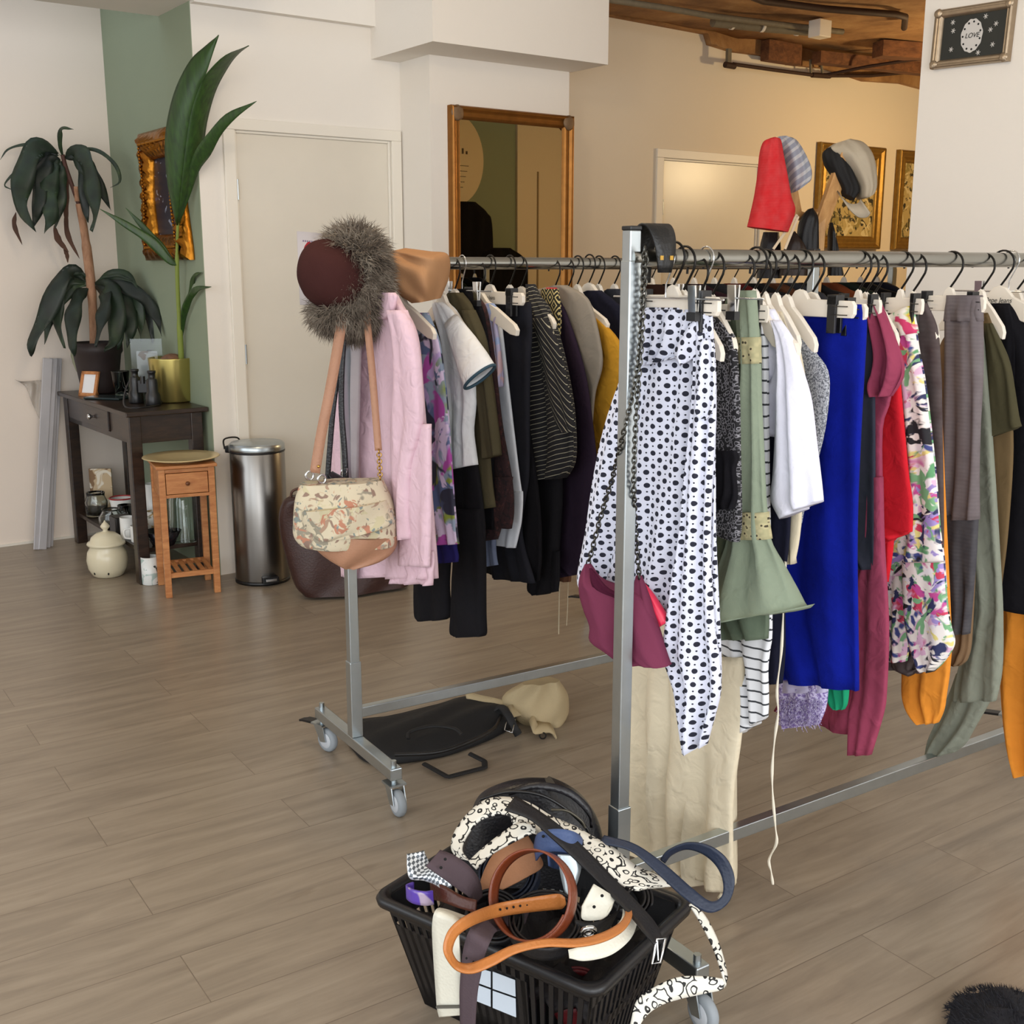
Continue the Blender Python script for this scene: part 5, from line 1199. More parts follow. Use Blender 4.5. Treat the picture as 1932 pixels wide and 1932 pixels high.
pd = V((.45, -.9, 0)).normalized(); pd2 = V((.9, .45, 0))
pe = obj('pedal', MB().box(bc + pd * .138 + EZ * .032, (.035, .075, .03), (pd, pd2, EZ)), M['black_plastic'], bi, bevel=.004)
obj('pedal_plate', MB().box(bc + pd * .158 + EZ * .034, (.006, .05, .012), (pd, pd2, EZ)), M['chrome'], pe, bevel=.001)
# metal shelf strips leaning in the corner
SIL = simple('silver_strip', '#b9b6b8', .45, .4, .1, 12)
ls = [((66, 1037), (86, 676), .022), ((76, 1038), (97, 676), .018), ((86, 1036), (101, 690), .016), ((94, 1035), (107, 676), .014)]
for k, ((u, v), (u2, v2), w) in enumerate(ls):
    p = zp(u + 6, v) + EB * .02 * k; t2 = pln(u2 + 4, v2, rm(0, 1.205 - .012 * (3 - k)), EB)
    tag(obj('metal_strip', MB().bar(p, t2, w * 2.2, .012, EB), SIL, bevel=.002), ['outermost silver strip leaning on the left wall', 'second silver strip leaning on the left wall', 'third silver strip leaning on the left wall', 'silver strip leaning closest to the console table'][k], 'strip', 'silver strips leaning in the corner')
# clear plastic sling hanging behind the strips
rows = []
for j in range(14):
    w = j / 13; l = crv([(28, 716), (48, 730), (60, 760), (74, 790)], 14)[j]; r = crv([(40, 722), (80, 718), (90, 742), (92, 790)], 14)[j]
    rows.append([pln(l[0] + (r[0] - l[0]) * i / 11, l[1] + (r[1] - l[1]) * i / 11, rm(0, 1.195 - .02 * sin(i * .9 + j)), EB) for i in range(12)])
tag(obj('plastic_bag', MB().sheet(rows, thick=.001), simple('milky_plastic', '#cfc6bb', .25, Alpha=.45)), 'thin translucent plastic bag stuck behind the silver strips', 'bag')
# rose poster on the door
po = thing('rose_poster', 'small white poster with a red rose taped to the white door', 'poster', pln(585, 500, rm(0, .012), EB))
d0 = lambda u, v, e=0.0: pln(u, v, rm(0, .0105 - e), EB)
obj('sheet', MB().sheet([[d0(560, 436), d0(622, 441)], [d0(566, 575), d0(626, 578)]], thick=.0012), simple('poster_paper', '#d9d2d4', .6), po)
obj('rose', MB().prism([d0(583 + 9 * cos(a) * (1 + .15 * sin(3 * a)), 466 + 9 * sin(a) * (1 + .15 * cos(4 * a)), .0012) for a in (2 * PI * i / 18 for i in range(18))], EB * .0006), simple('rose_red', '#b01a2a', .7), po)
sg = MB(); sg.prism([d0(u, v, .0012) for u, v in ((582, 475), (586, 475), (592, 530), (588, 530))], EB * .0006)
for s, v in ((-1, 492), (1, 486), (-1, 505)): sg.prism([d0(585, v, .0012), d0(585 + 12 * s, v - 8, .0012), d0(585 + 14 * s, v - 2, .0012), d0(585 + 6 * s, v + 5, .0012)], EB * .0006)
obj('stem', sg, simple('rose_green', '#4c6a5c', .7), po)
tl = MB()
for k in range(8): tl.prism([d0(571 + k * 4, 453 + k * .3, .0012), d0(573.6 + k * 4, 453 + k * .3, .0012), d0(573.6 + k * 4, 456 + k * .3, .0012), d0(571 + k * 4, 456 + k * .3, .0012)], EB * .0005)
obj('lettering', tl, simple('violet_ink', '#8a7f9c', .7), po)
# mirror leaning on the pillar
mi = thing('wall_mirror', 'tall gold framed mirror on the white pillar', 'mirror', rm(1.53, -.3, .35))
MF = simple('mirror_gilding', '#8f5f2a', .38, .75, .35, 18, .25, 80)
a0, a1, z0, z1, bf = 1.15, 1.907, .35, 2.214, -.274
fw = .062
def mould(p, q, inw, m, par):
    ax = (q - p).normalized(); rows = []
    prof = [(0, 0), (0, .035), (.008, .045), (.018, .038), (.022, .032), (.034, .03), (.044, .034), (.052, .028), (.062, .012), (.062, 0)]
    for e, sgn in ((p, 1), (q, -1)): rows.append([e + inw * w + ax * (w * sgn) - EB * h for w, h in prof])
    return obj('frame_side', MB().sheet(rows), m, par)
mb_c = [rm(a0, bf, z0), rm(a1, bf, z0), rm(a1, bf, z1), rm(a0, bf, z1)]
for k, inw in enumerate((EZ, -EA, -EZ, EA)): mould(mb_c[k], mb_c[(k + 1) % 4], inw, MF, mi)
MIR = NT('mirror_glass'); MIR.color('#d5d2c4').pr(Roughness=.01, Metallic=1.0)
obj('glass', MB().rbox(a0 + .05, a1 - .05, bf - .012, bf - .002, z0 + .05, z1 - .05), MIR.m, mi)
ORN = simple('corner_ornament', '#7d6348', .6, .4, .3, 40)
for a, z in ((a0 + .035, z1 - .035), (a1 - .035, z1 - .035)): obj('corner_ornament', MB().ell(rm(a, bf - .038, z), (.036, .010, .036), (EA, EB, EZ), 16, 10, .06, 2), ORN, mi)
# ------------------------------------------------------------------ the basket of belts
bL, bF, bR = V((-.251, 2.031, 0)), V((.139, 1.744, 0)), V((.322, 2.012, 0))
E1 = (bF - bL); LB = E1.length; E1.normalize(); E2 = (bR - bF); E2 = (E2 - E1 * E2.dot(E1)); WB = E2.length; E2.normalize()
BH = .25
def bk_(x, y, z): return bL + E1 * x + E2 * y + EZ * z       # basket coordinates
BC = bk_(LB / 2, WB / 2, 0)
BPL = simple('basket_plastic', '#141417', .38, bump=.1, bs=250)
bs = thing('shopping_basket', 'black slotted plastic shopping basket full of belts', 'basket', BC)
ins = .055                                                  # walls lean in towards the base
def wallpt(side, s, z):
    k = ins * (1 - z / BH)
    if side == 0: return bk_(k + (LB - 2 * k) * s, k, z)
    if side == 1: return bk_(LB - k, k + (WB - 2 * k) * s, z)
    if side == 2: return bk_(LB - k - (LB - 2 * k) * s, WB - k, z)
    return bk_(k, WB - k - (WB - 2 * k) * s, z)
names = ('front_wall', 'side_wall', 'back_wall', 'side_wall')
outn = (-E2, E1, E2, -E1)
for sd in range(4):
    w = MB(); n = 22 if sd % 2 == 0 else 15
    def pane(s0, s1, z0, z1):
        A = [wallpt(sd, s, z) for s, z in ((s0, z0), (s1, z0), (s1, z1), (s0, z1))]; w.prism(A, -outn[sd] * .0035)
    if sd == 0: pane(0, .70, .004, .188); pane(0, 1, .004, .05)
    else: pane(0, 1, .004, .035); pane(0, 1, .098, .122)
    pane(0, 1, .208 if sd == 0 else .19, BH - .004)
    for k in range(n + 1):
        c = k / n; pane(max(0, c - .011 if n > 20 else c - .016), min(1, c + .011 if n > 20 else c + .016), .03, .21)
    obj(names[sd], w, BPL, bs)
obj('base', MB().prism([bk_(ins, ins, .003), bk_(LB - ins, ins, .003), bk_(LB - ins, WB - ins, .003), bk_(ins, WB - ins, .003)], EZ * .004), BPL, bs)
rim = MB(); cr = []
for cx_, cy_, a0_ in ((LB - .02, .02, -90), (LB - .02, WB - .02, 0), (.02, WB - .02, 90), (.02, .02, 180)):
    for k in range(7): 
        a = RD(a0_ + 15 * k); cr.append((cx_ + .032 * cos(a), cy_ + .032 * sin(a)))
rows = []
for (oi, z) in ((-.012, BH - .012), (.006, BH - .014), (.008, BH - .004), (.004, BH + .004), (-.004, BH + .005), (-.012, BH), (-.012, BH - .012)):
    rows.append([bk_(LB / 2 + (x - LB / 2) * (1 + oi / (LB / 2)), WB / 2 + (y - WB / 2) * (1 + oi / (WB / 2)), z) for x, y in cr])
rim.sheet(rows, closed=True); obj('rim', rim, BPL, bs)
hb = MB(); hb.tube(vcrv([bk_(-.012, .05, BH - .04), bk_(-.03, .08, BH - .045), bk_(-.03, WB - .08, BH - .045), bk_(-.012, WB - .05, BH - .04)], 16), .006, 8); obj('handle', hb, BPL, bs)
FP = wallpt(0, .5, BH) ; FT = (wallpt(0, .5, 0) - wallpt(0, .5, BH)).normalized(); FN = E1.cross(FT).normalized()
if FN.dot(-E2) < 0: FN = -FN
fp = lambda u, v, off=.0: pln(u, v, FP + FN * off, FN)
STK = simple('label_white', '#cdd9e6', .5)
for q in (((903, 1826), (926, 1833), (926, 1863), (899, 1853)), ((930, 1833), (972, 1849), (973, 1880), (930, 1865)), ((898, 1857), (926, 1867), (926, 1899), (896, 1887)), ((930, 1869), (973, 1884), (974, 1919), (930, 1901))):
    obj('label_sticker', MB().prism([fp(u, v, .0012) for u, v in q], FN * .0008), STK, bs, label='white square sticker')

# belts: ribbons given by their two edges (u, v, Y)
def ribbon(name, st, m, label, n=70, th=.0035, holes=None, cat='belt', parent=None, group='belts in the basket', extra=None):
    A = crv([(a[0], a[1], a[2]) for a, b in st], n); B_ = crv([(b[0], b[1], b[2]) for a, b in st], n); rows = []
    for a, b in zip(A, B_):
        p, q = yp(*a), yp(*b); rows.append([p.lerp(q, k / 4) for k in range(5)])
    mb = MB().sheet(rows, thick=th)
    t = thing(name, label, cat, mb.center_base(), group)
    o = obj('strap', mb, m, t)
    if holes:
        for (u, v, Y, r) in holes: obj('hole', MB().ell(yp(u, v, Y - .004), (r, .0022, r)), M['dark'], t)
    return t
def edges(cl, Y=None):
    """cl: (u, v, Y, du, dv): centre line and half-width vector in the picture, dY optional"""
    return [((c[0] - c[3], c[1] - c[4], c[2] - (c[5] if len(c) > 5 else 0)), (c[0] + c[3], c[1] + c[4], c[2] + (c[5] if len(c) > 5 else 0))) for c in cl]
BRN = leather('cognac_leather', '#74361c', .35, .25); ORT = leather('orange_tan_leather', '#b8733a', .4, .2); TAU = leather('taupe_suede', '#53474c', .9, .15, 9, 260, .2)
WHT = leather('white_leather', '#d8d6c8', .4, .06); TSU = leather('tan_suede_belt', '#a87a5c', .9, .25, 14, 260, .2); NVL = leather('navy_leather', '#222b3e', .45, .15); BLU = leather('slate_blue_leather', '#44557c', .55, .15)
BLB = leather('black_belt_leather', '#1a191b', .5, .15)
# coiled cognac belt: a ring that stands on the heap
def ring(name, c, ax, r, w, m, label, turns=1.12, n=90, grow=.004, inner=None):
    ax = ax.normalized(); e = ax.cross(EZ).normalized(); f = ax.cross(e); rows = []
    for i in range(n):
        a = 2 * PI * turns * i / (n - 1) + 2.2; rr_ = r - grow * i / n
        p = c + e * (rr_ * cos(a)) + f * (rr_ * sin(a)); rows.append([p + ax * (w * (k / 4 - .5)) for k in range(5)])
    mb = MB().sheet(rows, thick=.0035); t = thing(name, label, 'belt', mb.center_base(), 'belts in the basket'); obj('strap', mb, m, t); return t
rg = ring('leather_belt', yp(1004, 1690, 1.83), V((-.42, -.72, .5)), .0785, .034, BRN, 'cognac brown leather belt coiled into a round hoop on top')
ribbon('leather_belt', [((1066, 1694, 1.87), (1068, 1706, 1.87)), ((1056, 1687, 1.87), (1060, 1714, 1.87)), ((1040, 1688, 1.86), (1042, 1716, 1.86)), ((985, 1696, 1.85), (988, 1722, 1.85)), ((930, 1707, 1.82), (936, 1731, 1.82)), ((882, 1726, 1.68), (892, 1746, 1.69)), ((850, 1752, 1.64), (864, 1764, 1.65)), ((838, 1782, 1.625), (853, 1788, 1.64)), ((842, 1806, 1.62), (855, 1802, 1.64)), ((862, 1830, 1.63), (866, 1816, 1.65)), ((892, 1836, 1.63), (888, 1818, 1.65)),
    ((930, 1822, 1.635), (922, 1805, 1.65)), ((975, 1798, 1.64), (968, 1784, 1.655)), ((1030, 1786, 1.65), (1028, 1772, 1.665)), ((1090, 1786, 1.66), (1088, 1772, 1.68)), ((1140, 1776, 1.69), (1134, 1761, 1.71)), ((1176, 1756, 1.74), (1168, 1742, 1.76)), ((1192, 1730, 1.80), (1180, 1722, 1.82)), ((1188, 1704, 1.86), (1176, 1706, 1.88)), ((1168, 1682, 1.9), (1160, 1688, 1.92))],
    ORT, 'orange tan punched leather belt looping over the basket front', 110, holes=[(944 + 12.5 * k, 1716 - 2.3 * k, 1.832 + .006 * k, .0022) for k in range(6)])
wb = ribbon('canvas_belt', [((880, 1730, 1.85), (902, 1745, 1.85)), ((838, 1716, 1.76), (872, 1734, 1.76)), ((822, 1718, 1.715), (866, 1735, 1.70)), ((816, 1745, 1.71), (866, 1760, 1.69)), ((818, 1800, 1.715), (868, 1808, 1.69)), ((822, 1860, 1.725), (870, 1862, 1.70)), ((825, 1899, 1.73), (871, 1898, 1.705)), ((829, 1918, 1.735), (872, 1914, 1.71))], WHT, 'wide off white stitched belt hanging over the basket front', 60)
obj('seam', MB().bar(yp(824, 1900, 1.722), yp(871, 1899, 1.70), .004, .004), simple('stitch_grey', '#55534c', .8), wb)
ribbon('suede_belt', [((1000, 1712, 1.92), (990, 1742, 1.92)), ((960, 1716, 1.90), (958, 1752, 1.88)), ((915, 1730, 1.84), (936, 1758, 1.80)), ((889, 1750, 1.695), (926, 1775, 1.68)), ((876, 1785, 1.685), (914, 1805, 1.665)), ((871, 1825, 1.68), (907, 1838, 1.66)), ((868, 1870, 1.685), (900, 1876, 1.665)), ((869, 1936, 1.695), (896, 1938, 1.675))], TAU, 'dark taupe suede belt hanging beside the white belt', 60, holes=[(880, 1808, 1.672, .0018), (893, 1815, 1.668, .0018)])
ribbon('suede_belt', [((830, 1604, 1.90), (804, 1634, 1.86)), ((856, 1614, 1.90), (832, 1654, 1.86)), ((885, 1634, 1.90), (862, 1676, 1.87)), ((904, 1660, 1.90), (884, 1692, 1.88)), ((910, 1690, 1.91), (896, 1706, 1.9))], TAU, 'taupe suede belt end with two holes at the basket back', 36, holes=[(840, 1621, 1.876, .0028), (832, 1637, 1.866, .0028)])
SILV = NT('silver_braid'); co_ = SILV.coord('UV', (90, 90, 1)); ck = SILV.n('ShaderNodeTexChecker'); ck.inputs['Scale'].default_value = 1.0; ck.inputs['Color1'].default_value = lin('#d8dde2'); ck.inputs['Color2'].default_value = lin('#5a6066'); SILV.l(SILV.coord('UV', (170, 170, 1), (0, 0, .8)), ck.inputs['Vector'])
SILV.color(ck.outputs['Color']).pr(Roughness=.3, Metallic=.5); SILV = SILV.m
ribbon('braided_belt', [((768, 1612, 1.96), (800, 1605, 1.96)), ((768, 1636, 1.94), (806, 1620, 1.96)), ((774, 1658, 1.93), (812, 1632, 1.95)), ((800, 1662, 1.93), (824, 1634, 1.94)), ((826, 1672, 1.91), (836, 1648, 1.92)), ((844, 1690, 1.90), (856, 1666, 1.91))], SILV, 'silver woven metallic belt at the back left of the basket', 40, th=.005)
ribbon('metallic_belt', [((780, 1664, 1.93), (780, 1664 + 24, 1.93)), ((767, 1670, 1.91), (768, 1694, 1.91)), ((778, 1678, 1.88), (780, 1704, 1.88)), ((800, 1682, 1.87), (803, 1708, 1.87)), ((816, 1680, 1.88), (818, 1706, 1.88))], floral('violet_foil', '#5a41a8', [('#b0a0b8', .5)], 30, 'Object', .3, .62), 'violet metallic belt curled at the left basket corner', 36)
ribbon('leather_belt', [((812, 1662, 1.93), (814, 1696, 1.93)), ((840, 1672, 1.90), (836, 1702, 1.89)), ((872, 1690, 1.88), (868, 1714, 1.87)), ((900, 1698, 1.87), (898, 1722, 1.86))], leather('dark_cognac', '#4a2012', .4, .2), 'dark brown belt lying beside the violet belt', 30)
ribbon('suede_belt', [((990, 1566, 2.04), (1012, 1604, 2.02)), ((952, 1586, 2.02), (1024, 1634, 2.0)), ((924, 1622, 2.0), (992, 1656, 1.97)), ((908, 1660, 1.98), (950, 1678, 1.95)), ((908, 1684, 1.98), (926, 1690, 1.96))], TSU, 'broad tan suede belt folded behind the cognac hoop', 40)
ribbon('leather_belt', [((1008, 1594, 1.99), (1012, 1624, 1.98)), ((1016, 1572, 1.97), (1022, 1612, 1.96)), ((1044, 1564, 1.95), (1046, 1606, 1.94)), ((1080, 1568, 1.95), (1082, 1612, 1.94)), ((1098, 1584, 1.98), (1098, 1626, 1.97)), ((1084, 1600, 2.0), (1084, 1640, 1.99)), ((1050, 1604, 1.99), (1052, 1640, 1.98)), ((1032, 1594, 1.96), (1036, 1634, 1.955))], BLU, 'slate blue belt curled into a small loop', 60, holes=[(1025, 1578, 1.955, .003)])
ribbon('leather_belt', [((1052, 1612, 1.93), (1094, 1612, 1.93)), ((1056, 1642, 1.92), (1096, 1640, 1.92)), ((1062, 1672, 1.91), (1088, 1670, 1.91)), ((1068, 1694, 1.9), (1080, 1692, 1.9))], simple('pale_buckle', '#a9b3b8', .3, .6), 'pale silver belt tip below the slate blue loop', 30)
WH = ribbon('leather_belt', [((1120, 1668, 1.86), (1098, 1710, 1.83)), ((1140, 1680, 1.86), (1100, 1735, 1.82)), ((1158, 1692, 1.86), (1136, 1734, 1.83)), ((1161, 1696, 1.86), (1152, 1716, 1.84))], WHT, 'white belt end with two punched holes', 30, holes=[(1136, 1690, 1.842, .003), (1121, 1711, 1.83, .003)])
ribbon('leather_belt', [((1176, 1700, 1.87), (1198, 1722, 1.87)), ((1174, 1730, 1.82), (1200, 1746, 1.82)), ((1156, 1752, 1.79), (1186, 1776, 1.78)), ((1128, 1774, 1.76), (1150, 1803, 1.75)), ((1094, 1786, 1.74), (1104, 1813, 1.73)), ((1072, 1792, 1.74), (1074, 1808, 1.73))], WHT, 'white glossy belt curving inside the front right corner', 50)
ribbon('leather_belt', [((1195, 1672, 1.9), (1170, 1700, 1.86)), ((1160, 1722, 1.85), (1150, 1750, 1.84)), ((1120, 1740, 1.82), (1118, 1770, 1.81)), ((1085, 1735, 1.83), (1086, 1765, 1.82))], BLB, 'black belt with chrome ring eyelet near the white belt', 40)
ey_ = MB().torus(yp(1110, 1758, 1.80), .0125, .004, (V((1, .2, 0)).normalized(), V((0, -.4, .9)).normalized())).torus(yp(1110, 1758, 1.797), .007, .003, (V((1, .2, 0)).normalized(), V((0, -.4, .9)).normalized()))
tag(obj('ring_buckle', ey_, M['chrome']), 'round chrome ring buckle inside the basket', 'buckle')
# cut-out lace belt: trails from the heap to the floor
LCB = NT('cutout_leather'); vo = LCB.n('ShaderNodeTexVoronoi'); nz = LCB.noise(LCB.coord('UV'), 30, 2, .5); va = LCB.n('ShaderNodeVectorMath', operation='MULTIPLY_ADD'); va.inputs[1].default_value = (.02, .02, 0); LCB.l(nz.outputs['Color'], va.inputs[0]); LCB.l(LCB.coord('UV'), va.inputs[2]); LCB.l(va.outputs[0], vo.inputs['Vector']); vo.inputs['Scale'].default_value = 50
wv = LCB.n('ShaderNodeTexWave', wave_type='RINGS'); wv.inputs['Scale'].default_value = 17; wv.inputs['Distortion'].default_value = 5; LCB.l(LCB.coord('UV'), wv.inputs['Vector'])
LCB.color(LCB.mix(LCB.math('LESS_THAN', LCB.math('ABSOLUTE', LCB.math('SUBTRACT', LCB.math('FRACT', LCB.math('MULTIPLY', vo.outputs['Distance'], 2.2)), .62)), .13), '#dedbd0', '#141416')).pr(Roughness=.6); LCB = LCB.m
lb = ribbon('lace_belt', [((862, 1618, 2.0), (884, 1624, 1.98)), ((852, 1600, 2.02), (872, 1604, 2.0)), ((858, 1570, 2.05), (880, 1580, 2.03)), ((884, 1534, 2.08), (903, 1550, 2.05)), ((920, 1508, 2.09), (936, 1538, 2.05)), ((962, 1505, 2.08), (960, 1540, 2.03)), ((1000, 1516, 2.06), (976, 1566, 2.0)), ((1040, 1540, 2.04), (1016, 1572, 1.99)), ((1085, 1560, 2.02), (1064, 1580, 1.98)), ((1120, 1580, 2.0), (1096, 1602, 1.96)), ((1160, 1602, 1.98), (1132, 1630, 1.93)), ((1200, 1634, 1.96), (1166, 1664, 1.91)), ((1240, 1652, 1.96), (1196, 1680, 1.90)), ((1274, 1672, 1.97), (1214, 1676, 1.93))], LCB, 'white cut-out leather belt draped over the heap', 90, th=.004)
ribbon('lace_belt', [((884, 1626, 1.96), (898, 1640, 1.94)), ((912, 1600, 1.98), (925, 1614, 1.96)), ((948, 1572, 2.0), (962, 1592, 1.97)), ((980, 1552, 2.01), (1000, 1574, 1.98)), ((1010, 1556, 2.0), (1012, 1574, 1.97))], LCB, 'second strand of white cut-out belt below the first', 40, th=.004)
ribbon('lace_belt', [((1300, 1706, 1.95), (1310, 1704, 1.96)), ((1322, 1742, 1.93), (1336, 1738, 1.94)), ((1346, 1790, 1.90), (1358, 1786, 1.91)), ((1362, 1836, 1.87), (1371, 1838, 1.88)), ((1366, 1864, 1.86), (1366, 1846, 1.87)), ((1330, 1874, 1.85), (1330, 1842, 1.86)), ((1284, 1884, 1.84), (1278, 1844, 1.85)), ((1244, 1898, 1.82), (1228, 1866, 1.83)), ((1216, 1920, 1.80), (1200, 1890, 1.81)), ((1200, 1950, 1.78), (1188, 1940, 1.79))], LCB, 'trailing end of white cut-out belt outside the basket', 80, th=.004)
bs2 = ribbon('black_belt', [((972, 1502, 2.02), (952, 1528, 1.98)), ((1016, 1530, 2.0), (1000, 1546, 1.97)), ((1060, 1562, 1.97), (1040, 1580, 1.94)), ((1110, 1608, 1.94), (1090, 1626, 1.91)), ((1160, 1660, 1.90), (1140, 1676, 1.87)), ((1205, 1706, 1.85), (1184, 1722, 1.82)), ((1236, 1742, 1.80), (1212, 1756, 1.77)), ((1250, 1772, 1.77), (1234, 1782, 1.745))], BLB, 'long black strap belt running down to a silver buckle', 70)
bu = MB(); q4 = [yp(u, v, Y) for u, v, Y in ((1240, 1772, 1.755), (1256, 1770, 1.765), (1246, 1816, 1.75), (1230, 1818, 1.74))]; bu.tube(q4, .0022, 6, closed=True); bu.tube([q4[0], yp(1242, 1812, 1.74)], .0016, 6); obj('buckle', bu, M['chrome'], bs2)
ribbon('black_belt', [((1130, 1592, 1.99), (1140, 1576, 2.0)), ((1190, 1606, 1.96), (1200, 1594, 1.97)), ((1244, 1652, 1.92), (1258, 1634, 1.93)), ((1290, 1694, 1.88), (1304, 1674, 1.89)), ((1336, 1722, 1.86), (1340, 1700, 1.87)), ((1372, 1706, 1.86), (1362, 1690, 1.87)), ((1386, 1664, 1.87), (1364, 1662, 1.88)), ((1372, 1622, 1.89), (1352, 1634, 1.90)), ((1338, 1596, 1.91), (1328, 1612, 1.92)), ((1298, 1590, 1.94), (1296, 1602, 1.95)), ((1262, 1604, 1.96), (1268, 1612, 1.97)), ((1246, 1622, 1.97), (1254, 1628, 1.98))], NVL, 'navy black belt bowing out in a wide loop at the right', 90)
for k, (u, v, Y, r, ax, lb_) in enumerate(((930, 1735, 1.90, .055, V((.2, -.5, .8)), 'black belt coiled flat in the left of the heap'), (1030, 1745, 1.84, .07, V((0, -.3, 1)), 'black belt coiled under the cognac hoop'), (1180, 1690, 1.98, .05, V((.3, -.4, .8)), 'black belt coiled at the back right of the basket'), (960, 1650, 2.02, .06, V((-.2, -.6, .7)), 'navy black belt coil behind the tan suede belt'))):
    ring('coiled_belt', yp(u, v, Y), ax, r, .03, BLB if k < 3 else NVL, lb_, 2.4, 120, .018)
ring('coiled_belt', bk_(LB - .10, .10, .13), V((-.2, -.3, 1)), .05, .05, leather('red_leather', '#6a1a22', .4, .2), 'dark red belt coil seen through the basket slots', 2.2, 90, .015)
# the dark filling of the basket
fl = MB(); rows = []
for j in range(14):
    rows.append([bk_(.03 + (LB - .06) * i / 17, .03 + (WB - .06) * j / 13, .155 + .03 * sin(i * .9 + j * .7) * sin(j * .8) + .02 * sin(i * 2.1)) for i in range(18)])
fl.sheet(rows, thick=.012); o = obj('belt_heap', fl, leather('dark_leather_heap', '#1d1a1c', .6, .3)); tag(o, 'tangle of dark leather belts filling the basket bottom', 'belts'); o['kind'] = 'stuff'
# black leather bag standing in the back of the basket
bg = thing('leather_bag', 'black leather bag with zip standing up behind the belts', 'handbag', bk_(LB * .55, WB - .03, .03))
L_ = [(862, 1640), (868, 1600), (884, 1548), (902, 1505), (940, 1486), (985, 1477), (1030, 1475)]; R2 = [(1140, 1650), (1140, 1600), (1136, 1570), (1126, 1540), (1106, 1510), (1080, 1488), (1046, 1476)]
Yb = 2.16
rows = []
for l, r in zip(crv(L_, 22), crv(R2, 22)):
    a, b = yp(*l, Yb), yp(*r, Yb + .05); w = len(rows) / 21
    rows.append([a.lerp(b, (1 - cos(p)) / 2) + V((.15, -1, 0)) * (math.copysign(abs(sin(p)) ** .7, sin(p)) * (.07 - .045 * w) + .005 * sin(9 * (1 - cos(p)) / 2 + 5 * w)) for p in (2 * PI * i / 40 for i in range(40))])
bb_ = MB().sheet(rows, closed=True); bb_.add(rows[-1], [tuple(range(40))]); bb_.add(rows[0], [tuple(range(40))])
obj('body', bb_, M['black_leather'], bg, sub=1)
obj('piping', MB().tube(vcrv([yp(u, v, Yb - .045) for u, v in ((906, 1508), (960, 1494), (1020, 1500), (1070, 1528), (1106, 1562), (1112, 1580))], 30), .0035, 6), M['black_plastic'], bg)
obj('zip', MB().tube(vcrv([yp(u, v, Yb - .05) for u, v in ((1040, 1528), (1070, 1530), (1096, 1548), (1104, 1562))], 20), .0028, 6), simple('zip_grey', '#5b574c', .4, .6), bg)
obj('top_flap', MB().sheet([[yp(u, v, Yb - .03 - .004 * k) for u, v in crv([(960, 1492 + 4 * k), (1010, 1476 + 6 * k), (1070, 1486 + 8 * k), (1110, 1520 + 9 * k), (1116, 1546 + 8 * k)], 16)] for k in range(3)], thick=.006), M['black_leather'], bg)
# ------------------------------------------------------------------ bags on the floor
BNY = simple('black_nylon', '#141416', .7, var=.25, bump=.2, bs=120)
fb = thing('tote_bag', 'black bag lying flat on the floor under the second rack', 'bag', zp(820, 1390))
up_ = [(656, 1368), (700, 1362), (760, 1356), (830, 1338), (880, 1322), (925, 1328), (960, 1350), (972, 1364)]; lo_ = [(660, 1408), (690, 1440), (730, 1444), (790, 1438), (850, 1426), (910, 1404), (950, 1384), (973, 1370)]
rows = []
for i, (a, b) in enumerate(zip(crv(up_, 40), crv(lo_, 40))):
    p, q = zp(a[0], a[1], .03), zp(b[0], b[1], .0); w = i / 39
    rows.append([p.lerp(q, k / 15) + EZ * (.055 * sin(PI * (k / 15)) ** .6 * (sin(PI * (.04 + .92 * w)) ** .5) + .006 * sin(w * 17 + k) * sin(PI * k / 15)) + EZ * .004 for k in range(16)])
obj('body', MB().sheet(rows, thick=.008), BNY, fb)
hz = lambda u, v, z: zp(u, v, z)
obj('handle', MB().tube(vcrv([hz(770, 1394, .07), hz(775, 1380, .08), hz(815, 1370, .085), hz(855, 1374, .08), hz(872, 1386, .075)], 26), .007, 8, flat=.6), BNY, fb)
obj('handle', MB().tube(lcrv([hz(800, 1441, .012), hz(845, 1466, .008), hz(915, 1448, .008), hz(914, 1436, .010), hz(886, 1422, .02)], 40), .009, 8, flat=.5), BNY, fb)
obj('seam_piping', MB().tube(vcrv([hz(745, 1424, .055), hz(820, 1420, .06), hz(880, 1402, .062), hz(930, 1376, .055), hz(945, 1350, .05)], 30), .006, 8), M['black_plastic'], fb)
sl = obj('shoulder_strap', MB().tube(vcrv([hz(928, 1342, .06), hz(945, 1334, .075), hz(958, 1348, .07), hz(970, 1372, .04), hz(978, 1386, .015)], 24), .013, 8, flat=.4), BNY, fb)
obj('buckle', MB().tube([hz(u, v, .05) for u, v in ((957, 1354), (972, 1358), (966, 1382), (952, 1378))], .002, 6, closed=True), M['chrome'], sl)
obj('strap_end', MB().prism([hz(u, v, .004) for u, v in ((655, 1394), (680, 1425), (740, 1462), (735, 1440), (690, 1402))], EZ * .012), BNY, fb)
BEI = leather('beige_canvas', '#b3a17f', .8, .15, 6, 260, .2)
bb = thing('beige_bag', 'crumpled beige bag with strap on the floor beside the black bag', 'bag', zp(1010, 1385))
def lump(Lp, Rp, Y, dep, z0, n=20, seg=36, wr=.012, sd=1.0):
    rows = []
    for j, (a, b) in enumerate(zip(crv(Lp, n), crv(Rp, n))):
        p, q = yp(*a, Y), yp(*b, Y); w = j / (n - 1)
        rows.append([p.lerp(q, (1 - cos(t)) / 2) + V((0, -1, .12)) * (sin(t) * dep * (.4 + .6 * sin(PI * (.1 + .8 * w))) + wr * sin(7 * (1 - cos(t)) + 6 * w + sd) * sin(5 * w + sd)) for t in (2 * PI * i / seg for i in range(seg))])
    m = MB().sheet(rows, closed=True); m.add(rows[0], [tuple(range(seg))]); m.add(rows[-1], [tuple(range(seg))]); return m
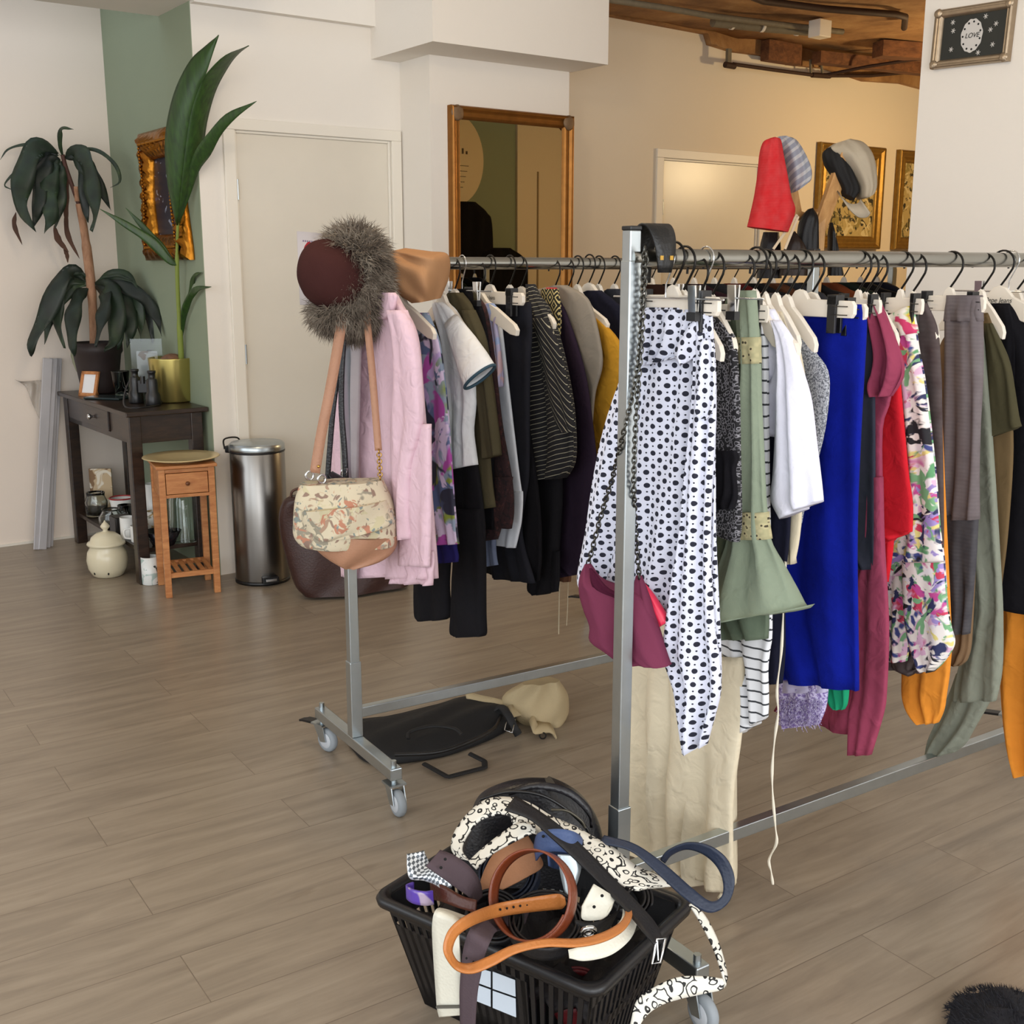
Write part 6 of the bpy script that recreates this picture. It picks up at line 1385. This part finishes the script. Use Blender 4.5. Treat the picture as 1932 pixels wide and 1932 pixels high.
obj('body', lump([(985, 1288), (955, 1305), (945, 1325), (960, 1345), (985, 1362), (1012, 1372), (1040, 1378)], [(1055, 1282), (1072, 1310), (1074, 1340), (1070, 1352), (1064, 1362), (1058, 1372), (1052, 1378)], 3.53, .085, 0), BEI, bb, sub=1)
obj('strap', MB().sheet([[zp(u, v, .10 - .05 * k / 19), zp(u + 4, v + 20, .07 - .05 * k / 19)] for k, (u, v) in enumerate(crv([(877, 1304), (910, 1312), (945, 1320), (965, 1330), (985, 1342)], 20))], thick=.006), BEI, bb)
obj('strap', MB().sheet([[zp(u, v, .075 - .065 * k / 19), zp(u + 8, v + 22, .05 - .046 * k / 19)] for k, (u, v) in enumerate(crv([(958, 1332), (985, 1328), (1005, 1345), (1000, 1362), (1030, 1360), (1042, 1372)], 20))], thick=.006), BEI, bb)
obj('strap_hook', MB().torus(zp(1024, 1388, .01), .010, .0022, (V((1, 0, 0)), V((0, .5, .8)))), M['black_wire'], bb)
# big brown leather bag behind the second rack
BLE = leather('brown_leather', '#3a231f', .42, .3, 5, 120, .3)
lg = thing('leather_holdall', 'large slumped brown leather holdall on the floor by the white door', 'bag', V((-.64, 5.1, 0)))
def lump2(Lp, Rp, YL, YR, dep, n=24, seg=44):
    rows = []
    for j, (a, b) in enumerate(zip(crv(Lp, n), crv(Rp, n))):
        p, q = yp(*a, YL), yp(*b, YR); w = j / (n - 1)
        rows.append([p.lerp(q, (1 - cos(t)) / 2) + V((.35, -.93, 0)) * (math.copysign(abs(sin(t)) ** .6, sin(t)) * dep * (.55 + .45 * w ** .5) + .009 * sin(6 * (1 - cos(t)) + 9 * w)) for t in (2 * PI * i / seg for i in range(seg))])
    m = MB().sheet(rows, closed=True); m.add(rows[0], [tuple(range(seg))]); m.add(rows[-1], [tuple(range(seg))]); return m
obj('body', lump2([(550, 936), (534, 946), (526, 975), (532, 1020), (545, 1070), (556, 1105), (572, 1122)], [(700, 930), (740, 945), (756, 980), (762, 1020), (768, 1050), (772, 1080), (768, 1098)], 4.95, 5.16, .11), BLE, lg, sub=1)
obj('handle', MB().tube(vcrv([yp(548, 940, 4.95), yp(556, 924, 4.95), yp(600, 918, 4.97), yp(650, 926, 5.0), yp(668, 940, 5.02)], 24), .012, 8, flat=.5), leather('brown_strap', '#553a30', .5, .2), lg)
# fuzzy black heap at the lower right edge
hp = MB().ell(V((.965, 1.955, .0)), (.115, .12, .052), nu=40, nv=24, bump=.12, seed=4); hp.ell(V((.905, 1.93, .0)), (.06, .05, .03), nu=24, nv=14, bump=.12, seed=9)
rr = random.Random(3); fz = MB()
for i in range(1500):
    a = rr.uniform(0, 2 * PI); s = rr.uniform(0, 1) ** .5; d = V((cos(a) * s, sin(a) * s, math.sqrt(max(0, 1 - s * s))))
    p = V((.965, 1.955, 0)) + V((d.x * .118, d.y * .122, d.z * .054)); t = (d + V((rr.gauss(0, .4), rr.gauss(0, .4), rr.gauss(0, .4)))).normalized(); s_ = t.orthogonal().normalized() * .0012
    fz.add([p - s_, p + s_, p + t * .014], [(0, 1, 2)])
ht = thing('fuzzy_scarf', 'fuzzy dark navy black garment heaped on the floor at the lower right edge', 'scarf', V((.965, 1.955, 0)))
FZM = simple('black_fuzz', '#17171f', .9, var=.4); obj('body', hp, FZM, ht, sub=1); obj('pile', fz, FZM, ht)
# ------------------------------------------------------------------ the room behind
def picture(name, label, a0, a1, z0, z1, b=-.004, wid=.085):
    t = thing(name, label, 'picture', rm((a0 + a1) / 2, b - .02, z0), 'gold framed floral pictures on the back wall')
    cs = [rm(a0, b, z0), rm(a1, b, z0), rm(a1, b, z1), rm(a0, b, z1)]
    prof = [(0, 0), (0, .03), (.1, .042), (.25, .036), (.4, .024), (.6, .028), (.75, .036), (.9, .024), (1, .016), (1, 0)]
    for k, inw in enumerate((EZ, -EA, -EZ, EA)):
        p, q = cs[k], cs[(k + 1) % 4]; ax = (q - p).normalized()
        obj('frame_side', MB().sheet([[e + inw * (w * wid) + ax * (w * wid * s) - EB * h for w, h in prof] for e, s in ((p, 1), (q, -1))]), M['oldgold'], t)
    obj('canvas', MB().rbox(a0 + wid - .005, a1 - wid + .005, b - .015, b, z0 + wid - .005, z1 - wid + .005), floral('tapestry', '#b09a63', [('#4f4a2c', 1.0), ('#8a7a44', .7), ('#2f2a1a', 1.5), ('#c9b888', 1.3)], 10, 'Object', .9, .56), t)
picture('framed_picture', 'gold framed leaf pattern picture behind the beige cap', 4.19, 4.87, 1.575, 2.25)
picture('framed_picture', 'gold framed leaf pattern picture cut off by the white wall', 5.03, 5.72, 1.575, 2.25)
# LOVE picture on the right wall
lv = thing('love_picture', 'small champagne gold frame with LOVE chalkboard print on the white wall', 'picture', rm(2.0, -2.52, 2.16))
Xl = (-EB); Nl = -EA; cz = 2.283; yc = -2.518; hw, hh = .158, .104
tilt = RD(-2.2); X2 = (Xl * cos(tilt) + EZ * sin(tilt)); Z2 = (EZ * cos(tilt) - Xl * sin(tilt)); C0 = rm(2.004, yc, cz)
CHG = simple('champagne_gilding', '#a3917a', .35, .7, .25, 40, .2, 80)
cs = [C0 + X2 * sx_ * hw + Z2 * sz_ * hh for sx_, sz_ in ((-1, -1), (1, -1), (1, 1), (-1, 1))]
prof = [(0, 0), (0, .022), (.15, .032), (.4, .024), (.6, .028), (.85, .018), (1, .012), (1, 0)]
for k, inw in enumerate((Z2, -X2, -Z2, X2)):
    p, q = cs[k], cs[(k + 1) % 4]; ax = (q - p).normalized()
    obj('frame_side', MB().sheet([[e + inw * (w * .03) + ax * (w * .03 * s) + Nl * h for w, h in prof] for e, s in ((p, 1), (q, -1))]), CHG, lv)
    obj('corner_leaf', MB().ell(p + inw * .014 + ax * .014 + Nl * .026, (.017, .017, .008), (X2, Z2, Nl), 14, 8, .08, k), CHG, lv)
obj('chalkboard', MB().box(C0 + Nl * .006, (hw * 2 - .05, hh * 2 - .05, .008), (X2, Z2, Nl)), simple('chalkboard', '#1c201d', .35), lv)
lp = lambda x, y, e=.0108: C0 + X2 * x + Z2 * y + Nl * e
CHK_ = simple('chalk_white', '#c9c6c2', .8)
wr = MB(); wr.prism([lp(.044 * cos(a) * (1 + .03 * sin(9 * a)) - .004, .058 * sin(a) * (1 + .03 * sin(11 * a))) for a in (2 * PI * i / 48 for i in range(48))], Nl * .0006)
obj('wreath', wr, CHK_, lv)
be = MB()
for i in range(11):
    a = 2 * PI * i / 11 + .3; c = lp(.036 * cos(a) - .004, .048 * sin(a), .0122); be.prism([c + X2 * .0038 * cos(q) + Z2 * .0038 * sin(q) for q in (2 * PI * k / 10 for k in range(10))], Nl * .0004)
obj('berries', be, simple('berry_black', '#151515', .8), lv)
fl_ = MB()
for x, y in ((-.088, .055), (-.083, .025), (-.084, -.04), (.09, .03), (.07, .012), (.085, -.04), (.03, -.062), (.045, .06)):
    for k in range(3):
        a = PI * k / 3 + .2; d = (X2 * cos(a) + Z2 * sin(a)); e = d.cross(Nl); fl_.prism([lp(x, y) + d * .009 + e * .0012, lp(x, y) - d * .009 + e * .0012, lp(x, y) - d * .009 - e * .0012, lp(x, y) + d * .009 - e * .0012], Nl * (.0005 + .0002 * k))
obj('snowflakes', fl_, CHK_, lv)
me = text_mesh('LOVE', .024); mb = MB(); mb.add([lp(v.co.x - .002, v.co.y, .0124 + v.co.z) for v in me.vertices], [tuple(p.vertices) for p in me.polygons], None, False); obj('lettering', mb, simple('chalk_ink', '#24231f', .8), lv)
# wooden coat stand with hats
bp = yp(1527, 470, 4.9); cs0 = V((bp.x, bp.y, 0)); PINE = wood('pale_pine', '#b07d45', '#d0a064', (6, 6, 2), rough=.55)
cst = thing('coat_stand', 'pale wooden coat stand with forked arms behind the front rack', 'coat stand', cs0)
w5 = lambda u, v, d=0.0: yp(u, v, 4.9 + d)
obj('pole', MB().bar(cs0 + EZ * .02, w5(1548, 400), .045, .045, V((0, 1, 0))), PINE, cst, bevel=.004)
obj('arm', MB().bar(w5(1545, 432), w5(1598, 288, -.06), .06, .03, V((.3, -1, 0))), PINE, cst, bevel=.004)
obj('arm', MB().bar(w5(1545, 420, .02), w5(1503, 405, .0), .035, .03, V((.3, -1, 0))), PINE, cst, bevel=.004); obj('arm', MB().bar(w5(1505, 412), w5(1490, 330, -.03), .035, .03, V((.3, -1, 0))), PINE, cst, bevel=.004)
obj('arm', MB().bar(w5(1545, 440, .03), w5(1535, 400, .2), .035, .03, V((1, 0, 0))), PINE, cst, bevel=.004)
for an in (20, 110, 200, 290): obj('foot', MB().bar(cs0 + EZ * .03, cs0 + dirv(an) * .25 + EZ * .02, .04, .035), PINE, cst, bevel=.004)
RKN = knit('red_knit', '#d8161e', '#9a0d14', 100, 100)
def flatlump(Lp, Rp, Y, dep, m_n=26, seg=40, pw=.7, wr=.004):
    rows = []
    for j, (a, b) in enumerate(zip(crv(Lp, m_n), crv(Rp, m_n))):
        p, q = yp(*a, Y), yp(*b, Y); w = j / (m_n - 1)
        rows.append([p.lerp(q, (1 - cos(t)) / 2) + V((0, -1, 0)) * (math.copysign(abs(sin(t)) ** pw, sin(t)) * dep * min(1, .35 + 2 * w) + wr * sin(9 * (1 - cos(t)) + 7 * w)) for t in (2 * PI * i / seg for i in range(seg))])
    m = MB().sheet(rows, closed=True); m.add(rows[0], [tuple(range(seg))]); m.add(rows[-1], [tuple(range(seg))]); return m
tag(obj('knit_hat', flatlump([(1452, 261), (1440, 268), (1434, 290), (1430, 330), (1424, 370), (1416, 405), (1410, 428)], [(1462, 259), (1472, 264), (1476, 290), (1484, 330), (1492, 370), (1500, 398), (1486, 438)], 4.72, .06), RKN), 'long bright red knitted hat hanging on the coat stand', 'hat')
GST = stripes('grey_knit_stripe', '#8c8f9c', '#b4b3b6', .034, .4, RD(20), .006)
tag(obj('knit_beanie', flatlump([(1468, 258), (1470, 275), (1478, 300), (1486, 330), (1490, 350), (1494, 364)], [(1484, 257), (1500, 264), (1516, 290), (1528, 318), (1528, 340), (1512, 352)], 4.82, .07), GST), 'grey striped knitted cap beside the red knitted hat', 'hat')
CAP = leather('beige_suede', '#b3a793', .9, .1, 6, 300, .1)
cp = thing('flat_cap', 'beige cap with black lining hung on the wooden arm', 'hat', w5(1610, 385))
obj('crown', flatlump([(1572, 272), (1560, 282), (1570, 292), (1590, 310), (1606, 330), (1618, 352), (1620, 372), (1626, 376)], [(1604, 262), (1626, 268), (1640, 285), (1648, 310), (1650, 335), (1649, 355), (1644, 366), (1636, 370)], 4.88, .085), CAP, cp)
obj('lining', flatlump([(1560, 280), (1552, 290), (1556, 310), (1566, 326), (1584, 352), (1590, 366)], [(1570, 276), (1588, 290), (1602, 312), (1614, 340), (1620, 360), (1610, 378)], 4.87, .05), simple('cap_lining', '#0f0e0f', .8), cp)
obj('peak', MB().sheet([[yp(u, v, 4.86 - .05 * k), yp(u + 18, v + 26, 4.83 - .05 * k)] for k, (u, v) in [(i / 11, p) for i, p in enumerate(crv([(1578, 358), (1588, 372), (1602, 384), (1618, 384), (1624, 376)], 12))]], thick=.006), CAP, cp)
bgs = (([(1494, 440), (1480, 470), (1470, 520)], [(1500, 436), (1520, 470), (1526, 520)], 'dark brown bag hanging from the coat stand by pale straps'), ([(1524, 395), (1512, 410), (1505, 440), (1500, 520)], [(1534, 392), (1542, 410), (1544, 440), (1546, 520)], 'black bag hanging in the fork of the coat stand'), ([(1566, 420), (1564, 450), (1562, 520)], [(1570, 420), (1576, 450), (1592, 520)], 'black bag edge right of the coat stand pole'))
for k, (l, r, lb_) in enumerate(bgs):
    t = thing('hanging_bag', lb_, 'handbag', w5((l[-1][0] + r[-1][0]) / 2, 520, -.05)); obj('body', flatlump(l, r, 4.80 + .05 * k, .04, 16, 28), leather('dark_bag_%s' % 'abc'[k], ('#24160f', '#121113', '#121113')[k], .5, .2), t)
    if k == 0:
        for p, q in (((1504, 405), (1459, 470)), ((1506, 408), (1481, 470))): obj('strap', MB().bar(w5(*p, -.16), w5(*q, -.16), .010, .004, V((0, 1, 0))), simple('pale_strap', '#d8c2a2', .6), t)
t = thing('hanging_bag', 'dark bag under the red knitted hat', 'handbag', w5(1440, 520, 0)); obj('body', flatlump([(1440, 438), (1434, 470), (1428, 525)], [(1470, 438), (1472, 470), (1474, 525)], 4.9, .05, 12, 28), leather('black_soft', '#151113', .5, .2), t)
# third rack with dark clothes, further back
P3 = yp(1192, 495, 4.45); RA3 = Rack((P3.x, P3.y, 0), 33, 1.472)
r3 = make_rack(RA3, 'third clothes rack far behind with dark clothes and bags', 1.5, 1.50)
DK = [('dark brown leather jacket', '#2a1812'), ('black wool coat', '#151416'), ('dark plum jacket', '#28151c'), ('charcoal jacket', '#242428'), ('dark red dress', '#4a1414'), ('black satin dress', '#121214'), ('brown suede coat', '#4a2d1d'), ('dark grey shirt', '#333338'), ('black knitted top', '#18171a'), ('rust brown leather bag coat', '#6a361d'), ('dark green coat', '#1d2620'), ('black blazer', '#141315'), ('dark navy shirt', '#1a1c28')]
for k, (nm, cl) in enumerate(DK):
    t = .10 + 1.3 * k / (len(DK) - 1); hw_ = .19 + .02 * (k % 3)
    L3 = [RA3.at(t, q, RA3.rz - z) for q, z in ((.05, .085), (.12, .11), (hw_, .16), (hw_ + .01, .4), (hw_, .9))]; R3 = [RA3.at(t, -q, RA3.rz - z) for q, z in ((.05, .085), (.12, .11), (hw_, .16), (hw_ + .01, .4), (hw_, .9))]
    g3 = thing(nm.split()[-1] if nm.split()[-1] != 'top' else 'jumper', nm + ' on the third rack, ' + ('leftmost' if k == 0 else 'rightmost' if k == len(DK) - 1 else ['second', 'third', 'fourth', 'fifth', 'sixth', 'seventh', 'eighth', 'ninth', 'tenth', 'eleventh', 'twelfth'][k - 1] + ' garment along'), 'clothes', RA3.at(t, 0, RA3.rz - .9), 'dark clothes on the third rack')
    obj('body', loft(L3, R3, RA3.d, .022, .008, 2.4, k, nrow=16, nseg=28), fabric('far_cloth_%d' % k, cl, .2), g3)
    o = copy_tree(PROTO['shirt']); o.location = RA3.at(t, 0, RA3.rz - .0075); o.rotation_euler = (0, 0, RD(33)); tag(o, 'hanger of the ' + nm + ' on the third rack', 'hanger', 'hangers on the third rack')
# what the mirror looks at: an oval sign and dark coats on the far wall
sg_ = thing('oval_sign', 'oval cream sign with dark lettering, seen in the mirror', 'sign', rm(3.72, -4.03, 1.9))
CRS = simple('cream_sign', '#d9c7a6', .5); sc0 = rm(3.62, -4.04, 2.36)
ov = MB().prism([sc0 + EA * (.30 * cos(a)) + EZ * (.38 * sin(a)) for a in (2 * PI * i / 48 for i in range(48))], EB * .04); obj('board', ov, CRS, sg_, bevel=.004)
tx = MB()
for k in range(7): tx.box(sc0 + EA * (-.12 + .04 * k) + EZ * (.06 + .006 * (k % 3)) + EB * .041, (.018, .003, .026 + .02 * (k % 2)), (EA, EB, EZ))
for r_ in range(5): tx.box(sc0 - EZ * (.05 + .045 * r_) + EB * .041, (.28 - .03 * r_, .002, .005), (EA, EB, EZ))
obj('lettering', tx, simple('sign_ink', '#4a3c2c', .7), sg_)
for k, (a, z, w_, h_) in enumerate(((3.62, 1.15, .55, .85), (3.98, .9, .6, .72))):
    l = [rm(a - w_ / 2 * s, -3.86, z + h_ * q) for s, q in ((.35, 1), (.8, .9), (1, .75), (1.02, 0))]; r = [rm(a + w_ / 2 * s, -3.86, z + h_ * q) for s, q in ((.35, 1), (.8, .9), (1, .75), (1.02, 0))]
    tg = thing('coat', ('black coat under the oval sign, seen in the mirror', 'black coat beside the first one, seen in the mirror')[k], 'coat', rm(a, -3.86, z), 'black coats seen in the mirror'); obj('body', loft(l, r, EB, .07, .02, 3, k), BLK, tg)
